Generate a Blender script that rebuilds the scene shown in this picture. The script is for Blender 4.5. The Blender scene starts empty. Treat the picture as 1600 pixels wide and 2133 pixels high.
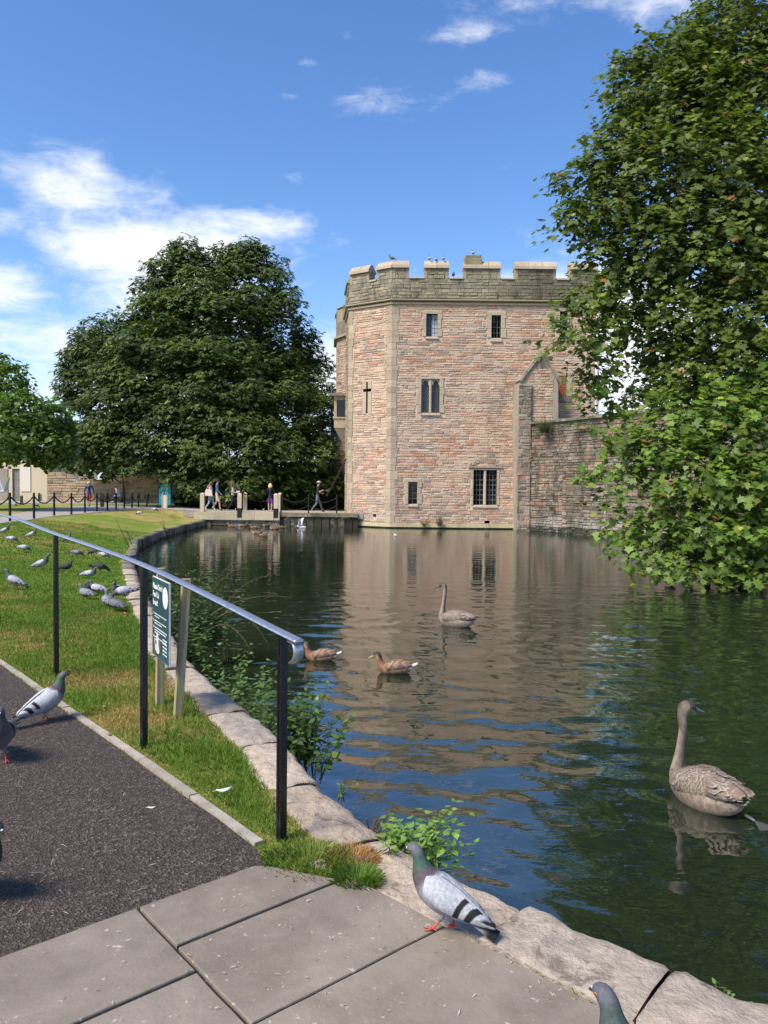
import bpy, bmesh, math, random
import numpy as np
from mathutils import Vector, Matrix, noise as mnoise
from mathutils.geometry import delaunay_2d_cdt

random.seed(11)
RNG = np.random.default_rng(11)
R = math.radians
scene = bpy.context.scene
COL = scene.collection

# ------------------------------------------------------------------ camera
CAM_H = 1.5
F_PX, IMG_W, IMG_H = 1602.0, 1600.0, 2133.0
PITCH, ROLL = R(-1.95), R(0.57)
cam_data = bpy.data.cameras.new('camera')
cam_data.sensor_fit = 'VERTICAL'
cam_data.sensor_height = 36.0
cam_data.lens = 36.0 * F_PX / IMG_H
cam_data.clip_start = 0.05
cam_data.clip_end = 3000.0
cam = bpy.data.objects.new('camera', cam_data)
COL.objects.link(cam)
CAM_M = Matrix.Rotation(R(90) + PITCH, 3, 'X') @ Matrix.Rotation(ROLL, 3, 'Z')
cam.matrix_world = Matrix.Translation((0, 0, CAM_H)) @ CAM_M.to_4x4()
scene.camera = cam

# ------------------------------------------------------------------ light
SUN_EL, SUN_AZ = 50.0, -128.0      # azimuth clockwise from +Y (view direction)
EXPOSURE = 1.12
scene.view_settings.view_transform = 'Standard'
scene.view_settings.look = 'None'
scene.view_settings.gamma = 1.0
scene.view_settings.exposure = EXPOSURE
scene.view_settings.use_curve_mapping = False
sun_data = bpy.data.lights.new('sun', 'SUN')
sun_data.energy = 3.2
sun_data.angle = R(24.0)
sun_data.color = (1.0, 0.91, 0.78)
sun = bpy.data.objects.new('sun', sun_data)
COL.objects.link(sun)
_sd = Vector((math.sin(R(SUN_AZ)) * math.cos(R(SUN_EL)), math.cos(R(SUN_AZ)) * math.cos(R(SUN_EL)), math.sin(R(SUN_EL))))
sun.rotation_euler = _sd.to_track_quat('Z', 'Y').to_euler()


def ray(px, py):
    v = Vector(((px - IMG_W / 2) / F_PX, (IMG_H / 2 - py) / F_PX, -1.0))
    return CAM_M @ v


def P(px, py, z=0.0):
    """point of the level z that stands at that spot of the ground plan"""
    d = ray(px, py)
    t = (z - CAM_H) / d.z
    return Vector((d.x * t, d.y * t, z))


def Pd(px, py, depth):
    d = ray(px, py)
    t = depth / d.y
    return Vector((d.x * t, depth, CAM_H + d.z * t))


# ------------------------------------------------------------------ node helpers
class NT:
    def __init__(self, tree):
        self.t = tree

    def n(self, kind, **kw):
        nd = self.t.nodes.new(kind)
        for k, v in kw.items():
            setattr(nd, k, v)
        return nd

    def link(self, a, b):
        self.t.links.new(a, b)

    def set(self, sock, v):
        if hasattr(v, 'links') or isinstance(v, bpy.types.NodeSocket):
            self.t.links.new(v, sock)
        else:
            sock.default_value = v

    def math(self, op, a, b=0.0, c=None, clamp=False):
        nd = self.n('ShaderNodeMath', operation=op, use_clamp=clamp)
        self.set(nd.inputs[0], a)
        self.set(nd.inputs[1], b)
        if c is not None:
            self.set(nd.inputs[2], c)
        return nd.outputs[0]

    def maprange(self, v, a, b, c, d, smooth=True):
        nd = self.n('ShaderNodeMapRange', interpolation_type='SMOOTHSTEP' if smooth else 'LINEAR')
        self.set(nd.inputs['Value'], v)
        for i, x in zip(('From Min', 'From Max', 'To Min', 'To Max'), (a, b, c, d)):
            self.set(nd.inputs[i], x)
        return nd.outputs[0]

    def noise(self, coord, scale, detail=3.0, rough=0.55, dist=0.0):
        nd = self.n('ShaderNodeTexNoise')
        if coord is not None:
            self.link(coord, nd.inputs['Vector'])
        nd.inputs['Scale'].default_value = scale
        nd.inputs['Detail'].default_value = detail
        nd.inputs['Roughness'].default_value = rough
        nd.inputs['Distortion'].default_value = dist
        return nd.outputs[0]

    def voronoi(self, coord, scale, feature='F1'):
        nd = self.n('ShaderNodeTexVoronoi', feature=feature)
        if coord is not None:
            self.link(coord, nd.inputs['Vector'])
        nd.inputs['Scale'].default_value = scale
        return nd

    def mapping(self, coord, scale=(1, 1, 1), rot=(0, 0, 0), loc=(0, 0, 0)):
        nd = self.n('ShaderNodeMapping')
        self.link(coord, nd.inputs[0])
        nd.inputs['Scale'].default_value = scale
        nd.inputs['Rotation'].default_value = rot
        nd.inputs['Location'].default_value = loc
        return nd.outputs[0]

    def mix(self, fac, a, b, blend='MIX'):
        nd = self.n('ShaderNodeMix', data_type='RGBA', blend_type=blend)
        self.set(nd.inputs[0], fac)
        for s, v in ((nd.inputs[6], a), (nd.inputs[7], b)):
            if isinstance(v, (tuple, list)):
                v = tuple(v) + (1.0,) if len(v) == 3 else tuple(v)
            self.set(s, v)
        return nd.outputs[2]

    def ramp(self, fac, stops):
        nd = self.n('ShaderNodeValToRGB')
        el = nd.color_ramp.elements
        while len(el) < len(stops):
            el.new(0.5)
        for e, (p, c) in zip(el, stops):
            e.position = p
            e.color = tuple(c) + (1.0,) if len(c) == 3 else c
        self.link(fac, nd.inputs[0])
        return nd.outputs[0]

    def bump(self, h, strength=0.5, dist=0.01, normal=None):
        nd = self.n('ShaderNodeBump')
        nd.inputs['Strength'].default_value = strength
        nd.inputs['Distance'].default_value = dist
        self.link(h, nd.inputs['Height'])
        if normal is not None:
            self.link(normal, nd.inputs['Normal'])
        return nd.outputs[0]


# ------------------------------------------------------------------ sky
world = bpy.data.worlds.new('World')
scene.world = world
world.use_nodes = True
w = NT(world.node_tree)
world.node_tree.nodes.clear()
w_out = w.n('ShaderNodeOutputWorld')
w_bg = w.n('ShaderNodeBackground')
w_bg.inputs['Strength'].default_value = 0.10
sky = w.n('ShaderNodeTexSky', sky_type='NISHITA')
sky.sun_disc = False
sky.sun_elevation = R(SUN_EL)
sky.sun_rotation = R(SUN_AZ)
sky.altitude = 0.0
sky.air_density = 1.0
sky.dust_density = 0.25
sky.ozone_density = 2.2
w_co = w.n('ShaderNodeTexCoord').outputs['Generated']
sep = w.n('ShaderNodeSeparateXYZ')
w.link(w_co, sep.inputs[0])
az = w.math('ARCTAN2', sep.outputs[0], sep.outputs[1])
el = w.math('ARCSINE', sep.outputs[2])
# clouds: (azimuth, elevation) of each bank as it hung over the place, width, height, amount
CLOUDS = [(-0.27, 0.275, 0.125, 0.045, 1.12), (-0.365, 0.345, 0.085, 0.036, 0.66), (-0.20, 0.315, 0.095, 0.022, 0.70),
          (-0.24, 0.225, 0.11, 0.055, 1.15), (-0.465, 0.225, 0.055, 0.032, 1.0), (-0.48, 0.29, 0.045, 0.018, 0.66),
          (-0.015, 0.455, 0.055, 0.026, 0.50), (0.092, 0.522, 0.060, 0.016, 0.58), (0.125, 0.478, 0.048, 0.014, 0.54), (-0.055, 0.52, 0.02, 0.007, 0.42), (-0.10, 0.492, 0.02, 0.006, 0.38), (-0.13, 0.458, 0.016, 0.006, 0.40), (-0.12, 0.372, 0.02, 0.010, 0.40),
          (0.26, 0.55, 0.15, 0.024, 0.58), (0.34, 0.535, 0.08, 0.03, 0.5), (0.17, 0.245, 0.17, 0.022, 0.9), (0.30, 0.17, 0.12, 0.10, 1.2),
          (-0.40, 0.165, 0.12, 0.03, 0.8), (-0.07, 0.15, 0.06, 0.05, 0.9), (-0.36, 0.11, 0.2, 0.03, 0.7), (-0.10, 0.225, 0.05, 0.008, 0.42)]
mask = None
for (a0, e0, sa, se, amt) in CLOUDS:
    da = w.math('DIVIDE', w.math('SUBTRACT', az, a0), sa)
    de = w.math('DIVIDE', w.math('SUBTRACT', el, e0), se)
    d2 = w.math('ADD', w.math('MULTIPLY', da, da), w.math('MULTIPLY', de, de))
    g = w.math('MULTIPLY', w.math('POWER', 2.718, w.math('MULTIPLY', d2, -0.7)), amt)
    mask = g if mask is None else w.math('MAXIMUM', mask, g)
# the rest of the sky carries the same scattered fair-weather cloud
cv = w.n('ShaderNodeCombineXYZ')
hz = w.math('ADD', w.math('MAXIMUM', sep.outputs[2], 0.0), 0.12)
w.link(w.math('DIVIDE', sep.outputs[0], hz), cv.inputs[0])
w.link(w.math('DIVIDE', sep.outputs[1], hz), cv.inputs[1])
rest = w.maprange(w.noise(cv.outputs[0], 0.55, 2.0), 0.5, 0.72, 0.0, 0.75)
rest = w.math('MULTIPLY', rest, w.maprange(w.math('ABSOLUTE', az), 0.55, 0.95, 0.0, 1.0))
mask = w.math('MAXIMUM', mask, rest)
nvec = w.mapping(w_co, scale=(1, 1, 1.9))
nz = w.noise(nvec, 7.0, 8.0, 0.62, 0.35)
nz2 = w.noise(w.mapping(w_co, scale=(1, 1, 2.6), rot=(0, 0.5, 0)), 20.0, 7.0, 0.68, 0.8)
val = w.math('ADD', mask, w.math('MULTIPLY', w.math('SUBTRACT', nz, 0.5), 1.5))
val = w.math('ADD', val, w.math('MULTIPLY', w.math('SUBTRACT', nz2, 0.5), 0.75))
cover = w.maprange(val, 0.28, 1.12, 0.0, 1.0)
hs = w.n('ShaderNodeHueSaturation')
hs.inputs['Saturation'].default_value = 1.22
hs.inputs['Hue'].default_value = 0.508
hs.inputs['Value'].default_value = 1.0
w.link(sky.outputs[0], hs.inputs['Color'])
shade = w.maprange(w.noise(nvec, 5.0, 4.0), 0.35, 0.7, 0.78, 1.0)
cl = w.mix(shade, (3.8, 4.1, 4.6), (5.6, 5.7, 5.9))
hzn = w.maprange(el, 0.0, 0.22, 0.85, 0.0)
base_sky = w.mix(hzn, hs.outputs[0], (3.3, 4.3, 5.6))
skycol = w.mix(cover, base_sky, cl)
w.link(skycol, w_bg.inputs['Color'])
w.link(w_bg.outputs[0], w_out.inputs[0])

# ------------------------------------------------------------------ object helpers


def tag(o, label=None, cat=None, group=None, kind=None):
    if label:
        o['label'] = label
    if cat:
        o['category'] = cat
    if group:
        o['group'] = group
    if kind:
        o['kind'] = kind
    return o


def thing(name, label, cat, loc=(0, 0, 0), rz=0.0, group=None, scale=1.0):
    o = bpy.data.objects.new(name, None)
    o.empty_display_size = 0.1
    COL.objects.link(o)
    o.location = loc
    o.rotation_euler = (0, 0, rz)
    o.scale = (scale, scale, scale)
    return tag(o, label, cat, group)


def set_cols(me, cols):
    a = me.color_attributes.new('col', 'FLOAT_COLOR', 'POINT')
    c = np.ones((len(me.vertices), 4), dtype=np.float32)
    c[:, :3] = np.asarray(cols, dtype=np.float32).reshape(-1, 3)
    a.data.foreach_set('color', c.ravel())


def link(name, me, mat, parent=None, loc=None):
    o = bpy.data.objects.new(name, me)
    COL.objects.link(o)
    if mat is not None and not me.materials:
        me.materials.append(mat)
    if parent is not None:
        o.parent = parent
    if loc is not None:
        o.location = loc
    return o


def mesh(name, verts, faces, mat=None, parent=None, smooth=False, cols=None, loc=None):
    me = bpy.data.meshes.new(name)
    me.from_pydata([tuple(v) for v in verts], [], faces)
    if cols is not None:
        set_cols(me, cols)
    if smooth:
        me.polygons.foreach_set('use_smooth', [True] * len(me.polygons))
    me.update()
    return link(name, me, mat, parent, loc)


def mesh_np(name, V, F, mat=None, parent=None, cols=None, smooth=False):
    """V (n,3) floats, F (m,k) ints: many alike faces"""
    V = np.asarray(V, dtype=np.float32)
    F = np.asarray(F, dtype=np.int32)
    m, k = F.shape
    me = bpy.data.meshes.new(name)
    me.vertices.add(len(V))
    me.vertices.foreach_set('co', V.ravel())
    me.loops.add(m * k)
    me.loops.foreach_set('vertex_index', F.ravel())
    me.polygons.add(m)
    me.polygons.foreach_set('loop_start', np.arange(0, m * k, k, dtype=np.int32))
    me.polygons.foreach_set('loop_total', np.full(m, k, dtype=np.int32))
    if smooth:
        me.polygons.foreach_set('use_smooth', np.ones(m, dtype=bool))
    me.update(calc_edges=True)
    if cols is not None:
        set_cols(me, cols)
    return link(name, me, mat, parent)


class MB:
    """collects shapes that belong to one part"""

    def __init__(self):
        self.v, self.f, self.c = [], [], []

    def add(self, verts, faces, col=(0.5, 0.5, 0.5)):
        b = len(self.v)
        self.v += [tuple(x) for x in verts]
        self.f += [tuple(i + b for i in f) for f in faces]
        if len(col) == len(verts) and not isinstance(col[0], (int, float)):
            self.c += [tuple(x) for x in col]
        else:
            self.c += [tuple(col)] * len(verts)
        return self

    def box(self, lo, hi, col=(0.5, 0.5, 0.5), M=None):
        x0, y0, z0 = lo
        x1, y1, z1 = hi
        vs = [Vector(p) for p in ((x0, y0, z0), (x1, y0, z0), (x1, y1, z0), (x0, y1, z0), (x0, y0, z1), (x1, y0, z1), (x1, y1, z1), (x0, y1, z1))]
        if M is not None:
            vs = [M @ p for p in vs]
        return self.add(vs, [(0, 3, 2, 1), (4, 5, 6, 7), (0, 1, 5, 4), (1, 2, 6, 5), (2, 3, 7, 6), (3, 0, 4, 7)], col)

    def hexa(self, b4, t4, col=(0.5, 0.5, 0.5)):
        """eight corners: four below, four above"""
        return self.add(list(b4) + list(t4), [(0, 3, 2, 1), (4, 5, 6, 7), (0, 1, 5, 4), (1, 2, 6, 5), (2, 3, 7, 6), (3, 0, 4, 7)], col)

    def tube(self, pts, rad, n=6, col=(0.5, 0.5, 0.5), cap=True):
        pts = [Vector(p) for p in pts]
        rads = rad if isinstance(rad, (list, tuple)) else [rad] * len(pts)
        vs, fs = [], []
        prev = None
        for i, p in enumerate(pts):
            t = (pts[min(i + 1, len(pts) - 1)] - pts[max(i - 1, 0)])
            if t.length < 1e-9:
                t = Vector((0, 0, 1))
            t.normalize()
            if prev is None:
                a = t.cross(Vector((0, 0, 1)))
                if a.length < 1e-3:
                    a = t.cross(Vector((1, 0, 0)))
            else:
                a = prev - t * prev.dot(t)
            a.normalize()
            prev = a
            b = t.cross(a)
            for k in range(n):
                g = 2 * math.pi * k / n
                vs.append(p + (a * math.cos(g) + b * math.sin(g)) * rads[i])
        for i in range(len(pts) - 1):
            for k in range(n):
                k2 = (k + 1) % n
                fs.append((i * n + k, i * n + k2, (i + 1) * n + k2, (i + 1) * n + k))
        if cap:
            fs.append(tuple(range(n - 1, -1, -1)))
            fs.append(tuple((len(pts) - 1) * n + k for k in range(n)))
        return self.add(vs, fs, col)

    def build(self, name, mat, parent=None, smooth=False):
        return mesh(name, self.v, self.f, mat, parent, smooth, self.c)


def children(o):
    return [c for c in o.children]


def copy_tree(o, parent=None, loc=None, rz=None, scale=None, label=None, group=None):
    c = o.copy()
    COL.objects.link(c)
    c.parent = parent
    if loc is not None:
        c.location = loc
    if rz is not None:
        c.rotation_euler = (0, 0, rz)
    if scale is not None:
        c.scale = (scale, scale, scale)
    if label:
        c['label'] = label
    if group:
        c['group'] = group
    for ch in list(o.children):
        copy_tree(ch, c)
    return c


def in_poly(X, Y, poly):
    inside = np.zeros(np.shape(X), dtype=bool)
    n = len(poly)
    j = n - 1
    for i in range(n):
        xi, yi = poly[i][0], poly[i][1]
        xj, yj = poly[j][0], poly[j][1]
        c = ((yi > Y) != (yj > Y)) & (X < (xj - xi) * (Y - yi) / (yj - yi + 1e-12) + xi)
        inside ^= c
        j = i
    return inside


def dist_line(X, Y, line):
    """distance of points to a polyline"""
    best = np.full(np.shape(X), 1e9)
    for (x0, y0), (x1, y1) in zip(line[:-1], line[1:]):
        dx, dy = x1 - x0, y1 - y0
        t = np.clip(((X - x0) * dx + (Y - y0) * dy) / (dx * dx + dy * dy + 1e-12), 0, 1)
        best = np.minimum(best, np.hypot(X - x0 - t * dx, Y - y0 - t * dy))
    return best


def vnoise(x, y, s=1.0, z=0.0):
    return mnoise.noise(Vector((x * s, y * s, z)))


def np_noise(X, Y, s, seed=0):
    """cheap smooth value noise for arrays, 0..1"""
    X, Y = np.asarray(X) * s, np.asarray(Y) * s
    xi, yi = np.floor(X).astype(int), np.floor(Y).astype(int)
    fx, fy = X - xi, Y - yi
    fx, fy = fx * fx * (3 - 2 * fx), fy * fy * (3 - 2 * fy)

    def h(a, b):
        n = (a * 374761393 + b * 668265263 + seed * 974634541) & 0x7fffffff
        n = ((n ^ (n >> 13)) * 1274126177) & 0x7fffffff
        return ((n ^ (n >> 16)) & 0xffff) / 65535.0
    return (h(xi, yi) * (1 - fx) + h(xi + 1, yi) * fx) * (1 - fy) + (h(xi, yi + 1) * (1 - fx) + h(xi + 1, yi + 1) * fx) * fy


# ------------------------------------------------------------------ materials


def newmat(name):
    m = bpy.data.materials.new(name)
    m.use_nodes = True
    nt = NT(m.node_tree)
    b = m.node_tree.nodes['Principled BSDF']
    return m, nt, b


def pos(nt):
    return nt.n('ShaderNodeNewGeometry').outputs['Position']


def objco(nt):
    return nt.n('ShaderNodeTexCoord').outputs['Object']


def attrcol(nt):
    return nt.n('ShaderNodeAttribute', attribute_name='col').outputs['Color']


def colmat(name, rough=0.7, nscale=8.0, namt=0.25, bscale=40.0, bstr=0.3, bdist=0.01, spec=0.3, metal=0.0, co='pos', sat=None):
    """takes the thing's own colour from its 'col' attribute, with grain and relief"""
    m, nt, b = newmat(name)
    c = pos(nt) if co == 'pos' else objco(nt)
    nz = nt.noise(c, nscale, 5.0, 0.6)
    f = nt.maprange(nz, 0.3, 0.7, 1.0 - namt, 1.0 + namt, False)
    base = nt.mix(1.0, attrcol(nt), (1, 1, 1), 'MULTIPLY')
    vm = nt.n('ShaderNodeVectorMath', operation='SCALE')
    nt.link(base, vm.inputs[0])
    nt.link(f, vm.inputs['Scale'])
    nt.link(vm.outputs[0], b.inputs['Base Color'])
    b.inputs['Roughness'].default_value = rough
    b.inputs['Specular IOR Level'].default_value = spec
    b.inputs['Metallic'].default_value = metal
    if bstr > 0:
        nt.link(nt.bump(nt.noise(c, bscale, 4.0, 0.65), bstr, bdist), b.inputs['Normal'])
    return m


def stonemat(name, lichen=(0.33, 0.31, 0.22), lamt=0.35, dark=(0.07, 0.065, 0.055), damt=0.3, wscale=0.8, bstr=0.7, dlo=0.5, wash=0.0, washcol=(0.56, 0.45, 0.36), blot=0.0):
    """masonry: own colour, grain, lichen blotches and weather-dark patches"""
    m, nt, b = newmat(name)
    c = pos(nt)
    g = nt.maprange(nt.noise(c, 14.0, 6.0, 0.7), 0.28, 0.72, 0.68, 1.3, False)
    vm = nt.n('ShaderNodeVectorMath', operation='SCALE')
    nt.link(attrcol(nt), vm.inputs[0])
    nt.link(g, vm.inputs['Scale'])
    l1 = nt.maprange(nt.noise(c, 3.2, 6.0, 0.7, 0.4), 0.52, 0.68, 0.0, lamt)
    c1 = nt.mix(l1, vm.outputs[0], lichen)
    sc = nt.mapping(c, scale=(1, 1, 0.28))
    l2 = nt.maprange(nt.noise(sc, wscale, 7.0, 0.72, 0.3), dlo, dlo + 0.24, 0.0, damt)
    c2 = nt.mix(l2, c1, dark)
    if wash > 0:
        c2 = nt.mix(nt.maprange(nt.noise(c, 0.55, 6.0, 0.68, 0.5), 0.46, 0.66, 0.0, wash), c2, washcol)
    if blot > 0:
        c2 = nt.mix(nt.maprange(nt.noise(c, 5.5, 6.0, 0.72, 0.8), 0.57, 0.64, 0.0, blot), c2, (0.10, 0.078, 0.06))
        c2 = nt.mix(nt.maprange(nt.noise(c, 6.0, 4.0, 0.7, 1.0), 0.62, 0.68, 0.0, blot * 0.8), c2, (0.42, 0.30, 0.19))
    nt.link(c2, b.inputs['Base Color'])
    b.inputs['Roughness'].default_value = 0.92
    b.inputs['Specular IOR Level'].default_value = 0.15
    h = nt.math('ADD', nt.noise(c, 22.0, 6.0, 0.7), nt.math('MULTIPLY', nt.noise(c, 5.0, 3.0), 0.8))
    nt.link(nt.bump(h, bstr, 0.03), b.inputs['Normal'])
    return m


def leafmat(name, trans=0.35, tint=(1.25, 1.35, 0.5), rough=0.45, spec=0.35):
    m, nt, b = newmat(name)
    base = attrcol(nt)
    c = pos(nt)
    f = nt.maprange(nt.noise(c, 30.0, 2.0), 0.3, 0.7, 0.8, 1.2, False)
    vm = nt.n('ShaderNodeVectorMath', operation='SCALE')
    nt.link(base, vm.inputs[0])
    nt.link(f, vm.inputs['Scale'])
    nt.link(vm.outputs[0], b.inputs['Base Color'])
    b.inputs['Roughness'].default_value = rough
    b.inputs['Specular IOR Level'].default_value = spec
    tr = nt.n('ShaderNodeBsdfTranslucent')
    nt.link(nt.mix(1.0, vm.outputs[0], tint, 'MULTIPLY'), tr.inputs['Color'])
    mx = nt.n('ShaderNodeMixShader')
    mx.inputs[0].default_value = trans
    nt.link(b.outputs[0], mx.inputs[1])
    nt.link(tr.outputs[0], mx.inputs[2])
    nt.link(mx.outputs[0], m.node_tree.nodes['Material Output'].inputs[0])
    return m


M = {}
M['stone'] = stonemat('castle_stone', lamt=0.3, damt=0.5, wash=0.22, bstr=0.55, dark=(0.12, 0.095, 0.075))
M['ashlar'] = stonemat('dressed_stone', lichen=(0.36, 0.32, 0.22), lamt=0.4, damt=0.45, bstr=0.35, dark=(0.15, 0.125, 0.09))
M['parapet'] = stonemat('parapet_stone', lichen=(0.25, 0.215, 0.145), lamt=0.55, dark=(0.05, 0.045, 0.035), damt=0.75, wscale=1.4, dlo=0.46)
M['wallstone'] = stonemat('moat_wall_stone', lichen=(0.42, 0.40, 0.35), lamt=0.5, dark=(0.035, 0.04, 0.025), damt=0.8, wscale=0.7, dlo=0.42)
M['coping'] = stonemat('coping_stone', lichen=(0.40, 0.35, 0.29), lamt=0.35, dark=(0.17, 0.14, 0.12), damt=0.35, wscale=2.2, bstr=0.9, blot=0.6)
M['wood'] = colmat('weathered_wood', 0.8, 6.0, 0.3, 30.0, 0.4, 0.01)
M['matte'] = colmat('matte_colour', 0.75, 20.0, 0.12, 60.0, 0.15, 0.004)
M['bark'] = colmat('bark', 0.9, 6.0, 0.4, 14.0, 0.8, 0.04)
M['leaf_plane'] = leafmat('plane_leaf', 0.36)
M['leaf_dark'] = leafmat('chestnut_leaf', 0.2, (1.15, 1.3, 0.5), 0.55, 0.25)
M['leaf_lime'] = leafmat('bright_leaf', 0.4)
M['leaf_weed'] = leafmat('weed_leaf', 0.35)
M['grass'] = leafmat('grass_blade', 0.3, (1.15, 1.2, 0.6), 0.6, 0.2)
M['feather'] = colmat('feathers', 0.7, 80.0, 0.28, 160.0, 0.35, 0.002, 0.25, co='obj')
M['skin'] = colmat('cloth_and_skin', 0.8, 12.0, 0.1, 50.0, 0.2, 0.004, co='obj')


def blackpaint():
    m, nt, b = newmat('black_gloss_paint')
    c = pos(nt)
    n1 = nt.noise(c, 60.0, 5.0, 0.7)
    chips = nt.maprange(nt.noise(c, 35.0, 6.0, 0.75), 0.66, 0.72, 0.0, 1.0)
    nt.link(nt.mix(chips, (0.006, 0.006, 0.008), (0.20, 0.19, 0.19)), b.inputs['Base Color'])
    nt.link(nt.maprange(n1, 0.3, 0.7, 0.16, 0.36, False), b.inputs['Roughness'])
    b.inputs['Specular IOR Level'].default_value = 0.65
    nt.link(nt.bump(n1, 0.12, 0.004), b.inputs['Normal'])
    return m


M['black'] = blackpaint()


def glassmat():
    m, nt, b = newmat('old_window_glass')
    c = pos(nt)
    nt.link(nt.mix(nt.maprange(nt.noise(c, 2.0, 2.0), 0.4, 0.7, 0, 1), (0.004, 0.004, 0.006), (0.02, 0.022, 0.028)), b.inputs['Base Color'])
    b.inputs['Roughness'].default_value = 0.08
    nt.link(nt.bump(nt.noise(c, 3.0, 2.0), 0.25, 0.02), b.inputs['Normal'])
    return m


M['glass'] = glassmat()
# ------------------------------------------------------------------ plan of the place (metres, camera at the origin looking along +Y)
WATER_Z = -0.75
# outer (water side) edge of the near bank, from behind the camera to the bridge
EDGE = [(4.6, -0.6), (2.35, 1.22), (1.62, 1.80), (1.10, 2.21), (0.70, 2.55), (0.30, 2.93), (0.05, 3.22), (-0.24, 3.68), (-0.54, 4.36),
        (-0.82, 4.92), (-1.18, 5.62), (-1.70, 6.60), (-2.65, 9.0), (-3.85, 12.2), (-5.0, 15.5), (-6.2, 19.0), (-7.2, 22.5), (-8.3, 26.0), (-9.0, 31.0),
        (-9.3, 36.0), (-9.5, 41.2)]
BRIDGE_Y0, BRIDGE_Y1 = 41.3, 45.6
CWALL = [(7.35, 39.9), (8.8, 37.9), (10.2, 35.2), (11.8, 31.8), (14.6, 26.6), (19.5, 18.5), (24.0, 11.0)]
MOAT = EDGE + [(-9.6, 46.0), (-9.0, 48.6), (-3.6, 48.6), (-1.8, 48.0), (0.5, 47.5), (7.6, 44.0), (7.6, 40.5)] + CWALL + \
    [(24.0, -6.0), (9.0, -6.0)]


def near_edge_drop(x, y):
    if y < 9:
        return 0.0
    d = float(dist_line(np.array([x]), np.array([y]), EDGE)[0])
    a = min(max((y - 9) / 11.0, 0), 1)
    b = 1 - min(max((d - 0.2) / 4.2, 0), 1)
    b = b * b * (3 - 2 * b)
    return -0.42 * a * b if x < 0 and y < 43 else 0.0


def coping_z(y):
    return -0.42 * min(max((y - 9) / 11.0, 0), 1)


def inner_edge(w0=0.36):
    pts = []
    for i, (x, y) in enumerate(EDGE):
        a, b = Vector(EDGE[max(i - 1, 0)]), Vector(EDGE[min(i + 1, len(EDGE) - 1)])
        t = (b - a).normalized()
        n = Vector((-t.y, t.x))      # to the land side
        if n.x > 0 and y > 0:
            n = -n
        ww = w0 if y < 2.95 else 0.27
        pts.append((x + n.x * ww, y + n.y * ww))
    return pts


INNER = inner_edge()

# ground sheet with the moat cut out
pts2, seen = [], set()


def addp(x, y):
    k = (round(x, 3), round(y, 3))
    if k not in seen:
        seen.add(k)
        pts2.append(Vector((x, y)))


GCUT = [((a[0] * 0.15 + b[0] * 0.85), (a[1] * 0.15 + b[1] * 0.85)) for a, b in zip(EDGE, INNER)]
MOATG = GCUT + MOAT[len(EDGE):]
outer = [(-900, -300), (900, -300), (900, 1500), (-900, 1500)]
for p in outer + MOATG:
    addp(*p)
for gx in np.arange(-14, 4, 0.75):
    for gy in np.arange(-2, 46, 0.75):
        addp(gx + 0.01, gy + 0.01)
for gx in np.arange(-60, 60, 6.0):
    for gy in np.arange(-12, 120, 6.0):
        addp(gx + 0.02, gy + 0.03)
n0, nm = 4, len(MOATG)
edges = [(i, (i + 1) % 4) for i in range(4)] + [(n0 + i, n0 + (i + 1) % nm) for i in range(nm)]
ov, oe, of, *_ = delaunay_2d_cdt(pts2, edges, [], 0, 1e-5)
cx = np.array([sum(ov[i].x for i in f) / len(f) for f in of])
cy = np.array([sum(ov[i].y for i in f) / len(f) for f in of])
ins = in_poly(cx, cy, MOATG)
gfaces = [tuple(f) for f, k in zip(of, ins) if not k]
gverts = [(p.x, p.y, near_edge_drop(p.x, p.y) - 0.004) for p in ov]


def groundmat():
    m, nt, b = newmat('lawn_ground')
    c = pos(nt)
    big = nt.noise(c, 0.16, 4.0, 0.6, 0.6)
    mid = nt.noise(nt.mapping(c, scale=(1.0, 0.55, 1)), 1.1, 6.0, 0.7, 0.5)
    fine = nt.noise(c, 26.0, 5.0, 0.75)
    dry = nt.maprange(nt.math('ADD', nt.math('MULTIPLY', big, 0.8), nt.math('MULTIPLY', mid, 0.6)), 0.62, 0.82, 0.0, 0.9)
    col = nt.mix(dry, (0.150, 0.215, 0.032), (0.38, 0.285, 0.11))
    vm = nt.n('ShaderNodeVectorMath', operation='SCALE')
    nt.link(col, vm.inputs[0])
    nt.link(nt.maprange(fine, 0.25, 0.75, 0.55, 1.4, False), vm.inputs['Scale'])
    nt.link(vm.outputs[0], b.inputs['Base Color'])
    b.inputs['Roughness'].default_value = 0.95
    b.inputs['Specular IOR Level'].default_value = 0.1
    nt.link(nt.bump(fine, 0.9, 0.05), b.inputs['Normal'])
    return m


M['ground'] = groundmat()
ground = mesh('ground', gverts, gfaces, M['ground'])
tag(ground, kind='structure')

# water
XS = np.concatenate([np.arange(-6.0, 9.0, 0.055)])
YS = np.concatenate([np.arange(1.0, 9.0, 0.05), np.arange(9.0, 19.0, 0.07)])


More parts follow.
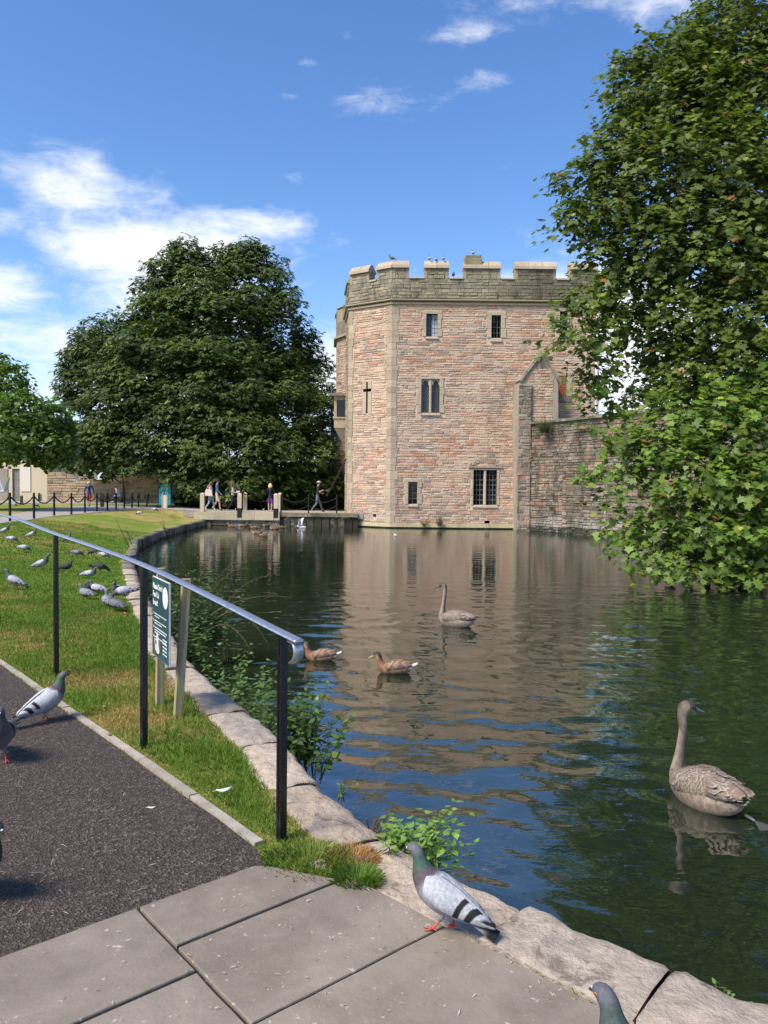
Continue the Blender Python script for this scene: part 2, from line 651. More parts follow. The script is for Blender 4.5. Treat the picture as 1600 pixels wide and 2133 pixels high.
def wave_h(X, Y):
    h = np.zeros_like(X)
    rg = np.random.default_rng(5)
    for lam, amp, n in ((1.1, 0.0042, 5), (0.5, 0.0031, 7), (0.24, 0.0010, 8)):
        for k in range(n):
            a = rg.normal(0.18, 0.75) + math.pi / 2
            kk = 2 * math.pi / (lam * rg.uniform(0.75, 1.35))
            ph = rg.uniform(0, 6.28)
            h += amp / math.sqrt(n) * 1.5 * np.sin(kk * (X * math.cos(a) + Y * math.sin(a)) + ph + 1.6 * np.sin(X * 0.6 + k) + 1.2 * np.sin(Y * 0.43 + 2 * k))
    # ripples spreading from the birds
    for (bx, by, hd, s) in ((2.25, 5.6, 2.13, 1.0), (1.2, 12.2, 2.55, 1.0), (0.1, 9.05, 3.05, 0.7), (-0.8, 9.6, 3.05, 0.6)):
        fx, fy = math.cos(hd), math.sin(hd)
        u = -((X - bx) * fx + (Y - by) * fy)           # distance behind the bird
        v = (X - bx) * fy - (Y - by) * fx
        r = np.hypot(X - bx, Y - by)
        arm = np.exp(-((np.abs(v) - 0.34 * u - 0.12) / 0.16) ** 2) * (u > -0.4) * np.exp(-np.maximum(u, 0) / 4.0)
        h += s * 0.010 * arm * np.sin(2 * math.pi * (np.abs(v) * 0.94 - u * 0.34) / 0.34)
        h += s * 0.004 * np.exp(-r / 1.6) * np.sin(2 * math.pi * r / 0.30) * (r > 0.15)
    return h


GX, GY = np.meshgrid(XS, YS)
H = wave_h(GX, GY)
fade = np.clip((GX - XS[0]) / 1.0, 0, 1) * np.clip((XS[-1] - GX) / 1.5, 0, 1) * np.clip((YS[-1] - GY) / 4.0, 0, 1)
calm = 0.45 + 0.75 * np_noise(GX, GY, 0.33, 3)
VW = np.stack([GX, GY, WATER_Z + H * fade * calm], -1).reshape(-1, 3)
nx, ny = len(XS), len(YS)
I = np.arange(nx * ny).reshape(ny, nx)
FW = np.stack([I[:-1, :-1], I[:-1, 1:], I[1:, 1:], I[1:, :-1]], -1).reshape(-1, 4)
x0, x1, y0, y1 = XS[0], XS[-1], YS[0], YS[-1]
BX = [(-30, -14, x0, 64), (x1, -14, 60, 64), (x0, -14, x1, y0), (x0, y1, x1, 64)]
nb = len(VW)
ev, ef = [], []
for (a, b_, c_, d_) in BX:
    k = nb + len(ev)
    ev += [(a, b_, WATER_Z), (c_, b_, WATER_Z), (c_, d_, WATER_Z), (a, d_, WATER_Z)]
    ef.append((k, k + 1, k + 2, k + 3))


def watermat():
    m, nt, b = newmat('moat_water')
    c = pos(nt)
    b.inputs['Base Color'].default_value = (0.010, 0.017, 0.009, 1)
    b.inputs['Roughness'].default_value = 0.025
    b.inputs['IOR'].default_value = 2.0
    b.inputs['Specular IOR Level'].default_value = 1.0
    s1 = nt.mapping(c, scale=(0.42, 1.0, 1.0))
    n1 = nt.noise(s1, 2.6, 3.0, 0.55, 0.3)
    s2 = nt.mapping(c, scale=(0.6, 1.0, 1.0), rot=(0, 0, 0.25))
    n2 = nt.noise(s2, 9.0, 3.0, 0.55)
    gust = nt.maprange(nt.noise(c, 0.35, 2.0), 0.4, 0.65, 0.35, 1.0)
    hgt = nt.math('ADD', nt.math('MULTIPLY', n1, 0.011), nt.math('MULTIPLY', nt.math('MULTIPLY', n2, 0.0034), gust))
    bp = nt.n('ShaderNodeBump')
    bp.inputs['Strength'].default_value = 1.0
    bp.inputs['Distance'].default_value = 1.0
    nt.link(hgt, bp.inputs['Height'])
    nt.link(bp.outputs[0], b.inputs['Normal'])
    return m


M['water'] = watermat()
water = mesh_np('water', np.vstack([VW, np.array(ev)]), np.vstack([FW, np.array(ef)]), M['water'], smooth=True)
tag(water, kind='structure')

# near tarmac path
KERB = [(-6.2, 9.7), (-4.6, 7.95), (-3.15, 6.28), (-2.30, 5.25), (-1.46, 4.27), (-0.97, 3.67), (-0.74, 3.41), (-0.50, 3.10)]
SLAB_O = P(287, 1897)
SLAB_U = (P(690, 1848) - P(380, 1975)).normalized()
SLAB_V = Vector((SLAB_U.y, -SLAB_U.x, 0))


def S(u, v):
    p = SLAB_O + SLAB_U * u + SLAB_V * v
    return (p.x, p.y)


TARMAC = [S(0.52, 0.0), S(-0.6, 0.0), S(-3.2, 0.0), (-9.0, 2.5), (-9.0, 9.7)] + KERB


def tarmacmat():
    m, nt, b = newmat('chip_tarmac')
    c = pos(nt)
    v1 = nt.voronoi(c, 95.0)
    v2 = nt.voronoi(c, 210.0)
    chips = nt.ramp(v1.outputs['Color'], [(0.0, (0.022, 0.017, 0.014)), (0.45, (0.056, 0.043, 0.036)), (0.75, (0.098, 0.077, 0.065)), (1.0, (0.24, 0.195, 0.165))])
    dirt = nt.maprange(nt.noise(c, 1.5, 6.0, 0.7), 0.4, 0.7, 0.0, 0.45)
    col = nt.mix(dirt, chips, (0.062, 0.046, 0.039))
    col = nt.mix(nt.maprange(nt.noise(c, 55.0, 4.0, 0.7), 0.58, 0.7, 0.0, 0.35), col, (0.19, 0.155, 0.13))
    nt.link(col, b.inputs['Base Color'])
    b.inputs['Roughness'].default_value = 0.85
    b.inputs['Specular IOR Level'].default_value = 0.3
    h = nt.math('ADD', v1.outputs['Distance'], nt.math('MULTIPLY', v2.outputs['Distance'], 0.5))
    nt.link(nt.bump(h, 1.0, 0.012), b.inputs['Normal'])
    return m


M['tarmac'] = tarmacmat()
tarmac = mesh('path', [(x, y, 0.002) for x, y in TARMAC], [tuple(range(len(TARMAC)))], M['tarmac'])
tag(tarmac, kind='structure')

M['edging'] = colmat('edging_concrete', 0.9, 9.0, 0.25, 60.0, 0.5, 0.006)
# path edging: concrete edging strips, each its own piece
edging = thing('path_edging', 'row of pale concrete edging strips between the dark tarmac and the grass', 'kerb')
EV = random.Random(4)
runs = []
acc = 0
line = [Vector((x, y, 0)) for x, y in KERB]


def along(line, s):
    for a, b in zip(line[:-1], line[1:]):
        L = (b - a).length
        if s <= L:
            return a + (b - a) * (s / L), (b - a).normalized()
        s -= L
    return line[-1], (line[-1] - line[-2]).normalized()


tot = sum((b - a).length for a, b in zip(line[:-1], line[1:]))
s = 0.0
while s < tot - 0.1:
    L = min(0.62, tot - s)
    a, t = along(line, s)
    b_, _ = along(line, s + L - 0.008)
    t = (b_ - a).normalized()
    n = Vector((t.y, -t.x, 0))
    if n.x > 0:
        n = -n
    wdt = 0.055
    zt = 0.012 + EV.uniform(-0.004, 0.004)
    c0 = (0.30, 0.265, 0.225)
    mb = MB()
    k = 0.006
    mb.hexa([a - n * k + Vector((0, 0, -0.1)), b_ - n * k + Vector((0, 0, -0.1)), b_ - n * wdt + Vector((0, 0, -0.1)), a - n * wdt + Vector((0, 0, -0.1))],
            [a - n * (k + 0.004) + Vector((0, 0, zt)), b_ - n * (k + 0.004) + Vector((0, 0, zt)), b_ - n * (wdt - 0.004) + Vector((0, 0, zt)), a - n * (wdt - 0.004) + Vector((0, 0, zt))],
            tuple(Vector(c0) * EV.uniform(0.88, 1.08)))
    mb.build('edging_strip', M['edging'], edging)
    s += L

# flagstones
pavement = bpy.data.objects.new('pavement', None)
COL.objects.link(pavement)
tag(pavement, kind='structure')


def slabmat():
    m, nt, b = newmat('sandstone_flag')
    c = pos(nt)
    n1 = nt.noise(c, 3.0, 7.0, 0.68, 0.3)
    col = nt.ramp(n1, [(0.30, (0.150, 0.124, 0.099)), (0.5, (0.202, 0.170, 0.139)), (0.70, (0.25, 0.213, 0.175))])
    rnd = nt.n('ShaderNodeObjectInfo').outputs['Random']
    vm = nt.n('ShaderNodeVectorMath', operation='SCALE')
    nt.link(col, vm.inputs[0])
    nt.link(nt.maprange(rnd, 0, 1, 0.92, 1.10, False), vm.inputs['Scale'])
    stain = nt.maprange(nt.noise(c, 2.2, 7.0, 0.72, 0.5), 0.42, 0.66, 0.0, 0.5)
    spots = nt.maprange(nt.noise(c, 34.0, 3.0, 0.6), 0.66, 0.71, 0.0, 0.7)
    col2 = nt.mix(spots, nt.mix(stain, vm.outputs[0], (0.135, 0.105, 0.08)), (0.44, 0.38, 0.32))
    dk = nt.maprange(nt.noise(c, 48.0, 4.0, 0.7), 0.68, 0.75, 0.0, 0.7)
    col3 = nt.mix(dk, col2, (0.075, 0.055, 0.042))
    nt.link(col3, b.inputs['Base Color'])
    nt.link(nt.maprange(n1, 0.3, 0.7, 0.62, 0.85, False), b.inputs['Roughness'])
    b.inputs['Specular IOR Level'].default_value = 0.3
    h = nt.math('ADD', nt.noise(c, 70.0, 5.0, 0.7), nt.math('MULTIPLY', nt.noise(c, 8.0, 4.0), 1.6))
    nt.link(nt.bump(h, 0.35, 0.008), b.inputs['Normal'])
    return m


M['slab'] = slabmat()
bed = mesh('joint_bed', [S(-4.5, 0.0) + (0.0,), S(0.48, 0.0) + (0.0,), S(0.735, 0.40) + (0.0,), S(1.0, 3.5) + (0.0,), S(-4.5, 3.5) + (0.0,)],
           [(0, 1, 2, 3, 4)], M['matte'], pavement, cols=[(0.028, 0.021, 0.016)] * 5)
# (u0, u1, v0, v1) from the corner where the tarmac meets the first joint
v_a, v_b, v_c = 0.303, 0.457, 0.77
FLAGS = [(0.0, 0.56, 0.0, v_a), (0.0, 0.80, v_a, v_c), (-1.15, 0.0, 0.0, v_b), (-0.95, 0.0, v_b, 1.05), (0.0, 0.84, v_c, 1.42), (-1.9, -1.15, 0.0, v_b),
         (-1.7, -0.95, v_b, 1.05), (-2.7, -1.9, 0.0, v_b), (-0.7, 0.84, 1.42, 2.0), (-1.7, -0.7, 1.05, 2.0)]
for (u0, u1, v0, v1) in FLAGS:
    g = 0.0065
    poly = [(u0 + g, v0 + g), (u1 - g, v0 + g), (u1 - g, v1 - g), (u0 + g, v1 - g)]
    if u1 > 0.79:
        poly[1] = (0.735 + 0.09 * (v0 - 0.43) - 0.012, v0 + g)
        poly[2] = (0.735 + 0.09 * (v1 - 0.43) - 0.012, v1 - g)
    if (u0, v0) == (0.0, 0.0):
        poly = [(g, g), (0.46, g), (0.50, 0.03), (0.66, v1 - g), (g, v1 - g)]
    # wavy hand-sawn edges
    ring = []
    for i in range(len(poly)):
        a, b_ = poly[i], poly[(i + 1) % len(poly)]
        for k in range(8):
            t = k / 8
            uu, vv = a[0] + (b_[0] - a[0]) * t, a[1] + (b_[1] - a[1]) * t
            ring.append((uu + 0.003 * vnoise(uu * 9, vv * 9, 1, 1.3), vv + 0.003 * vnoise(uu * 9, vv * 9, 1, 7.7)))
    cu, cv_ = sum(p[0] for p in ring) / len(ring), sum(p[1] for p in ring) / len(ring)
    zt = 0.014 + EV.uniform(-0.002, 0.003)
    vs, fs = [], []
    n = len(ring)
    for (sc, z) in ((1.0, -0.05), (1.0, zt - 0.004), (0.992, zt)):
        for (uu, vv) in ring:
            vs.append(S(cu + (uu - cu) * sc, cv_ + (vv - cv_) * sc) + (z,))
    for L in range(2):
        for k in range(n):
            fs.append((L * n + k, L * n + (k + 1) % n, (L + 1) * n + (k + 1) % n, (L + 1) * n + k))
    fs.append(tuple(2 * n + k for k in range(n)))
    mesh('flagstone', vs, fs, M['slab'], pavement)

# ------------------------------------------------------------------ moat wall along the near bank: coping stones and the courses below
bank_wall = thing('bank_wall', 'low stone retaining wall with rough coping stones curving along the moat bank', 'wall')
out_l = [Vector((x, y, 0)) for x, y in EDGE]
tot = sum((b - a).length for a, b in zip(out_l[:-1], out_l[1:]))
CV = random.Random(8)


def side(t):
    n = Vector((-t.y, t.x, 0))
    return n if (n.x < 0) else -n


def frame_at(s):
    a, t = along(out_l, max(0.0, min(s, tot - 1e-3)))
    a1, _ = along(out_l, max(0.0, s - 0.35))
    a2, _ = along(out_l, min(tot - 1e-3, s + 0.35))
    t = (a2 - a1).normalized()
    return a, t, side(t)


# joints follow the stones seen in front of the camera, then random lengths
s = 0.0
stones = []
while s < tot - 0.25:
    L = CV.uniform(0.42, 0.95)
    stones.append((s, min(s + L, tot)))
    s += L
for (s0, s1) in stones:
    mid, _, _ = frame_at((s0 + s1) / 2)
    near = mid.y < 9
    ns, nw = (26, 14) if mid.y < 5.2 else ((12, 7) if near else (5, 3))
    wid = CV.uniform(0.25, 0.31) if mid.y > 3.2 else 0.42
    dz = CV.uniform(-0.018, 0.012)
    oj = CV.uniform(-0.02, 0.03)
    skew0, skew1 = CV.uniform(-0.015, 0.015), CV.uniform(-0.015, 0.015)
    seed = CV.uniform(0, 50)
    tint = CV.uniform(0.82, 1.12)
    warm = CV.uniform(-0.02, 0.03)
    base = Vector((0.40 + warm, 0.335 + warm * 0.4, 0.27)) * tint
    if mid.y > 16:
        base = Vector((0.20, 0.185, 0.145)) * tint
    vs, fs, cs = [], [], []
    rows = nw + 3
    for i in range(ns + 1):
        t = i / ns
        for j in range(rows):
            # j = 0 foot outside, 1 arris outside ... rows-1 foot inside
            wv = min(max((j - 1) / (nw), 0), 1)
            sk = skew0 * (1 - t) + skew1 * t
            ss = s0 + 0.004 + (s1 - s0 - 0.008) * t + (wv - 0.5) * sk
            a, tt, nn = frame_at(ss)
            rough = 0.035 * mnoise.noise(Vector((ss * 3.1, seed, 0))) + 0.018 * mnoise.noise(Vector((ss * 11, seed, 2)))
            off = oj * 0.5 + rough * (1 - wv) + wv * wid + 0.02 * wv * mnoise.noise(Vector((ss * 4, seed, 9)))
            p = a + nn * off
            if a.y < 3.4:
                rel = p - Vector((SLAB_O.x, SLAB_O.y, 0))
                su, sv_ = rel.dot(SLAB_U), rel.dot(SLAB_V)
                lim = 0.738 + 0.09 * (sv_ - 0.43)
                if 0.28 < sv_ < 2.6 and su < lim:
                    p = p + SLAB_U * (lim - su)
            z = coping_z(a.y) + 0.012 + dz
            z += 0.014 * mnoise.noise(Vector((p.x * 6, p.y * 6, seed))) + 0.008 * mnoise.noise(Vector((p.x * 19, p.y * 19, seed)))
            e = min(wv, 1 - wv) * wid
            ee = min(t, 1 - t) * (s1 - s0)
            z -= 0.028 * math.exp(-(wv * wid) / 0.022) + 0.012 * math.exp(-(1 - wv) * wid / 0.02) + 0.012 * math.exp(-ee / 0.010)
            if j == 0 or j == rows - 1:
                z = coping_z(a.y) - 0.26
            vs.append((p.x, p.y, z))
            cs.append(tuple(base))
    for i in range(ns):
        for j in range(rows - 1):
            k = i * rows + j
            fs.append((k, k + 1, k + rows + 1, k + rows))
    fs.append(tuple(range(rows)))
    fs.append(tuple(ns * rows + j for j in range(rows - 1, -1, -1)))
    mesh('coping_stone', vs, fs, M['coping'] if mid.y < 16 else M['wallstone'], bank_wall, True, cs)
# face of the wall: backing and courses
mb = MB()
sx = np.arange(0, tot, 0.5)
prev = None
for s in sx:
    a, t, nn = frame_at(float(s))
    cur = (a + nn * 0.07, a + nn * 0.30)
    if prev is not None:
        mb.hexa([Vector((prev[0].x, prev[0].y, -1.6)), Vector((cur[0].x, cur[0].y, -1.6)), Vector((cur[1].x, cur[1].y, -1.6)), Vector((prev[1].x, prev[1].y, -1.6))],
                [Vector((prev[0].x, prev[0].y, coping_z(prev[0].y) - 0.05)), Vector((cur[0].x, cur[0].y, coping_z(cur[0].y) - 0.05)),
                 Vector((cur[1].x, cur[1].y, coping_z(cur[1].y) - 0.05)), Vector((prev[1].x, prev[1].y, coping_z(prev[1].y) - 0.05))], (0.10, 0.09, 0.07))
    prev = cur
mb.build('wall_core', M['wallstone'], bank_wall)
mb = MB()
for row in range(4):
    s = CV.uniform(0, 0.3)
    while s < tot - 0.5:
        L = CV.uniform(0.25, 0.6)
        a, t, nn = frame_at(s)
        b_, t2, nn2 = frame_at(s + L - 0.02)
        zt = coping_z(a.y) - 0.24 - row * 0.2
        if zt > WATER_Z - 0.15:
            pr = CV.uniform(0.0, 0.04)
            g = CV.uniform(0.10, 0.2)
            c = (g, g * 0.92, g * 0.72)
            A, B = a + nn * (0.045 - pr), b_ + nn2 * (0.045 - pr)
            A2, B2 = a + nn * 0.12, b_ + nn2 * 0.12
            lo, hi = zt - 0.19, zt - 0.005
            mb.hexa([Vector((q.x, q.y, lo)) for q in (A, B, B2, A2)], [Vector((q.x, q.y, hi)) for q in (A, B, B2, A2)], c)
        s += L
tag(mb.build('wall_face_stones', M['wallstone'], bank_wall), kind='stuff')

# far paths
far_path_poly = [P(-260, 1128), P(0, 1094), P(100, 1077), P(200, 1068), P(300, 1059.5), P(425, 1066), P(432, 1061.5), P(330, 1053), P(250, 1051), P(150, 1055), P(70, 1063), P(0, 1078), P(-200, 1100)]


def farpathmat():
    m, nt, b = newmat('grey_path')
    c = pos(nt)
    n1 = nt.noise(c, 3.0, 6.0, 0.7)
    nt.link(nt.ramp(n1, [(0.3, (0.22, 0.20, 0.185)), (0.7, (0.33, 0.305, 0.285))]), b.inputs['Base Color'])
    b.inputs['Roughness'].default_value = 0.9
    nt.link(nt.bump(nt.noise(c, 40.0, 4.0), 0.4, 0.01), b.inputs['Normal'])
    return m


M['farpath'] = farpathmat()
fp = mesh('footpath', [(p.x, p.y, 0.012) for p in far_path_poly], [tuple(range(len(far_path_poly)))], M['farpath'])
tag(fp, kind='structure')
rd = [(-75, 58), (-22, 54.5), (-17.5, 57.5), (-19, 60.5), (-75, 66)]
road = mesh('road', [(x, y, 0.012) for x, y in rd], [tuple(range(len(rd)))], M['farpath'])
tag(road, kind='structure')
# ------------------------------------------------------------------ masonry


class Face:
    """a flat wall face: origin, unit along, unit up, outward normal"""

    def __init__(self, a, b, z0, z1):
        self.a, self.b = Vector((a[0], a[1], 0)), Vector((b[0], b[1], 0))
        self.u = (self.b - self.a).normalized()
        self.w = (self.b - self.a).length
        self.n = Vector((self.u.y, -self.u.x, 0))
        self.z0, self.z1 = z0, z1

    def p(self, u, z, d=0.0):
        q = self.a + self.u * u + self.n * d
        return Vector((q.x, q.y, z))


def quad_box(mb, F, u0, u1, z0, z1, d0, d1, col, jit=0.0, rnd=None, bev=0.0):
    """block on a wall face between depths d0 (back) and d1 (front)"""
    j = (lambda: rnd.uniform(-jit, jit)) if jit else (lambda: 0.0)
    cs = [(u0 + j(), z0 + j()), (u1 + j(), z0 + j()), (u1 + j(), z1 + j()), (u0 + j(), z1 + j())]
    if bev > 0:
        cu, cz = (u0 + u1) / 2, (z0 + z1) / 2
        vs = [F.p(u, z, d0) for u, z in cs] + [F.p(u, z, d1 - bev) for u, z in cs]
        vs += [F.p(u + math.copysign(min(bev * 1.2, abs(cu - u) * 0.5), cu - u), z + math.copysign(min(bev * 1.2, abs(cz - z) * 0.5), cz - z), d1 + (j() * 0.6)) for u, z in cs]
        fs = [(3, 2, 1, 0)]
        for L in (0, 4):
            for k in range(4):
                fs.append((L + k, L + (k + 1) % 4, L + 4 + (k + 1) % 4, L + 4 + k))
        fs.append((8, 9, 10, 11))
    else:
        vs = [F.p(u, z, d0) for u, z in cs] + [F.p(u, z, d1) for u, z in cs]
        fs = [(3, 2, 1, 0), (4, 5, 6, 7)] + [(k, (k + 1) % 4, 4 + (k + 1) % 4, 4 + k) for k in range(4)]
    mb.add(vs, fs, col)


def panel(mb, F, holes, col, thick=0.45, front=0.0, u0=0.0, u1=None, z0=None, z1=None):
    """solid wall with rectangular openings right through"""
    u1 = F.w if u1 is None else u1
    z0 = F.z0 if z0 is None else z0
    z1 = F.z1 if z1 is None else z1
    us = sorted({u0, u1} | {min(max(h[0], u0), u1) for h in holes} | {min(max(h[1], u0), u1) for h in holes})
    zs = sorted({z0, z1} | {min(max(h[2], z0), z1) for h in holes} | {min(max(h[3], z0), z1) for h in holes})
    solid = {}
    for i in range(len(us) - 1):
        for k in range(len(zs) - 1):
            cu, cz = (us[i] + us[i + 1]) / 2, (zs[k] + zs[k + 1]) / 2
            solid[i, k] = not any(h[0] < cu < h[1] and h[2] < cz < h[3] for h in holes)
    for (i, k), s in solid.items():
        if not s:
            continue
        a, b, c, d = us[i], us[i + 1], zs[k], zs[k + 1]
        vs = [F.p(a, c, front), F.p(b, c, front), F.p(b, d, front), F.p(a, d, front),
              F.p(a, c, front - thick), F.p(b, c, front - thick), F.p(b, d, front - thick), F.p(a, d, front - thick)]
        fs = [(0, 1, 2, 3)]
        if not solid.get((i - 1, k), False):
            fs.append((0, 3, 7, 4))
        if not solid.get((i + 1, k), False):
            fs.append((1, 5, 6, 2))
        if not solid.get((i, k - 1), False):
            fs.append((0, 4, 5, 1))
        if not solid.get((i, k + 1), False):
            fs.append((3, 2, 6, 7))
        mb.add(vs, fs, col)


def rubble(F, u0, u1, z0, z1, holes, colfn, rnd, hr=(0.08, 0.18), lr=(0.18, 0.62), gap=0.026, proud=(0.008, 0.032)):
    """coursed rubble: list of (size, mesh pieces)"""
    out = []
    z = z0
    while z < z1 - 0.05:
        h = min(rnd.uniform(*hr), z1 - z)
        if z1 - (z + h) < 0.06:
            h = z1 - z
        u = u0 - rnd.uniform(0, 0.3)
        wob = rnd.uniform(0, 100)
        while u < u1:
            L = rnd.uniform(*lr) * (0.7 + h * 2.2)
            a, b = max(u, u0), min(u + L, u1)
            u += L
            if b - a < 0.07:
                continue
            # clip against openings
            segs = [(a, b)]
            for (h0, h1, k0, k1) in holes:
                if k0 < z + h - 0.02 and k1 > z + 0.02:
                    nsegs = []
                    for (s0, s1) in segs:
                        if h1 <= s0 or h0 >= s1:
                            nsegs.append((s0, s1))
                        else:
                            if h0 - s0 > 0.06:
                                nsegs.append((s0, h0))
                            if s1 - h1 > 0.06:
                                nsegs.append((h1, s1))
                    segs = nsegs
            for (s0, s1) in segs:
                dz0 = 0.025 * mnoise.noise(Vector((s0 * 1.5, wob, 0)))
                dz1 = 0.025 * mnoise.noise(Vector((s1 * 1.5, wob, 0)))
                hh = h * (1 if rnd.random() > 0.13 else rnd.uniform(0.5, 0.8))
                mb = MB()
                quad_box(mb, F, s0 + gap / 2, s1 - gap / 2, z + gap / 2 + (dz0 + dz1) / 2, z + hh - gap / 2 + (dz0 + dz1) / 2,
                         -0.03, rnd.uniform(*proud), colfn((s0 + s1) / 2, z + h / 2, rnd), 0.011, rnd, 0.014)
                out.append(((s1 - s0) * h, mb))
        z += h
    return out


def lay(pieces, mat, parent, limit, seed_name='stone', stuff_name='small_stones'):
    pieces.sort(key=lambda t: -t[0])
    for _, mb in pieces[:limit]:
        mb.build(seed_name, mat, parent)
    rest = pieces[limit:]
    if rest:
        big = MB()
        for _, mb in rest:
            big.add(mb.v, mb.f, mb.c)
        tag(big.build(stuff_name, mat, parent), kind='stuff')


def castle_col(u, z, rnd, F=None):
    red = 0.17 + 0.46 * mnoise.noise(Vector((u * 0.45, z * 0.8, 3.0))) + 0.22 * mnoise.noise(Vector((u * 1.7, z * 3.1, 8.0)))
    grey = 0.20 + 0.55 * mnoise.noise(Vector((u * 0.35, z * 0.6, 17.0))) + (0.22 if z < 1.2 else 0.0)
    x = rnd.random()
    if x < red:
        c = Vector((0.40, 0.185, 0.115)) if rnd.random() < 0.6 else Vector((0.43, 0.245, 0.16))
    elif x < red + max(grey, 0.06):
        c = Vector((0.30, 0.235, 0.19)) if rnd.random() < 0.7 else Vector((0.215, 0.175, 0.15))
    else:
        c = Vector((0.46, 0.335, 0.245)) if rnd.random() < 0.7 else Vector((0.50, 0.385, 0.275))
    c = c * 0.80 + Vector((0.45, 0.32, 0.23)) * 0.20
    c = Vector((c.x * 1.05, c.y * 1.03, c.z * 1.02))
    return tuple(c * rnd.uniform(0.9, 1.08))


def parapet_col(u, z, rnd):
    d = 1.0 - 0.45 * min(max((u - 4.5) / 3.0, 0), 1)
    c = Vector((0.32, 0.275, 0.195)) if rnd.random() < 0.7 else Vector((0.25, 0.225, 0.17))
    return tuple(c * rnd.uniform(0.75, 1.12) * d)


ASH = (0.42, 0.34, 0.245)
MORTAR = (0.50, 0.40, 0.315)
D0 = 41.0
MPP = D0 / F_PX


def ux(px):
    return Pd(px, 850, D0).x


def zy(py, px=950):
    return Pd(px, py, D0).z


Z_STR = zy(631)
Z_CREN = zy(577)
Z_MER = zy(548)
X0, X1 = ux(815), ux(1238)
gate = thing('castle_gatehouse', 'pinkish rubble stone castle gatehouse with battlements rising from the moat', 'castle', (0, 0, 0))
C_A, C_B, C_C = (-2.0, 42.55), (X0, D0), (X1, D0)
FR = Face(C_B, C_C, -1.4, Z_STR)
CH = Face(C_A, C_B, -1.4, Z_STR)
LF = Face((-2.35, 45.9), C_A, -1.4, Z_STR)
SR = random.Random(21)


def fu(px):
    return ux(px) - X0


# windows on the front: px box of the opening
WIN = {'top_a': (886, 909.5, 654, 701), 'top_b': (1021.5, 1041, 657, 704), 'top_c': (1163, 1179, 649, 692), 'lancet': (877.5, 915.5, 790, 860),
       'low': (852.5, 871.5, 1004, 1050), 'twin': (988.5, 1037.5, 979, 1052), 'vent': (1012.5, 1024, 1084.5, 1091)}
op = {}
for k, (a, b, c, d) in WIN.items():
    op[k] = (fu(a), fu(b), zy(d, (a + b) / 2), zy(c, (a + b) / 2))
brick_hole = (fu(1162), fu(1179), zy(826, 1170), zy(784, 1170))
holes = list(op.values())
wall = bpy.data.objects.new('wall', None)
COL.objects.link(wall)
wall.parent = gate
mbw = MB()
panel(mbw, FR, holes, MORTAR)
mbw.build('mortar_face', M['stone'], wall)


def grow(h, du, dz, dt=None):
    return (h[0] - du, h[1] + du, h[2] - dz, h[3] + (dz if dt is None else dt))


dress = [grow(op['top_a'], 0.22, 0.14, 0.2), grow(op['top_b'], 0.24, 0.22, 0.24), grow(op['top_c'], 0.24, 0.2, 0.2), grow(op['lancet'], 0.3, 0.16, 0.14),
         grow(op['low'], 0.26, 0.08, 0.2), grow(op['twin'], 0.17, 0.08, 0.1), grow(op['vent'], 0.04, 0.04), grow(brick_hole, 0.02, 0.02)]
butt = (fu(1076), fu(1164), -1.4, 8.3)
stone_holes = dress + [(-0.1, 0.28, -2, 20), (FR.w - 0.55, FR.w + 0.1, -2, 20), (fu(1080), fu(1160), -2, zy(800, 1120)), (fu(1160), FR.w, -2, 4.6)]
pieces = rubble(FR, 0.26, FR.w - 0.5, WATER_Z + 0.28, Z_STR - 0.12, stone_holes, castle_col, SR)
lay(pieces, M['stone'], wall, 290)

# chamfered corner face
slit = (CH.w * 0.42, CH.w * 0.42 + 0.11, zy(857, 770) - 0.02, zy(791, 770))
arm = (slit[0] - 0.22, slit[1] + 0.22, zy(812, 770), zy(806, 770))
vent2 = (CH.w * 0.60, CH.w * 0.60 + 0.22, zy(1078, 786), zy(1071, 786))
wall2 = bpy.data.objects.new('wall', None)
COL.objects.link(wall2)
wall2.parent = gate
mbw = MB()
panel(mbw, CH, [slit, arm, vent2], MORTAR)
mbw.build('mortar_face', M['stone'], wall2)
pieces = rubble(CH, 0.3, CH.w - 0.28, WATER_Z + 0.28, Z_STR - 0.12, [grow(slit, 0.26, 0.08), grow(arm, 0.06, 0.12), grow(vent2, 0.03, 0.03)], castle_col, SR)
lay(pieces, M['stone'], wall2, 220)
mb = MB()
for (u0, u1, za, zb) in ((slit[0] - 0.25, slit[0], slit[2] - 0.05, arm[2] - 0.0), (slit[1], slit[1] + 0.25, slit[2] - 0.05, arm[2]),
                         (slit[0] - 0.25, slit[0], arm[3], slit[3] + 0.05), (slit[1], slit[1] + 0.25, arm[3], slit[3] + 0.05)):
    quad_box(mb, CH, u0, u1, za, zb, -0.3, 0.03, ASH, 0, None, 0.01)
mb.build('arrow_slit_surround', M['ashlar'], gate)
mb = MB()
quad_box(mb, CH, slit[0] - 0.3, slit[1] + 0.3, slit[2] - 0.1, slit[3] + 0.1, -0.5, -0.36, (0.02, 0.02, 0.02))
mb.build('opening_back', M['matte'], gate)
mb = MB()
quad_box(mb, CH, vent2[0] - 0.1, vent2[1] + 0.1, vent2[2] - 0.1, vent2[3] + 0.1, -0.5, -0.38, (0.02, 0.02, 0.02))
mb.build('opening_back', M['matte'], gate)
mb = MB()
quad_box(mb, FR, op['vent'][0] - 0.1, op['vent'][1] + 0.1, op['vent'][2] - 0.1, op['vent'][3] + 0.1, -0.5, -0.3, (0.02, 0.02, 0.02))
mb.build('opening_back', M['matte'], gate)

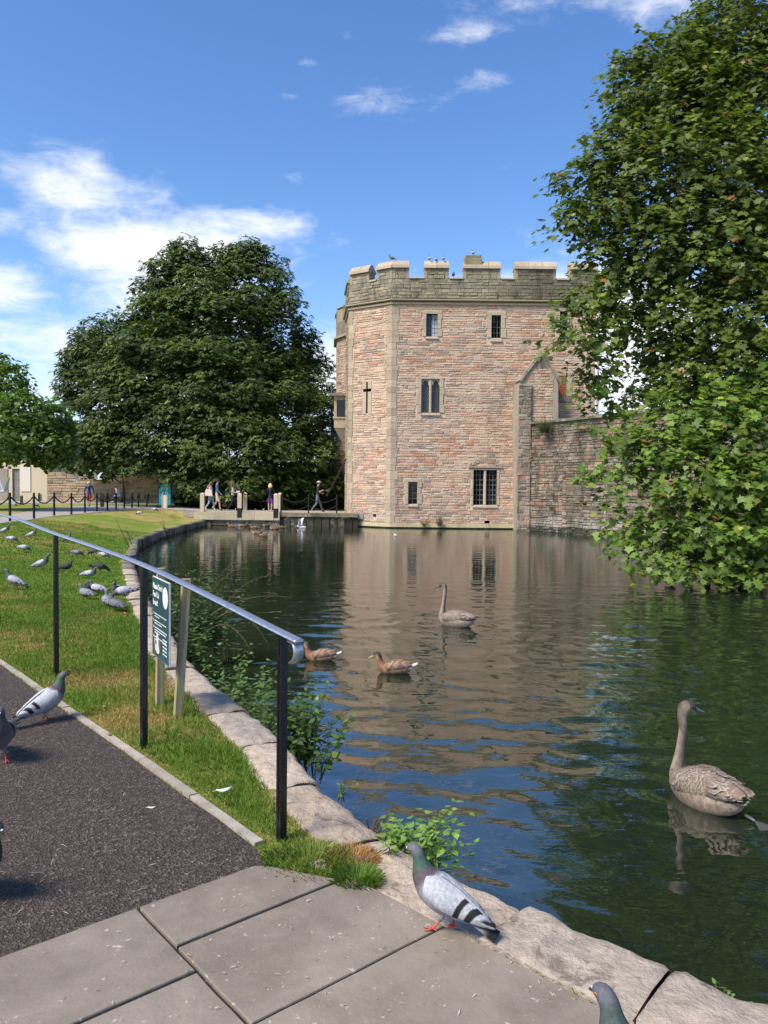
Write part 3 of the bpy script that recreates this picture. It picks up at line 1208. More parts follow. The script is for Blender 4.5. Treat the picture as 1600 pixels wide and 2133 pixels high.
# left (gate) face and the far tower, seen edge on
wall3 = bpy.data.objects.new('wall', None)
COL.objects.link(wall3)
wall3.parent = gate
mbw = MB()
panel(mbw, LF, [], MORTAR)
BT = [(-1.2, 50.0), (-2.1, 49.6), (-3.25, 51.6), (-3.45, 54.5), (-2.0, 57.0), (4.0, 57.0)]
bt_faces = [Face(BT[i + 1], BT[i], -1.4, Z_STR) for i in range(4)]
for f in bt_faces:
    panel(mbw, f, [], MORTAR)
GP = Face((-1.2, 50.0), (-1.2, 45.9), -1.4, Z_STR - 0.5)
panel(mbw, GP, [], MORTAR)
mbw.build('mortar_face', M['stone'], wall3)


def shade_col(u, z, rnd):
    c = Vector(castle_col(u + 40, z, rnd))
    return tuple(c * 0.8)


pieces = []
for f in [LF] + bt_faces[1:3]:
    pieces += rubble(f, 0.05, f.w - 0.05, WATER_Z + 0.2, Z_STR - 0.1, [], shade_col, SR)
lay(pieces, M['stone'], wall3, 120)

# solid inside: roof and back so that no light leaks through
mb = MB()
poly = [C_A, C_B, C_C, (X1, 57.0), (4.0, 57.0), (-2.0, 57.0), (-3.4, 54.5), (-3.2, 51.6), (-2.1, 49.6), (-1.2, 49.6), (-1.2, 46.0), (-2.3, 45.9)]
ins_poly = []
cxp, cyp = sum(p[0] for p in poly) / len(poly), sum(p[1] for p in poly) / len(poly)
for (x, y) in poly:
    ins_poly.append((x + (cxp - x) * 0.06, y + (cyp - y) * 0.06 + 0.35))
nP = len(ins_poly)
vs = [(x, y, -1.5) for x, y in ins_poly] + [(x, y, Z_STR + 0.9) for x, y in ins_poly]
mb.add(vs, [tuple(range(nP, 2 * nP))] + [(k, (k + 1) % nP, nP + (k + 1) % nP, nP + k) for k in range(nP)], (0.12, 0.11, 0.10))
mb.build('roof', M['matte'], gate)

# right end wall (return)
RW = Face((X1, D0 + 0.452), (X1, 57.0), -1.4, Z_STR)
mb = MB()
panel(mb, RW, [], MORTAR, front=-0.002)
mb.build('return_wall', M['stone'], gate)

# quoins: long and short dressed blocks at each corner
for (F1, F2, end1) in ((CH, FR, True), (LF, CH, True)):
    z, k = WATER_Z + 0.28, 0
    while z < Z_STR - 0.2:
        h = SR.uniform(0.28, 0.5)
        h = min(h, Z_STR - 0.12 - z)
        l1, l2 = (SR.uniform(0.26, 0.38), SR.uniform(0.22, 0.30)) if SR.random() < 0.5 else (SR.uniform(0.22, 0.30), SR.uniform(0.28, 0.4))
        mb = MB()
        c = tuple(Vector((0.40, 0.325, 0.235)) * SR.uniform(0.74, 1.06))
        p = 0.036
        zb, zt = z + 0.006, z + h - 0.006
        a = [F1.p(F1.w - l1, zb, -0.03), F1.p(F1.w - l1, zb, p), None, F2.p(l2, zb, p), F2.p(l2, zb, -0.03)]
        # corner point offset from both faces
        nn = (F1.n + F2.n).normalized()
        cc = F1.b + nn * (p / max(nn.dot(F1.n), 0.3))
        a[2] = Vector((cc.x, cc.y, zb))
        top = [Vector((q.x, q.y, zt)) for q in a]
        mb.add(a + top, [(0, 1, 6, 5), (1, 2, 7, 6), (2, 3, 8, 7), (3, 4, 9, 8), (5, 6, 7, 8, 9), (4, 3, 2, 1, 0)], c)
        mb.build('quoin', M['ashlar'], gate)
        z += h
        k += 1
z, k = WATER_Z + 0.28, 0
while z < Z_STR - 0.2:
    h = min(SR.uniform(0.28, 0.5), Z_STR - 0.12 - z)
    mb = MB()
    l = 0.5 if k % 2 else 0.3
    quad_box(mb, FR, FR.w - l, FR.w + 0.01, z + 0.006, z + h - 0.006, -0.03, 0.048, tuple(Vector(ASH) * SR.uniform(0.8, 1.05)), 0, None, 0.012)
    mb.build('quoin', M['ashlar'], gate)
    z += h
    k += 1

# plinth course at the water and the moulded string course
TOWER = [LF, CH, FR]


def band(faces, z0, z1, d0, d1, col, slope=0.0):
    mb = MB()
    for i, F in enumerate(faces):
        def end(at_end, d):
            if at_end and i + 1 < len(faces):
                nn = (F.n + faces[i + 1].n).normalized()
                q = F.b + nn * (d / nn.dot(F.n))
            elif not at_end and i > 0:
                nn = (F.n + faces[i - 1].n).normalized()
                q = F.a + nn * (d / nn.dot(F.n))
            else:
                q = (F.b if at_end else F.a) + F.n * d
            return q
        a0, a1, b0, b1 = end(False, d0), end(False, d1), end(True, d0), end(True, d1)
        mb.hexa([Vector((q.x, q.y, z0 + (slope if q in (a1, b1) else 0))) for q in (a1, b1, b0, a0)], [Vector((q.x, q.y, z1 - (slope if q in (a1, b1) else 0))) for q in (a1, b1, b0, a0)], col)
    return mb


band(TOWER, WATER_Z + 0.07, WATER_Z + 0.27, -0.1, 0.13, (0.44, 0.38, 0.24)).build('plinth', M['ashlar'], gate)
band(TOWER, WATER_Z - 0.6, WATER_Z + 0.068, -0.1, 0.07, (0.07, 0.07, 0.045)).build('plinth', M['wallstone'], gate)
band(TOWER, Z_STR - 0.12, Z_STR + 0.03, -0.1, 0.10, (0.36, 0.29, 0.2), 0.02).build('string_course', M['ashlar'], gate)
band(TOWER, Z_STR + 0.033, Z_STR + 0.21, -0.1, 0.21, (0.33, 0.275, 0.19), 0.06).build('string_course', M['ashlar'], gate)
band(bt_faces[1:3][::-1], Z_STR - 0.05, Z_STR + 0.2, -0.1, 0.2, (0.33, 0.275, 0.19), 0.06).build('string_course', M['ashlar'], gate)

# parapet
Z_P0 = Z_STR + 0.2
PAR_D = 0.045
parapet = bpy.data.objects.new('parapet', None)
COL.objects.link(parapet)
parapet.parent = gate
mb = MB()
band_par = band(TOWER, Z_P0, Z_CREN - 0.12, -0.55, PAR_D, (0.2, 0.175, 0.13))
band_par.build('parapet_core', M['parapet'], parapet)
band(bt_faces[1:3][::-1], Z_P0, Z_CREN + 0.5, -0.55, PAR_D, (0.22, 0.19, 0.14)).build('parapet_core', M['parapet'], parapet)


def chu(px):
    # position along the chamfer face of a picture column: intersect the sight line with the face
    d = ray(px, 600)
    a, u = CH.a, CH.u
    # a + s u = t d (plan)
    det = u.x * (-d.y) - u.y * (-d.x)
    s = ((-a.x) * (-d.y) - (-a.y) * (-d.x)) / det
    return s


MERL = [(CH, 0.06, chu(770), 0.0), (CH, chu(786), CH.w, 0.0), (FR, 0.0, fu(848.5), 0.0), (FR, fu(881), fu(931), 0.0), (FR, fu(962), fu(1038), 0.0),
        (FR, fu(1068), fu(1153), 0.0), (FR, fu(1182), FR.w, 0.0), (LF, 0.2, LF.w - 0.4, -0.3)]
par_pieces = []
for F in (CH, FR, LF):
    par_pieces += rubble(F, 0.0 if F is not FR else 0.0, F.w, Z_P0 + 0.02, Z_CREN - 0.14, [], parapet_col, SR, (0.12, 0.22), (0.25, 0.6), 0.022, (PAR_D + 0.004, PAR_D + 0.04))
merl_z = {}
for i, (F, u0, u1, dz) in enumerate(MERL):
    zt = Z_MER - 0.30 + dz
    mb = MB()
    quad_box(mb, F, u0 + 0.004, u1 - 0.004, Z_CREN - 0.125, zt, -0.5, PAR_D - 0.005, (0.2, 0.175, 0.13))
    mb.build('merlon', M['parapet'], gate)
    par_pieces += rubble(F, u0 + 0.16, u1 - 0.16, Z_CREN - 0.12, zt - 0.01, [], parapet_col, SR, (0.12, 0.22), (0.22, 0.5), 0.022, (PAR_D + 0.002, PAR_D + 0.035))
    for (a, b) in ((u0, u0 + 0.16), (u1 - 0.16, u1)):
        z = Z_CREN - 0.12
        while z < zt - 0.05:
            h = min(SR.uniform(0.25, 0.4), zt - z)
            mb = MB()
            quad_box(mb, F, a, b, z + 0.005, z + h - 0.005, -0.5, PAR_D + 0.012, tuple(Vector((0.34, 0.295, 0.21)) * SR.uniform(0.8, 1.05)), 0, None, 0.012)
            mb.build('merlon_block', M['parapet'], gate)
            z += h
    # two-step weathered capping, in lengths
    n = max(1, round((u1 - u0) / 0.75))
    for k in range(n):
        a, b = u0 - 0.03 + (u1 - u0 + 0.06) * k / n, u0 - 0.03 + (u1 - u0 + 0.06) * (k + 1) / n
        c = tuple(Vector((0.42, 0.35, 0.26)) * SR.uniform(0.82, 1.05))
        mb = MB()
        g = 0.006
        mb.hexa([F.p(a + g, zt + 0.002, 0.16), F.p(b - g, zt + 0.002, 0.16), F.p(b - g, zt + 0.002, -0.6), F.p(a + g, zt + 0.002, -0.6)],
                [F.p(a + g, zt + 0.16, 0.13), F.p(b - g, zt + 0.16, 0.13), F.p(b - g, zt + 0.16, -0.57), F.p(a + g, zt + 0.16, -0.57)], c)
        mb.hexa([F.p(a + g, zt + 0.162, 0.11), F.p(b - g, zt + 0.162, 0.11), F.p(b - g, zt + 0.162, -0.5), F.p(a + g, zt + 0.162, -0.5)],
                [F.p(a + g + 0.02, zt + 0.44, -0.14), F.p(b - g - 0.02, zt + 0.44, -0.14), F.p(b - g - 0.02, zt + 0.44, -0.3), F.p(a + g + 0.02, zt + 0.44, -0.3)], c)
        mb.build('merlon_cap', M['ashlar'], gate)
    merl_z[i] = zt + 0.44
lay(par_pieces, M['parapet'], parapet, 260)
# sills of the gaps
gaps = [(CH, chu(770), chu(786)), (FR, fu(848.5), fu(881)), (FR, fu(931), fu(962)), (FR, fu(1038), fu(1068)), (FR, fu(1153), fu(1182))]
for (F, a, b) in gaps:
    mb = MB()
    mb.hexa([F.p(a + 0.035, Z_CREN - 0.115, 0.12), F.p(b - 0.035, Z_CREN - 0.115, 0.12), F.p(b - 0.035, Z_CREN - 0.115, -0.58), F.p(a + 0.035, Z_CREN - 0.115, -0.58)],
            [F.p(a + 0.035, Z_CREN - 0.03, 0.10), F.p(b - 0.035, Z_CREN - 0.03, 0.10), F.p(b - 0.035, Z_CREN + 0.06, -0.5), F.p(a + 0.035, Z_CREN + 0.06, -0.5)], (0.38, 0.32, 0.24))
    mb.build('crenel_sill', M['ashlar'], gate)
# raised block on the third merlon (stub of a turret)
mb = MB()
quad_box(mb, FR, fu(963), fu(1000), Z_MER - 0.13, zy(537, 980), -0.75, 0.07, (0.26, 0.23, 0.14), 0, None, 0.03)
quad_box(mb, FR, fu(963) + 0.06, fu(1000) - 0.04, zy(537, 980) + 0.002, zy(530, 980), -0.7, 0.0, (0.24, 0.22, 0.14), 0, None, 0.05)
mb.build('turret_stub', M['parapet'], gate)
# far tower merlons
for f, (a, b) in ((bt_faces[2], (0.3, 1.6)), (bt_faces[1], (0.2, 1.0)), (bt_faces[1], (1.6, 2.2))):
    mb = MB()
    quad_box(mb, f, a, b, Z_CREN - 0.3, Z_MER - 0.15, -0.5, 0.05, (0.30, 0.25, 0.18))
    quad_box(mb, f, a - 0.05, b + 0.05, Z_MER - 0.148, Z_MER, -0.55, 0.13, (0.36, 0.3, 0.22), 0, None, 0.05)
    mb.build('merlon', M['parapet'], gate)


# windows
def glaze(mb, F, u0, u1, z0, z1, nx, ny, d, diamond=False, bar=0.012):
    if diamond:
        pitch = (u1 - u0) / 3.0
        for sgn in (1, -1):
            k = -30
            while k < 30:
                c = k * pitch
                # line z = z0 + 1.45*sgn*(u-u0) + c*1.45
                pts = []
                for uu in np.linspace(u0, u1, 13):
                    zz = z0 + 1.45 * (sgn * (uu - u0) + c)
                    if z0 <= zz <= z1:
                        pts.append(F.p(float(uu), zz, d))
                if len(pts) >= 2:
                    mb.tube([pts[0], pts[-1]], bar * 0.6, 4, (0.22, 0.23, 0.24))
                k += 1
        return
    for i in range(nx + 1):
        uu = u0 + (u1 - u0) * i / nx
        mb.tube([F.p(uu, z0, d), F.p(uu, z1, d)], bar, 4, (0.22, 0.23, 0.24))
    for k in range(ny + 1):
        zz = z0 + (z1 - z0) * k / ny
        mb.tube([F.p(u0, zz, d + 0.004), F.p(u1, zz, d + 0.004)], bar * 0.9, 4, (0.22, 0.23, 0.24))


def window(F, h, lab, nx, ny, lights=1, arch=False, side_w=0.2, top_h=0.18, sill_h=0.13, panes=True, col=ASH, pale=False):
    u0, u1, z0, z1 = h
    root = bpy.data.objects.new('window', None)
    COL.objects.link(root)
    root.parent = gate
    root['label'] = lab
    # dressed surround in separate blocks
    zz = z0
    k = 0
    while zz < z1 - 0.02:
        hh = min(SR.uniform(0.3, 0.55), z1 - zz)
        for sgn in (0, 1):
            sw = side_w * (1.15 if (k + sgn) % 2 else 0.85)
            a, b = (u0 - sw, u0) if sgn == 0 else (u1, u1 + sw)
            mb = MB()
            quad_box(mb, F, a, b, zz + 0.004, zz + hh - 0.004, -0.3, 0.042 + SR.uniform(0, 0.006), tuple(Vector(col) * SR.uniform(0.85, 1.08)), 0, None, 0.012)
            mb.build('jamb_stone', M['ashlar'], root)
        zz += hh
        k += 1
    mb = MB()
    quad_box(mb, F, u0 - side_w, u1 + side_w, z1, z1 + top_h, -0.3, 0.046, tuple(Vector(col) * 0.95), 0, None, 0.012)
    mb.build('lintel', M['ashlar'], root)
    mb = MB()
    vs = [F.p(u0 - 0.05, z0 - sill_h, -0.3), F.p(u1 + 0.05, z0 - sill_h, -0.3), F.p(u1 + 0.05, z0 - sill_h, 0.10), F.p(u0 - 0.05, z0 - sill_h, 0.10)]
    vt = [F.p(u0 - 0.05, z0, -0.3), F.p(u1 + 0.05, z0, -0.3), F.p(u1 + 0.05, z0 - 0.05, 0.09), F.p(u0 - 0.05, z0 - 0.05, 0.09)]
    mb.hexa([vs[3], vs[2], vs[1], vs[0]], [vt[3], vt[2], vt[1], vt[0]], tuple(Vector(col) * 1.05))
    mb.build('sill', M['ashlar'], root)
    mull = 0.13
    cells = [(u0, u1)]
    if lights == 2:
        m0 = (u0 + u1) / 2
        cells = [(u0, m0 - mull / 2), (m0 + mull / 2, u1)]
        mb = MB()
        quad_box(mb, F, m0 - mull / 2, m0 + mull / 2, z0, z1 + 0.001, -0.26, 0.01, tuple(Vector(col) * 1.05), 0, None, 0.03)
        mb.build('mullion', M['ashlar'], root)
    for (a, b) in cells:
        mb = MB()
        zt = z1
        if arch:
            # cusped head: a pierced slab
            zs = z1 - (b - a) * 0.95
            pts = []
            r = (b - a)
            prof = [(0.0, 0.0), (0.06, 0.28), (0.20, 0.42), (0.16, 0.62), (0.30, 0.80), (0.5, 1.0), (0.70, 0.80), (0.84, 0.62), (0.80, 0.42), (0.94, 0.28), (1.0, 0.0)]
            lowp = [(a + r * x, zs + (z1 - zs) * y * 0.92) for x, y in prof]
            n = len(lowp)
            vs = [F.p(u, z, -0.04) for u, z in lowp] + [F.p(u, z1 + 0.002, -0.04) for u, z in lowp] + [F.p(u, z, -0.2) for u, z in lowp]
            fs = [(i, i + 1, n + i + 1, n + i) for i in range(n - 1)] + [(2 * n + i, 2 * n + i + 1, i + 1, i) for i in range(n - 1)]
            hd = MB()
            hd.add(vs, fs, tuple(Vector(col) * 1.02))
            hd.build('tracery', M['ashlar'], root)
        mb.add([F.p(a - 0.01, z0 - 0.01, -0.22), F.p(b + 0.01, z0 - 0.01, -0.22), F.p(b + 0.01, z1 + 0.01, -0.22), F.p(a - 0.01, z1 + 0.01, -0.22)], [(0, 1, 2, 3)], (0.02, 0.02, 0.02))
        mb.build('pane', M['glass'], root)
        mb = MB()
        glaze(mb, F, a, b, z0, z1, nx, ny, -0.205, arch)
        mb.build('leading', M['matte'], root)
    return root


window(FR, op['top_a'], 'upper window with pale curtain behind the right half', 4, 5, side_w=0.22)
window(FR, op['top_b'], 'upper middle window with broken sill', 3, 4, side_w=0.26, sill_h=0.2)
window(FR, op['top_c'], 'upper narrow window by the overhanging leaves', 2, 3, side_w=0.25)
window(FR, op['lancet'], 'pair of pointed lancet lights with diamond leading', 3, 8, 2, True, side_w=0.24, top_h=0.1)
window(FR, op['low'], 'small low six-pane window', 2, 4, side_w=0.22)
window(FR, op['twin'], 'low mullioned window of two tall lights', 3, 7, 2, side_w=0.13, top_h=0.09)
# pale curtain behind the first upper window
u0, u1, z0, z1 = op['top_a']
mb = MB()
for k in range(6):
    a = u0 + (u1 - u0) * (0.5 + 0.5 * k / 6)
    b = u0 + (u1 - u0) * (0.5 + 0.5 * (k + 1) / 6)
    d = -0.216 + 0.004 * (k % 2)
    mb.add([FR.p(a, z0, d), FR.p(b, z0, -0.212 - d - 0.216 + 0.0), FR.p(b, z1, -0.212 - d - 0.216), FR.p(a, z1, d)], [(0, 1, 2, 3)], (0.42, 0.44, 0.5))
mb2 = MB()
mb2.add([FR.p((u0 + u1) / 2, z0, -0.212), FR.p(u1, z0, -0.212), FR.p(u1, z1, -0.212), FR.p((u0 + u1) / 2, z1, -0.212)], [(0, 1, 2, 3)], (0.42, 0.44, 0.5))
mb2.build('curtain', M['matte'], gate)
# relieving stones over the twin window
mb = MB()
for k in range(9):
    t = k / 8.0
    u = op['twin'][0] - 0.2 + t * (op['twin'][1] - op['twin'][0] + 0.4)
    z = op['twin'][3] + 0.14 + 0.28 * math.sin(math.pi * t)
    quad_box(mb, FR, u - 0.1, u + 0.1, z, z + 0.24, -0.02, 0.045, tuple(Vector((0.30, 0.24, 0.195)) * SR.uniform(0.8, 1.15)), 0.02, SR, 0.02)
mb.build('relieving_stones', M['stone'], gate)
mb = MB()
quad_box(mb, FR, op['twin'][0] - 0.28, op['twin'][1] + 0.3, op['twin'][3] + 0.10, op['twin'][3] + 0.165, -0.05, 0.10, (0.27, 0.225, 0.165), 0, None, 0.02)
mb.build('hood_mould', M['parapet'], gate)

# bricked-up opening: each brick its own piece
u0, u1, z0, z1 = brick_hole
bf = bpy.data.objects.new('blocked_opening', None)
COL.objects.link(bf)
bf.parent = gate
bf['label'] = 'small opening filled with red brick'
nb_r = 9
for r_ in range(nb_r):
    zb = z0 + (z1 - z0) * r_ / nb_r
    zt = z0 + (z1 - z0) * (r_ + 1) / nb_r
    xs = [u0, (u0 + u1) / 2 + (0.08 if r_ % 2 else -0.06), u1]
    for a, b in zip(xs[:-1], xs[1:]):
        mb = MB()
        quad_box(mb, FR, a + 0.008, b - 0.008, zb + 0.008, zt - 0.008, -0.02, 0.024, tuple(Vector((0.42, 0.13, 0.07)) * SR.uniform(0.8, 1.15)), 0, None, 0.006)
        mb.build('brick', M['stone'], bf)
mb = MB()
quad_box(mb, FR, u0 - 0.02, u1 + 0.3, z0 - 0.3, z0 - 0.01, -0.02, 0.05, (0.2, 0.18, 0.14), 0, None, 0.012)
quad_box(mb, FR, u1 + 0.01, u1 + 0.3, z0, z1, -0.02, 0.046, ASH, 0, None, 0.012)
quad_box(mb, FR, u0 - 0.02, u1 + 0.3, z1 + 0.01, z1 + 0.2, -0.02, 0.05, tuple(Vector(ASH) * 0.9), 0, None, 0.012)
mb.build('surround', M['ashlar'], bf)

# big weathered buttress with gabled head
but = bpy.data.objects.new('buttress', None)
COL.objects.link(but)
but.parent = gate
YB = 39.85
sc = YB / D0


def bx(px, py):
    q = Pd(px, py, YB)
    return q.x, q.z


prof = [bx(1076, 1130), bx(1076, 800), bx(1088, 794), bx(1090, 780), bx(1126, 742), bx(1133, 741), bx(1150, 768), bx(1163, 798), bx(1163, 884), bx(1163, 1130)]
n = len(prof)
vs = [(x, YB + (0.0 if i not in (0, 1) else 0.28), z) for i, (x, z) in enumerate(prof)] + [(x, D0 - 0.02, z) for x, z in prof]
mb = MB()
mb.add(vs, [tuple(range(n))] + [(i, n + i, n + (i + 1) % n, (i + 1) % n) for i in range(n)], (0.33, 0.285, 0.225))
mb.build('buttress_core', M['parapet'], but)
BF = Face((bx(1098, 900)[0], YB), (bx(1151, 900)[0], YB), bx(1120, 880)[1], bx(1120, 800)[1])
pieces = rubble(BF, 0.0, BF.w, bx(1120, 884)[1], bx(1120, 786)[1], [], castle_col, SR, (0.1, 0.2), (0.2, 0.6))
BF2 = Face((bx(1104, 900)[0], YB), (bx(1148, 900)[0], YB), 0, 1)
pieces += rubble(BF2, 0.0, BF2.w, bx(1120, 785)[1], bx(1120, 768)[1], [], castle_col, SR, (0.1, 0.18), (0.2, 0.5))
lay(pieces, M['stone'], but, 80)
for (a, b, wdt) in (((1085, 795), (1128, 738), 0.22), ((1166, 800), (1131, 738), 0.2)):
    A, B = bx(*a), bx(*b)
    d = Vector((B[0] - A[0], 0, B[1] - A[1]))
    nrm = Vector((-d.z, 0, d.x)).normalized()
    if nrm.z < 0:
        nrm = -nrm
    mb = MB()
    steps = 3
    for k in range(steps):
        p0 = Vector((A[0], 0, A[1])) + d * (k / steps)
        p1 = Vector((A[0], 0, A[1])) + d * ((k + 1) / steps - 0.02)
        q = [Vector((p.x, y, p.z)) for p in (p0, p1) for y in (YB - 0.12, D0 - 0.03)]
        mb.hexa([q[0], q[2], q[3], q[1]], [v + nrm * 0.13 for v in (q[0], q[2], q[3], q[1])], (0.3, 0.26, 0.2))
    mb.build('gable_coping', M['parapet'], but)

# downpipe at the right corner
mb = MB()
xp = X1 + 0.12
mb.tube([(xp, D0 - 0.12, 4.7), (xp, D0 - 0.12, Z_STR - 0.1), (xp, D0 - 0.05, Z_STR + 0.3)], 0.07, 8, (0.36, 0.36, 0.37))
for z in (5.4, 7.0, 8.6, 10.2):
    mb.box((xp - 0.1, D0 - 0.2, z), (xp + 0.1, D0 + 0.02, z + 0.08), (0.3, 0.3, 0.31))
mb.build('downpipe', M['matte'], gate)

# oriel window over the gate
ori = bpy.data.objects.new('oriel_window', None)
COL.objects.link(ori)
ori.parent = gate
oz0, oz1 = Pd(700, 893, 47).z, Pd(700, 828, 47).z
xo0, xo1 = -3.05, -1.1
mb = MB()
cO = (0.42, 0.34, 0.24)
mb.box((xo0, 46.2, oz0), (xo1, 48.6, oz0 + 0.55), cO)
mb.box((xo0 - 0.06, 46.14, oz0 + 0.552), (xo1, 48.66, oz0 + 0.64), cO)
for (x, y) in ((xo0, 46.2), (xo0, 47.3), (xo0, 48.4), (-2.3, 46.2), (-1.5, 46.2)):
    mb.box((x, y, oz0 + 0.642), (x + 0.16, y + 0.16, oz1 - 0.25), cO)
mb.box((xo0 - 0.01, 46.19, oz1 - 0.248), (xo1, 48.61, oz1), cO)
mb.box((xo0 - 0.22, 45.98, oz1 + 0.002), (xo1, 48.82, oz1 + 0.15), (0.2, 0.17, 0.13))
mb.hexa([Vector((xo0 + 0.5, 46.6, oz0 - 0.9)), Vector((xo1, 46.6, oz0 - 0.9)), Vector((xo1, 48.2, oz0 - 0.9)), Vector((xo0 + 0.9, 48.2, oz0 - 0.9))],
        [Vector((xo0 + 0.02, 46.22, oz0 - 0.002)), Vector((xo1, 46.22, oz0 - 0.002)), Vector((xo1, 48.58, oz0 - 0.002)), Vector((xo0 + 0.02, 48.58, oz0 - 0.002))], cO)
mb.build('oriel_stonework', M['ashlar'], ori)
mb = MB()
mb.box((xo0 + 0.06, 46.27, oz0 + 0.65), (xo1, 48.5, oz1 - 0.26), (0.02, 0.02, 0.02))
mb.build('pane', M['glass'], ori)

# ------------------------------------------------------------------ curtain wall running from the gatehouse along the moat
cwall = thing('curtain_wall', 'tall mossy grey rubble wall standing in the moat behind the overhanging leaves', 'wall')
CW_Z = Pd(1200, 882, 39.0).z


def cw_col(u, z, rnd):
    g = rnd.uniform(0.10, 0.25) * (0.75 + 0.5 * (mnoise.noise(Vector((u * 0.5, z * 0.5, 4.0))) + 0.5))
    c = Vector((g * 1.15, g * 0.93, g * 0.72))
    if rnd.random() < 0.12 + 0.2 * mnoise.noise(Vector((u * 0.6, z, 33))):
        c = Vector((0.34, 0.19, 0.13)) * rnd.uniform(0.8, 1.1)
    if z < 0.0:
        c = c * 0.6 + Vector((0.24, 0.23, 0.2)) * 0.6
    if z < WATER_Z + 0.3:
        c = Vector((0.05, 0.05, 0.035))
    return tuple(c)


pieces = []
mbc = MB()
start = (bx(1104, 900)[0], 39.9)
cw_line = [start] + CWALL[1:]
ul = 0.0
for i, (a, b) in enumerate(zip(cw_line[:-1], cw_line[1:])):
    f = Face(a, b, WATER_Z - 0.6, CW_Z)
    panel(mbc, f, [], (0.17, 0.155, 0.13), thick=0.7)
    if i < 4:
        off = ul

        def cf(u, z, rnd, off=off):
            return cw_col(u + off, z, rnd)
        pieces += rubble(f, 0.0, f.w, WATER_Z - 0.1, CW_Z - 0.12, [], cf, SR, (0.09, 0.19), (0.16, 0.5), 0.022, (0.01, 0.06))
        # coping slabs
        u = 0.0
        while u < f.w - 0.1:
            L = min(SR.uniform(0.6, 1.1), f.w - u)
            mb = MB()
            mb.hexa([f.p(u + 0.006, CW_Z, 0.14), f.p(u + L - 0.006, CW_Z, 0.14), f.p(u + L - 0.006, CW_Z, -0.75), f.p(u + 0.006, CW_Z, -0.75)],
                    [f.p(u + 0.006, CW_Z + 0.10, 0.12), f.p(u + L - 0.006, CW_Z + 0.10, 0.12), f.p(u + L - 0.006, CW_Z + 0.2, -0.4), f.p(u + 0.006, CW_Z + 0.2, -0.4)],
                    tuple(Vector((0.23, 0.21, 0.16)) * SR.uniform(0.75, 1.1)))
            mb.build('coping_slab', M['wallstone'], cwall)
            u += L
    ul += f.w
mbc.build('wall_core', M['wallstone'], cwall)
lay(pieces, M['wallstone'], cwall, 290)
# buttress foot in front of the joint
PF = Face((bx(1077, 1000)[0], 39.72), (bx(1104, 1000)[0], 39.72), WATER_Z - 0.6, 6.0)
mb = MB()
panel(mb, PF, [], (0.30, 0.27, 0.21), thick=0.9, z1=Pd(1090, 800, 39.72).z)
mb.build('buttress_foot', M['parapet'], but)
pieces = rubble(PF, 0.0, PF.w, WATER_Z + 0.05, Pd(1090, 802, 39.72).z, [], lambda u, z, r: tuple(Vector(cw_col(u, z + 1, r)) * 1.15), SR, (0.12, 0.26), (0.2, 0.45), 0.02, (0.004, 0.04))
lay(pieces, M['wallstone'], but, 60)
# ------------------------------------------------------------------ foliage


def leaf_cloud(name, C, N, size, shape, cols, mat, parent, fold=0.18, rng=RNG, roll=None):
    """one mesh of leaves: centres C, facing N, flat outline 'shape' (k,2) with tip along +x"""
    n = len(C)
    if n == 0:
        return None
    C, N = np.asarray(C, float), np.asarray(N, float)
    N /= np.linalg.norm(N, axis=1, keepdims=True) + 1e-9
    ref = rng.normal(size=(n, 3)) if roll is None else roll
    A = ref - N * np.sum(ref * N, 1, keepdims=True)
    A /= np.linalg.norm(A, axis=1, keepdims=True) + 1e-9
    B = np.cross(N, A)
    sh = np.asarray(shape, float)
    k = len(sh)
    size = np.broadcast_to(np.asarray(size, float), (n,))
    zc = -fold * np.abs(sh[:, 1]) - 0.10 * sh[:, 0] ** 2
    V = C[:, None, :] + size[:, None, None] * (sh[None, :, 0, None] * A[:, None, :] + sh[None, :, 1, None] * B[:, None, :] + zc[None, :, None] * N[:, None, :])
    F = np.arange(n * k).reshape(n, k)
    cols = np.repeat(np.asarray(cols, float), k, axis=0)
    return mesh_np(name, V.reshape(-1, 3), F, mat, parent, cols)


PLANE_LEAF = [(-0.35, 0.0), (-0.22, 0.22), (-0.42, 0.50), (-0.02, 0.36), (0.10, 0.56), (0.26, 0.24), (0.62, 0.0), (0.26, -0.24), (0.10, -0.56), (-0.02, -0.36), (-0.42, -0.50), (-0.22, -0.22)]
OVAL_LEAF = [(-0.5, 0.0), (-0.2, 0.26), (0.15, 0.24), (0.5, 0.0), (0.15, -0.24), (-0.2, -0.26)]
NETTLE_LEAF = [(-0.45, 0.0), (-0.32, 0.28), (-0.05, 0.30), (0.22, 0.17), (0.55, 0.0), (0.22, -0.17), (-0.05, -0.30), (-0.32, -0.28)]
LONG_LEAF = [(-0.5, 0.0), (-0.1, 0.13), (0.25, 0.15), (0.5, 0.0), (0.25, -0.15), (-0.1, -0.13)]


def shell_points(lobe, n, rng, lo=0.62, hi=1.05):
    c, r = np.array(lobe[0], float), np.array(lobe[1], float)
    d = rng.normal(size=(n, 3))
    d /= np.linalg.norm(d, axis=1, keepdims=True)
    t = (lo ** 3 + (hi ** 3 - lo ** 3) * rng.random(n)) ** (1 / 3)
    # lumps in the outline
    lump = 1.0 + 0.16 * np.sin(d[:, 0] * 7 + c[0]) * np.sin(d[:, 1] * 6 + c[1]) + 0.12 * np.sin(d[:, 2] * 9 + c[2] * 2)
    return c + d * r * (t * lump)[:, None], d


def lobes_from(px_list, squash=0.85):
    out = []
    for (x, y, rx, ry, dep) in px_list:
        c = Pd(x, y, dep)
        m = dep / F_PX
        out.append(((c.x, c.y, c.z), (rx * m, (rx + ry) / 2 * m * squash, ry * m)))
    return out


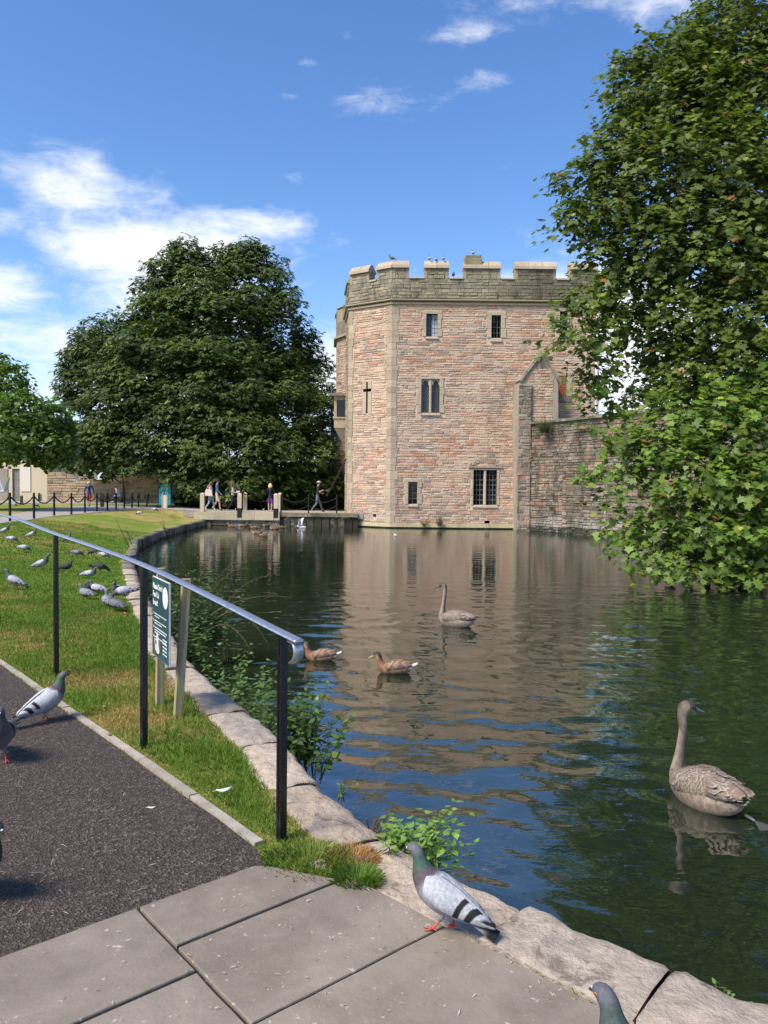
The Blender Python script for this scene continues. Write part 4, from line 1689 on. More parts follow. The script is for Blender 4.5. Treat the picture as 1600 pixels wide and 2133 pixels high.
def limbs(base, top, lobes, r0, rnd, col=(0.10, 0.085, 0.065), lr=1.0):
    """trunk with limbs reaching into the lobes"""
    mb = MB()
    base, top = Vector(base), Vector(top)
    pts, rad = [], []
    for k in range(7):
        t = k / 6
        pts.append(base.lerp(top, t) + Vector((math.sin(t * 3) * 0.15, math.cos(t * 2.3) * 0.12, 0)))
        rad.append(r0 * (1.25 - 0.35 * min(t * 6, 1)) * (1 - 0.6 * t))
    mb.tube(pts, rad, 10, col)
    for (c, r) in lobes:
        c = Vector(c)
        t0 = rnd.uniform(0.35, 0.95)
        a = base.lerp(top, t0)
        mid = a.lerp(c, 0.5) + Vector((rnd.uniform(-0.06, 0.06), rnd.uniform(0.0, 0.12), 0.12)) * (c - a).length
        mb.tube([a, mid, c], [r0 * 0.38 * lr * (1 - 0.4 * t0), r0 * 0.22 * lr, r0 * 0.07 * lr], 6, col)
        for q in range(5):
            e = c + Vector((rnd.uniform(-1, 1) * r[0], rnd.uniform(-1, 1) * r[1], rnd.uniform(-0.8, 0.9) * r[2])) * 0.85
            mb.tube([mid.lerp(c, rnd.uniform(0.3, 1)), (mid.lerp(c, 0.9)).lerp(e, 0.5) + Vector((0, 0, 0.1)), e], [r0 * 0.10 * lr, r0 * 0.06 * lr, r0 * 0.02 * lr], 4, col)
    return mb


# horse chestnut behind the path: palmate sprays of drooping leaflets
CH_L = lobes_from([(392, 596, 80, 74, 56), (515, 598, 78, 70, 57), (340, 660, 60, 70, 55), (455, 690, 125, 95, 53), (575, 715, 75, 105, 55), (205, 745, 66, 48, 56), (262, 745, 80, 80, 54),
                   (330, 770, 110, 90, 51), (440, 830, 130, 100, 49), (570, 860, 95, 100, 51), (628, 775, 40, 78, 56), (235, 855, 82, 78, 51), (335, 905, 115, 75, 49),
                   (480, 935, 130, 80, 48), (610, 960, 72, 80, 49), (160, 800, 32, 52, 56), (648, 870, 42, 88, 53), (225, 935, 70, 48, 51), (500, 1010, 130, 55, 48.5), (640, 1020, 55, 45, 49),
                   (400, 690, 90, 90, 56), (500, 790, 100, 110, 55), (385, 548, 34, 34, 56), (505, 548, 52, 30, 57)])


def chestnut():
    rg = np.random.default_rng(31)
    t = thing('chestnut_tree', 'huge dense dark green domed tree behind the footbridge', 'tree', (Pd(440, 1045, 56).x, 56, 0))
    C, N, TN = [], [], []
    for L in CH_L:
        area = L[1][0] * L[1][2]
        nc = int(7.5 * area) + 8
        cp, cd = shell_points(L, nc, rg, 0.80, 1.08)
        for q in range(nc):
            if cd[q, 1] > 0.45:
                continue
            inside = False
            for L2 in CH_L:
                if L2 is not L:
                    e = (cp[q] - np.array(L2[0])) / np.array(L2[1])
                    if np.dot(e, e) < 0.45:
                        inside = True
                        break
            if inside and rg.random() < 0.75:
                continue
            rr_ = rg.uniform(0.55, 1.15)
            m = int(95 * rr_ ** 2)
            p, d = shell_points((cp[q], (rr_, rr_, rr_ * 0.72)), m, rg, 0.5, 1.05)
            k = (d[:, 2] > -0.55) & (d[:, 1] < 0.5) & (p[:, 2] > 0.35)
            C.append(p[k])
            N.append((d * 0.75 + cd[q] * 0.5)[k])
            TN.append(np.full(k.sum(), rg.uniform(0.68, 1.32)))
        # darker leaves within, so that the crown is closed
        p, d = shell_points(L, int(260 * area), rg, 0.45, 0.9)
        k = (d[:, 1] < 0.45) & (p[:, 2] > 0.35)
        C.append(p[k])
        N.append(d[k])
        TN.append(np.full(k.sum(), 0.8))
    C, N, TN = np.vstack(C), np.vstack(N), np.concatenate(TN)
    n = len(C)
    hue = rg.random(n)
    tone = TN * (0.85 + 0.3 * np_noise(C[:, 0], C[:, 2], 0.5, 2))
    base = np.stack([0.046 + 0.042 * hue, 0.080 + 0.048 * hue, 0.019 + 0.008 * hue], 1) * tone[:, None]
    yel = rg.random(n) < 0.03
    base[yel] *= np.array([2.0, 1.5, 1.0])
    # each spray: five leaflets spread like a hand, drooping from one point
    out = N * np.array([1, 1, 0.5]) + np.array([0, 0, 0.35])
    out /= np.linalg.norm(out, axis=1, keepdims=True)
    side_ = np.cross(out, np.array([0, 0, 1.0]))
    side_ /= np.linalg.norm(side_, axis=1, keepdims=True) + 1e-9
    fwd = np.cross(np.array([0, 0, 1.0]), side_)
    CC, NN, RR, KK, SS = [], [], [], [], []
    dr0 = rg.normal(-0.45, 0.5, n)
    spin = rg.normal(0, 0.7, n)
    for k, ang in enumerate((-1.25, -0.62, 0.0, 0.62, 1.25)):
        droop = dr0 + rg.normal(0, 0.25, n)
        dirv = fwd * np.cos(ang + spin)[:, None] + side_ * np.sin(ang + spin)[:, None]
        dirv = dirv * np.cos(droop)[:, None] + np.array([0, 0, 1.0]) * np.sin(droop)[:, None]
        sz = 0.33 * (1 - 0.16 * abs(ang)) * (0.8 + 0.45 * rg.random(n))
        CC.append(C + dirv * (sz * 0.5)[:, None])
        up = np.array([0, 0, 1.0]) * 0.6 + out * 0.8 + rg.normal(0, 0.35, (n, 3))
        NN.append(up)
        RR.append(dirv)
        KK.append(base * (0.85 + 0.3 * rg.random(n))[:, None])
        SS.append(sz)
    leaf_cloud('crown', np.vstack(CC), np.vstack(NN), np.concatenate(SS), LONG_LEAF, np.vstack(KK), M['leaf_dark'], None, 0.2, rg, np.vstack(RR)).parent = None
    o = bpy.data.objects['crown']
    o.parent = t
    o.matrix_parent_inverse = Matrix.Translation(-Vector(t.location))
    tr = limbs((t.location.x, 56, -0.1), (t.location.x + 0.4, 56, 13), CH_L[:16], 0.75, random.Random(3)).build('trunk', M['bark'], t, True)
    tr.matrix_parent_inverse = Matrix.Translation(-Vector(t.location))


chestnut()


def adopt(o, t):
    o.parent = t
    o.matrix_parent_inverse = Matrix.Translation(-Vector(t.location))
    return o


def plain_tree(name, label, loc, lobes, size, shape, colA, colB, mat, dens, seed, r0, top, trunk_col=(0.10, 0.085, 0.065), facing=0.5, jit=0.45, lo=0.6):
    rg = np.random.default_rng(seed)
    t = thing(name, label, 'tree', loc)
    C, N = [], []
    for L in lobes:
        n = int(dens * L[1][0] * L[1][2]) + 60
        p, d = shell_points(L, n, rg, lo, 1.06)
        C.append(p)
        N.append(d)
    C, N = np.vstack(C), np.vstack(N)
    k = C[:, 2] > -0.7
    C, N = C[k], N[k]
    n = len(C)
    h = rg.random(n)[:, None]
    tone = 0.78 + 0.45 * np_noise(C[:, 0] + C[:, 1], C[:, 2] * 1.3, 1.1, seed)
    K = (np.array(colA) * (1 - h) + np.array(colB) * h) * tone[:, None]
    nn = N * facing + np.array([0, 0, 0.7]) + rg.normal(0, jit, (n, 3))
    adopt(leaf_cloud('crown', C, nn, size * (0.7 + 0.6 * rg.random(n)), shape, K, mat, None, 0.15, rg), t)
    adopt(limbs(loc, top, lobes, r0, random.Random(seed), trunk_col).build('trunk', M['bark'], t, True), t)
    return t


# bright tree at the left edge
LT = lobes_from([(-70, 850, 110, 90, 41), (20, 800, 45, 46, 42), (-20, 760, 40, 34, 43), (50, 862, 70, 52, 40), (110, 878, 46, 44, 41), (70, 922, 75, 44, 40), (-10, 925, 80, 50, 39), (135, 925, 26, 46, 41), (-100, 930, 90, 50, 40), (100, 950, 45, 30, 40.5)])
plain_tree('lime_tree', 'bright green leafy tree at the edge of the road beside the plastered building', (Pd(-75, 1020, 41).x, 41, 0), LT, 0.27, OVAL_LEAF, (0.075, 0.135, 0.028), (0.12, 0.20, 0.04), M['leaf_lime'], 620, 5, 0.28,
           (Pd(-75, 800, 41).x, 41, 6.5), lo=0.55)
# shrubs and trees closing the view behind the bridge
CT = lobes_from([(690, 830, 14, 30, 64), (685, 900, 22, 60, 64), (692, 960, 28, 60, 63), (664, 1000, 40, 60, 62), (700, 1010, 30, 45, 62)])
plain_tree('conifer', 'dark narrow conifer between the domed tree and the gatehouse', (Pd(690, 1045, 64).x, 64, 0), CT, 0.3, LONG_LEAF, (0.03, 0.05, 0.02), (0.05, 0.075, 0.028), M['leaf_dark'], 500, 6, 0.25, (Pd(690, 850, 64).x, 64, 8))
YB_ = lobes_from([(690, 1005, 22, 30, 58), (676, 1030, 26, 26, 57), (700, 1040, 22, 24, 57)])
plain_tree('yellow_shrub', 'sunlit yellow-green shrub beside the gatehouse foot beyond the bridge', (Pd(688, 1045, 58).x, 58, -0.3), YB_, 0.2, OVAL_LEAF, (0.16, 0.18, 0.03), (0.24, 0.25, 0.05), M['leaf_lime'], 900, 7, 0.1, (Pd(690, 1000, 58).x, 58, 1.6))
HG = lobes_from([(440, 1030, 60, 34, 50.5), (510, 1026, 70, 40, 50.5), (600, 1026, 70, 42, 50.5), (668, 1030, 50, 38, 50.5), (400, 1036, 40, 22, 52), (550, 1010, 80, 40, 52), (640, 1010, 60, 46, 52), (700, 1040, 26, 26, 50)])
plain_tree('dark_shrubbery', 'dark evergreen shrubbery along the water behind the bridge', (Pd(540, 1045, 50.5).x, 50.5, -0.3), HG, 0.26, OVAL_LEAF, (0.018, 0.035, 0.013), (0.03, 0.05, 0.018), M['leaf_dark'], 1500, 8, 0.1, (Pd(540, 1020, 50.5).x, 50.5, 1.6), lo=0.3)
# ivy mass over the garden wall
IV = lobes_from([(185, 975, 45, 20, 58), (270, 972, 60, 20, 58), (330, 968, 50, 20, 58), (215, 990, 30, 14, 58), (160, 960, 24, 30, 58)])
plain_tree('ivy_hedge', 'dark ivy spilling over the top of the rubble garden wall', (Pd(250, 1045, 59).x, 59.3, 0), IV, 0.22, OVAL_LEAF, (0.035, 0.065, 0.018), (0.06, 0.10, 0.025), M['leaf_dark'], 700, 9, 0.12, (Pd(250, 980, 59).x, 59.3, 2.4))
# trees that stood behind the curtain wall, glimpsed through the leaves
BW = lobes_from([(1330, 830, 40, 24, 48), (1390, 820, 50, 40, 46), (1470, 800, 70, 60, 45), (1560, 790, 80, 70, 44)])
plain_tree('garden_tree', 'green tree behind the curtain wall glimpsed through the leaves', (Pd(1440, 1000, 46).x, 46, 0), BW, 0.22, OVAL_LEAF, (0.05, 0.085, 0.025), (0.09, 0.13, 0.035), M['leaf_lime'], 450, 10, 0.25, (Pd(1440, 800, 46).x, 46, 6))

# ------------------------------------------------------------------ great plane tree overhanging the water
PL = lobes_from([
    (1560, 60, 130, 130, 23), (1480, 130, 95, 100, 22.5), (1385, 130, 62, 62, 22), (1600, 210, 150, 120, 22), (1450, 240, 110, 95, 21.5), (1350, 235, 72, 72, 21.5), (1315, 165, 34, 50, 22),
    (1280, 320, 62, 62, 21), (1215, 365, 44, 26, 21), (1390, 370, 110, 95, 20.5), (1530, 360, 120, 110, 20.5), (1280, 430, 72, 58, 20.5), (1205, 450, 34, 36, 20.5), (1370, 500, 90, 80, 20.5),
    (1490, 510, 110, 95, 20), (1600, 480, 110, 120, 20), (1265, 540, 45, 52, 20.5), (1240, 610, 42, 40, 20.3), (1330, 580, 55, 40, 21), (1215, 692, 50, 42, 19.8), (1246, 765, 28, 36, 20),
    (1310, 662, 34, 26, 20.5), (1440, 650, 90, 70, 20.2), (1390, 720, 50, 50, 21.5), (1560, 640, 100, 90, 19.5), (1290, 815, 46, 38, 20), (1425, 770, 55, 60, 20.5), (1500, 770, 90, 70, 19.5), (1610, 770, 90, 90, 19),
    (1278, 890, 34, 46, 19.5), (1440, 870, 95, 55, 18.5), (1370, 930, 55, 45, 18.3), (1550, 890, 110, 70, 18), (1290, 985, 52, 30, 18.5), (1330, 1015, 60, 55, 18.5), (1460, 980, 95, 70, 17.8), (1590, 1000, 90, 80, 17.5),
    (1280, 1075, 26, 42, 18.5), (1365, 1105, 62, 42, 18), (1480, 1085, 85, 60, 17.6), (1590, 1110, 90, 70, 17.2), (1420, 1165, 45, 34, 17.6), (1500, 1178, 60, 30, 17.4), (1580, 1188, 60, 28, 17.2),
    (1700, 300, 150, 300, 22), (1720, 800, 140, 300, 19)])


def plane_tree():
    rg = np.random.default_rng(77)
    bx_, by_ = 13.8, 22.5
    t = thing('plane_tree', 'tall plane tree drooping its lobed bright green leaves down to the water', 'tree', (bx_, by_, -0.2))
    C, N, S_, RR, K = [], [], [], [], []
    twigs = MB()
    for li, L in enumerate(PL):
        c, r = np.array(L[0]), np.array(L[1])
        vol = r[0] * r[2]
        nt_ = int((140 if c[2] > 4.5 else 118) * vol) + 16
        fringe = (c[0] / c[1] < 0.335) and c[2] < 4.6
        if fringe:
            nt_ = int(nt_ * 0.32)
        if li >= len(PL) - 2:
            nt_ = int(4.5 * vol)
        p, d = shell_points(L, nt_, rg, 0.3, 1.04)
        for q in range(nt_):
            if d[q, 1] > 0.75:
                continue
            p0 = p[q]
            if p0[2] < WATER_Z + 0.1:
                continue
            # drooping spray of 9-16 leaves
            out = d[q] * np.array([1, 1, 0.25]) + rg.normal(0, 0.35, 3)
            out[2] -= 0.35
            out /= np.linalg.norm(out)
            Ls = rg.uniform(0.35, 0.95)
            m = int(rg.integers(8, 15))
            bright = rg.uniform(0.62, 1.38)
            ts = rg.random(m)
            pos_ = p0 + out * (ts * Ls)[:, None] + rg.normal(0, 0.085, (m, 3))
            pos_[:, 2] -= 0.12 * ts * ts
            C.append(pos_)
            up = np.array([0, 0, 0.85]) + d[q] * 0.55 + rg.normal(0, 0.38, (m, 3))
            up[:, 1] -= 0.25
            N.append(up)
            dr = out * 0.7 + rg.normal(0, 0.55, (m, 3))
            dr[:, 2] -= 0.5
            RR.append(dr)
            S_.append(rg.uniform(0.11, 0.215, m) * (1.0 if p0[2] > 4.5 else 1.06))
            h = rg.random((m, 1))
            low = 1.0 if p0[2] < 4.5 else 0.0
            a, b = np.array([0.062, 0.100, 0.018]), np.array([0.125, 0.172, 0.030])
            if low:
                a, b = np.array([0.070, 0.135, 0.022]), np.array([0.160, 0.240, 0.038])
            kk = (a * (1 - h) + b * h) * bright
            br = rg.random(m) < 0.006
            kk[br] = np.array([0.30, 0.13, 0.05])
            yl = rg.random(m) < 0.03
            kk[yl] = kk[yl] * np.array([1.9, 1.4, 0.9])
            K.append(kk)
            if q % 3 == 0:
                e = p0 + out * Ls
                a0 = p0 + (c - p0) * 0.35
                twigs.tube([a0, p0, p0 + out * Ls * 0.5, e], [0.014, 0.010, 0.006, 0.003], 3, (0.13, 0.105, 0.075), False)
    C, N, RR, K = np.vstack(C), np.vstack(N), np.vstack(RR), np.vstack(K)
    S_ = np.concatenate(S_)
    k = C[:, 2] > WATER_Z + 0.02
    o = leaf_cloud('crown', C[k], N[k], S_[k], PLANE_LEAF, K[k], M['leaf_plane'], None, 0.22, rg, RR[k])
    adopt(o, t)
    adopt(twigs.build('twigs', M['bark'], t), t)
    tag(bpy.data.objects['twigs'], kind='stuff')
    adopt(limbs((bx_, by_, -0.5), (bx_ - 1.0, by_ + 0.3, 17), PL[:24:3], 0.7, random.Random(9), (0.07, 0.06, 0.045), 0.3).build('trunk', M['bark'], t, True), t)
    # long bare hanging twigs low over the water
    rr = random.Random(3)
    mb = MB()
    for k in range(16):
        a = Pd(rr.uniform(1400, 1600), rr.uniform(850, 1120), 17.6)
        pts = [a]
        for j in range(5):
            a = a + Vector((rr.uniform(-0.25, 0.2), rr.uniform(-0.1, 0.1), -rr.uniform(0.12, 0.35)))
            if a.z < WATER_Z + 0.05:
                break
            pts.append(a)
        if len(pts) > 2:
            mb.tube(pts, [0.012 - 0.0018 * i for i in range(len(pts))], 4, (0.24, 0.2, 0.14), False)
    adopt(mb.build('hanging_twigs', M['bark'], t), t)


plane_tree()
# the bank the plane tree grows from
rb = [(10.6, 10.0), (10.3, 16.0), (10.6, 21.0), (11.6, 25.5), (13.5, 27.0), (25, 12), (25, 4), (12, 4)]
vs = [(x, y, WATER_Z - 0.5) for x, y in rb] + [(x + 0.5, y, -0.25) for x, y in rb]
n = len(rb)
tb = mesh('bank', vs, [tuple(range(n, 2 * n))] + [(i, (i + 1) % n, n + (i + 1) % n, n + i) for i in range(n)], M['ground'])
tag(tb, kind='structure')
# ------------------------------------------------------------------ handrail
RAILP = [(-3.95, 7.85, 1.17), (-2.53, 5.92, 1.10), (-1.35, 4.32, 1.035), (-0.42, 3.20, 0.875)]
hr = thing('handrail', 'black painted iron handrail with flat top bar curling down at its end', 'handrail')


def flatbar(pts, wdt, thk, bulge=0.3):
    """flat bar with a slightly rounded top swept along points"""
    prof = [(-0.5, 0), (-0.5, 0.55), (-0.36, 0.9), (0, 1.0), (0.36, 0.9), (0.5, 0.55), (0.5, 0)]
    vs, fs = [], []
    n = len(prof)
    pts = [Vector(p) for p in pts]
    lat0 = None
    for i, p in enumerate(pts):
        t = (pts[min(i + 1, len(pts) - 1)] - pts[max(i - 1, 0)]).normalized()
        h = Vector((t.x, t.y, 0))
        if h.length > 0.25 or lat0 is None:
            lat = Vector((h.y, -h.x, 0)).normalized()
            if lat0 is not None and lat.dot(lat0) < 0:
                lat = -lat
            lat0 = lat
        lat = lat0
        up = lat.cross(t)
        if i == 0:
            flip = -1.0 if up.z < 0 else 1.0
        up = up * flip
        vs += [p + lat * (a * wdt) + up * (b * thk) for a, b in prof]
    for i in range(len(pts) - 1):
        for k in range(n):
            k2 = (k + 1) % n
            fs.append((i * n + k, i * n + k2, (i + 1) * n + k2, (i + 1) * n + k))
    fs.append(tuple(range(n - 1, -1, -1)))
    fs.append(tuple((len(pts) - 1) * n + k for k in range(n)))
    return vs, fs


def crom(pts, per=8):
    pts = [Vector(p) for p in pts]
    q = [pts[0] * 2 - pts[1]] + pts + [pts[-1] * 2 - pts[-2]]
    out = []
    for i in range(1, len(q) - 2):
        p0, p1, p2, p3 = q[i - 1], q[i], q[i + 1], q[i + 2]
        for k in range(per):
            t = k / per
            out.append(0.5 * ((2 * p1) + (-p0 + p2) * t + (2 * p0 - 5 * p1 + 4 * p2 - p3) * t * t + (-p0 + 3 * p1 - 3 * p2 + p3) * t ** 3))
    out.append(pts[-1])
    return out


last, prevp = Vector(RAILP[-1]), Vector(RAILP[-2])
hd = (last - prevp)
hd.z = 0
hd.normalize()
curl = []
c0 = last + hd * 0.075 + Vector((0, 0, -0.010))
rc = 0.044
for k in range(1, 13):
    a = R(14.0 * k)
    curl.append(c0 + hd * (rc * math.sin(a)) + Vector((0, 0, -rc * (1 - math.cos(a)))))
rail_pts = crom([(-6.6, 11.0, 1.21)] + RAILP + [tuple(c0)], 8) + curl
vs, fs = flatbar(rail_pts, 0.05, 0.013)
rail_cols = [(0, 0, 0) if (i % 7) in (0, 6) else (1, 1, 1) for i in range(len(vs))]


def railmat():
    m, nt, b = newmat('worn_rail')
    c = pos(nt)
    at = nt.n('ShaderNodeAttribute', attribute_name='col').outputs['Fac']
    wear = nt.maprange(nt.noise(c, 70.0, 5.0, 0.75), 0.36, 0.5, 0.45, 1.0)
    f = nt.math('MULTIPLY', nt.maprange(at, 0.35, 0.6, 0, 1), wear)
    nt.link(nt.mix(f, (0.006, 0.006, 0.008), (0.46, 0.48, 0.54)), b.inputs['Base Color'])
    nt.link(nt.math('MULTIPLY', f, 0.85), b.inputs['Metallic'])
    nt.link(nt.maprange(nt.noise(c, 40.0, 4.0), 0.3, 0.7, 0.28, 0.48, False), b.inputs['Roughness'])
    nt.link(nt.bump(nt.noise(c, 90.0, 4.0), 0.12, 0.003), b.inputs['Normal'])
    return m


mesh('rail', vs, fs, railmat(), hr, True, rail_cols)
for (x, y, z) in RAILP:
    mb = MB()
    t = hd
    lat = Vector((t.y, -t.x, 0))
    Mx = Matrix.Translation((x, y, 0)) @ Matrix(((t.x, lat.x, 0, 0), (t.y, lat.y, 0, 0), (0, 0, 1, 0), (0, 0, 0, 1)))
    mb.box((-0.017, -0.016, -0.12), (-0.003, 0.016, z + 0.001), (0.01, 0.01, 0.01), Mx)
    mb.box((0.003, -0.016, -0.12), (0.017, 0.016, z + 0.001), (0.01, 0.01, 0.01), Mx)
    mb.box((-0.004, -0.012, -0.12), (0.004, 0.012, z - 0.002), (0.01, 0.01, 0.01), Mx)
    mb.build('post', M['black'], hr)

# ------------------------------------------------------------------ writing helper


def text_mesh(name, body, size, mat, parent, M4, col=(0.8, 0.8, 0.8), align='LEFT', bold=0.0, spacing=1.0):
    cu = bpy.data.curves.new(name, 'FONT')
    cu.body = body
    cu.size = size
    cu.align_x = align
    cu.offset = bold
    cu.space_line = spacing
    cu.resolution_u = 3
    tmp = bpy.data.objects.new(name + '_tmp', cu)
    COL.objects.link(tmp)
    bpy.context.view_layer.update()
    me = bpy.data.meshes.new_from_object(tmp.evaluated_get(bpy.context.evaluated_depsgraph_get()))
    bpy.data.objects.remove(tmp)
    me.transform(M4)
    set_cols(me, [col] * len(me.vertices))
    me.materials.clear()
    return link(name, me, mat, parent)


def woodgrain():
    m, nt, b = newmat('softwood_post')
    c = nt.mapping(pos(nt), scale=(9, 9, 1.3))
    wv = nt.n('ShaderNodeTexWave', wave_type='RINGS', rings_direction='X')
    nt.link(c, wv.inputs['Vector'])
    wv.inputs['Scale'].default_value = 1.2
    wv.inputs['Distortion'].default_value = 6.0
    wv.inputs['Detail'].default_value = 3.0
    col = nt.mix(nt.maprange(wv.outputs['Fac'], 0.1, 0.9, 0, 1), (0.36, 0.30, 0.19), (0.21, 0.165, 0.095))
    grn = nt.maprange(nt.noise(pos(nt), 4.0, 4.0), 0.45, 0.65, 0, 0.6)
    nt.link(nt.mix(grn, col, (0.25, 0.24, 0.10)), b.inputs['Base Color'])
    b.inputs['Roughness'].default_value = 0.85
    nt.link(nt.bump(wv.outputs['Fac'], 0.2, 0.004), b.inputs['Normal'])
    return m


M['softwood'] = woodgrain()
# ------------------------------------------------------------------ notice about feeding the birds
nb_ = thing('notice_board', 'dark green feeding notice on two softwood posts beside the handrail', 'sign', (-1.44, 5.0, 0))
BL, BR_ = Vector((-1.56, 5.20, 0)), Vector((-1.335, 4.80, 0))
bu = (BR_ - BL).normalized()
bn = Vector((-bu.y, bu.x, 0))
if bn.dot(Vector((0, 0, 0)) - BL) < 0:
    bn = -bn
bw = (BR_ - BL).length
BZ0, BZ1 = 0.345, 0.875
inv = Matrix.Translation(-Vector(nb_.location))


def BM(u, z, d=0.0):
    return BL + bu * u + bn * d + Vector((0, 0, z))


mb = MB()
mb.hexa([BM(0, BZ0, 0.006), BM(bw, BZ0, 0.006), BM(bw, BZ0, -0.004), BM(0, BZ0, -0.004)], [BM(0, BZ1, 0.006), BM(bw, BZ1, 0.006), BM(bw, BZ1, -0.004), BM(0, BZ1, -0.004)], (0.55, 0.58, 0.56))
o = mb.build('board', M['matte'], nb_)
o.matrix_parent_inverse = inv
mb = MB()
mb.add([BM(0.003, BZ0 + 0.003, 0.0075), BM(bw - 0.006, BZ0 + 0.003, 0.0075), BM(bw - 0.006, BZ1 - 0.003, 0.0075), BM(0.003, BZ1 - 0.003, 0.0075)], [(0, 1, 2, 3)], (0.018, 0.060, 0.062))
o = mb.build('printed_face', M['matte'], nb_)
o.matrix_parent_inverse = inv
TM = Matrix.Translation(BM(0, 0, 0.0095)) @ Matrix(((bu.x, 0, bn.x, 0), (bu.y, 0, bn.y, 0), (0, 1, 0, 0), (0, 0, 0, 1)))
if bu.cross(Vector((0, 0, 1))).dot(bn) < 0:
    pass
o = text_mesh('lettering', "Please Don't\nFeed Us\nBread!", 0.052, M['matte'], nb_, TM @ Matrix.Translation((0.03, BZ1 - 0.075, 0)), (0.85, 0.87, 0.85), bold=0.0012, spacing=1.05)
o.matrix_parent_inverse = inv
mb = MB()
cc = []
for k in range(32):
    a = 2 * math.pi * k / 32
    cc.append(BM(bw - 0.09 + 0.07 * math.cos(a), BZ1 - 0.105 + 0.07 * math.sin(a), 0.0095))
mb.add(cc, [tuple(range(32))], (0.80, 0.76, 0.70))
o = mb.build('round_badge', M['matte'], nb_)
o.matrix_parent_inverse = inv
mb = MB()
rr = random.Random(2)


def bar(mb, u0, u1, z, h, col, d=0.0095):
    mb.add([BM(u0, z, d), BM(u1, z, d), BM(u1, z + h, d), BM(u0, z + h, d)], [(0, 1, 2, 3)], col)


z = BZ1 - 0.245
for lines in ((0.32, 0.13), (0.31, 0.20), (0.33, 0.31, 0.13), (0.31, 0.10)):
    bar(mb, 0.045, 0.062, z - 0.004, 0.016, (0.6, 0.62, 0.35))
    for L in lines:
        u = 0.078
        while u < 0.078 + L:
            ww = rr.uniform(0.012, 0.034)
            bar(mb, u, min(u + ww, 0.078 + L), z, 0.0075, (0.7, 0.74, 0.72))
            u += ww + 0.007
        z -= 0.017
    z -= 0.012
for k in range(5):
    u = 0.305
    while u < 0.40:
        ww = rr.uniform(0.012, 0.03)
        bar(mb, u, min(u + ww, 0.41), BZ0 + 0.145 - k * 0.023, 0.009, (0.7, 0.74, 0.72))
        u += ww + 0.007
o = mb.build('small_print', M['matte'], nb_)
tag(o, kind='stuff')
o.matrix_parent_inverse = inv
# printed picture: a white bird on a dark ground
mb = MB()
ring = []
for k in range(28):
    a = 2 * math.pi * k / 28
    rr_ = 1 + 0.08 * math.sin(3 * a + 1) + 0.06 * math.sin(5 * a)
    ring.append((0.145 + 0.115 * math.cos(a) * rr_, BZ0 + 0.10 + 0.085 * math.sin(a) * rr_))
mb.add([BM(u, z, 0.0092) for u, z in ring], [tuple(range(28))], (0.06, 0.05, 0.045))
body = [(0.06, 0.15), (0.075, 0.085), (0.11, 0.075), (0.12, 0.12), (0.135, 0.165), (0.165, 0.175), (0.185, 0.14), (0.19, 0.09), (0.215, 0.055), (0.20, 0.035), (0.15, 0.03), (0.09, 0.05)]
mb.add([BM(u, BZ0 + z, 0.0100) for u, z in body], [tuple(range(len(body)))], (0.55, 0.55, 0.54))
mb.add([BM(u, BZ0 + z, 0.0104) for u, z in [(0.115, 0.09), (0.135, 0.085), (0.135, 0.11), (0.12, 0.11)]], [(0, 1, 2, 3)], (0.07, 0.06, 0.055))
mb.add([BM(u, BZ0 + z, 0.0104) for u, z in [(0.195, 0.14), (0.199, 0.142), (0.235, 0.075), (0.23, 0.072)]], [(0, 1, 2, 3)], (0.5, 0.38, 0.3))
o = mb.build('printed_picture', M['matte'], nb_)
o.matrix_parent_inverse = inv


def post4(base, top, wdt, mat, name, parent, rz, chamfer=0.004):
    b, t = Vector(base), Vector(top)
    ex = Vector((math.cos(rz), math.sin(rz), 0)) * wdt / 2
    ey = Vector((-math.sin(rz), math.cos(rz), 0)) * wdt / 2
    mb = MB()
    mb.hexa([b - ex - ey, b + ex - ey, b + ex + ey, b - ex + ey], [t - ex - ey, t + ex - ey, t + ex + ey, t - ex + ey], (0.35, 0.29, 0.18))
    o = mb.build(name, mat, parent)
    return o


lp = BL + bu * 0.05 - bn * 0.031
rp0 = P(369, 1492)
rp1 = Pd(388, 1206, rp0.y - 0.02)
bz = math.atan2(bu.y, bu.x)
for (b_, t_) in ((Vector((lp.x - 0.0, lp.y, -0.1)), Vector((lp.x + 0.008, lp.y, 0.93))), (Vector((rp0.x, rp0.y, -0.1)), rp1)):
    o = post4(b_, t_, 0.05, M['softwood'], 'post', nb_, bz)
    o.matrix_parent_inverse = inv

# ------------------------------------------------------------------ chain fence by the far path
FP = [(-40, 1096), (21, 1085.7), (71, 1081), (113, 1074.5), (149, 1072), (177, 1068.3), (202, 1065.6), (224, 1064.5), (242, 1062), (259, 1059.8), (275, 1058), (288, 1057), (304, 1057)]
fpos = [P(x, y) for x, y in FP]
ords = ['outside the frame edge', 'nearest the frame edge', 'second from the frame edge', 'third from the frame edge', 'fourth from the frame edge, by the child', 'fifth from the frame edge, before the child', 'sixth from the frame edge', 'seventh from the frame edge',
        'eighth from the frame edge', 'ninth from the frame edge', 'tenth from the frame edge', 'eleventh from the frame edge', 'leaning, last before the teal sign']


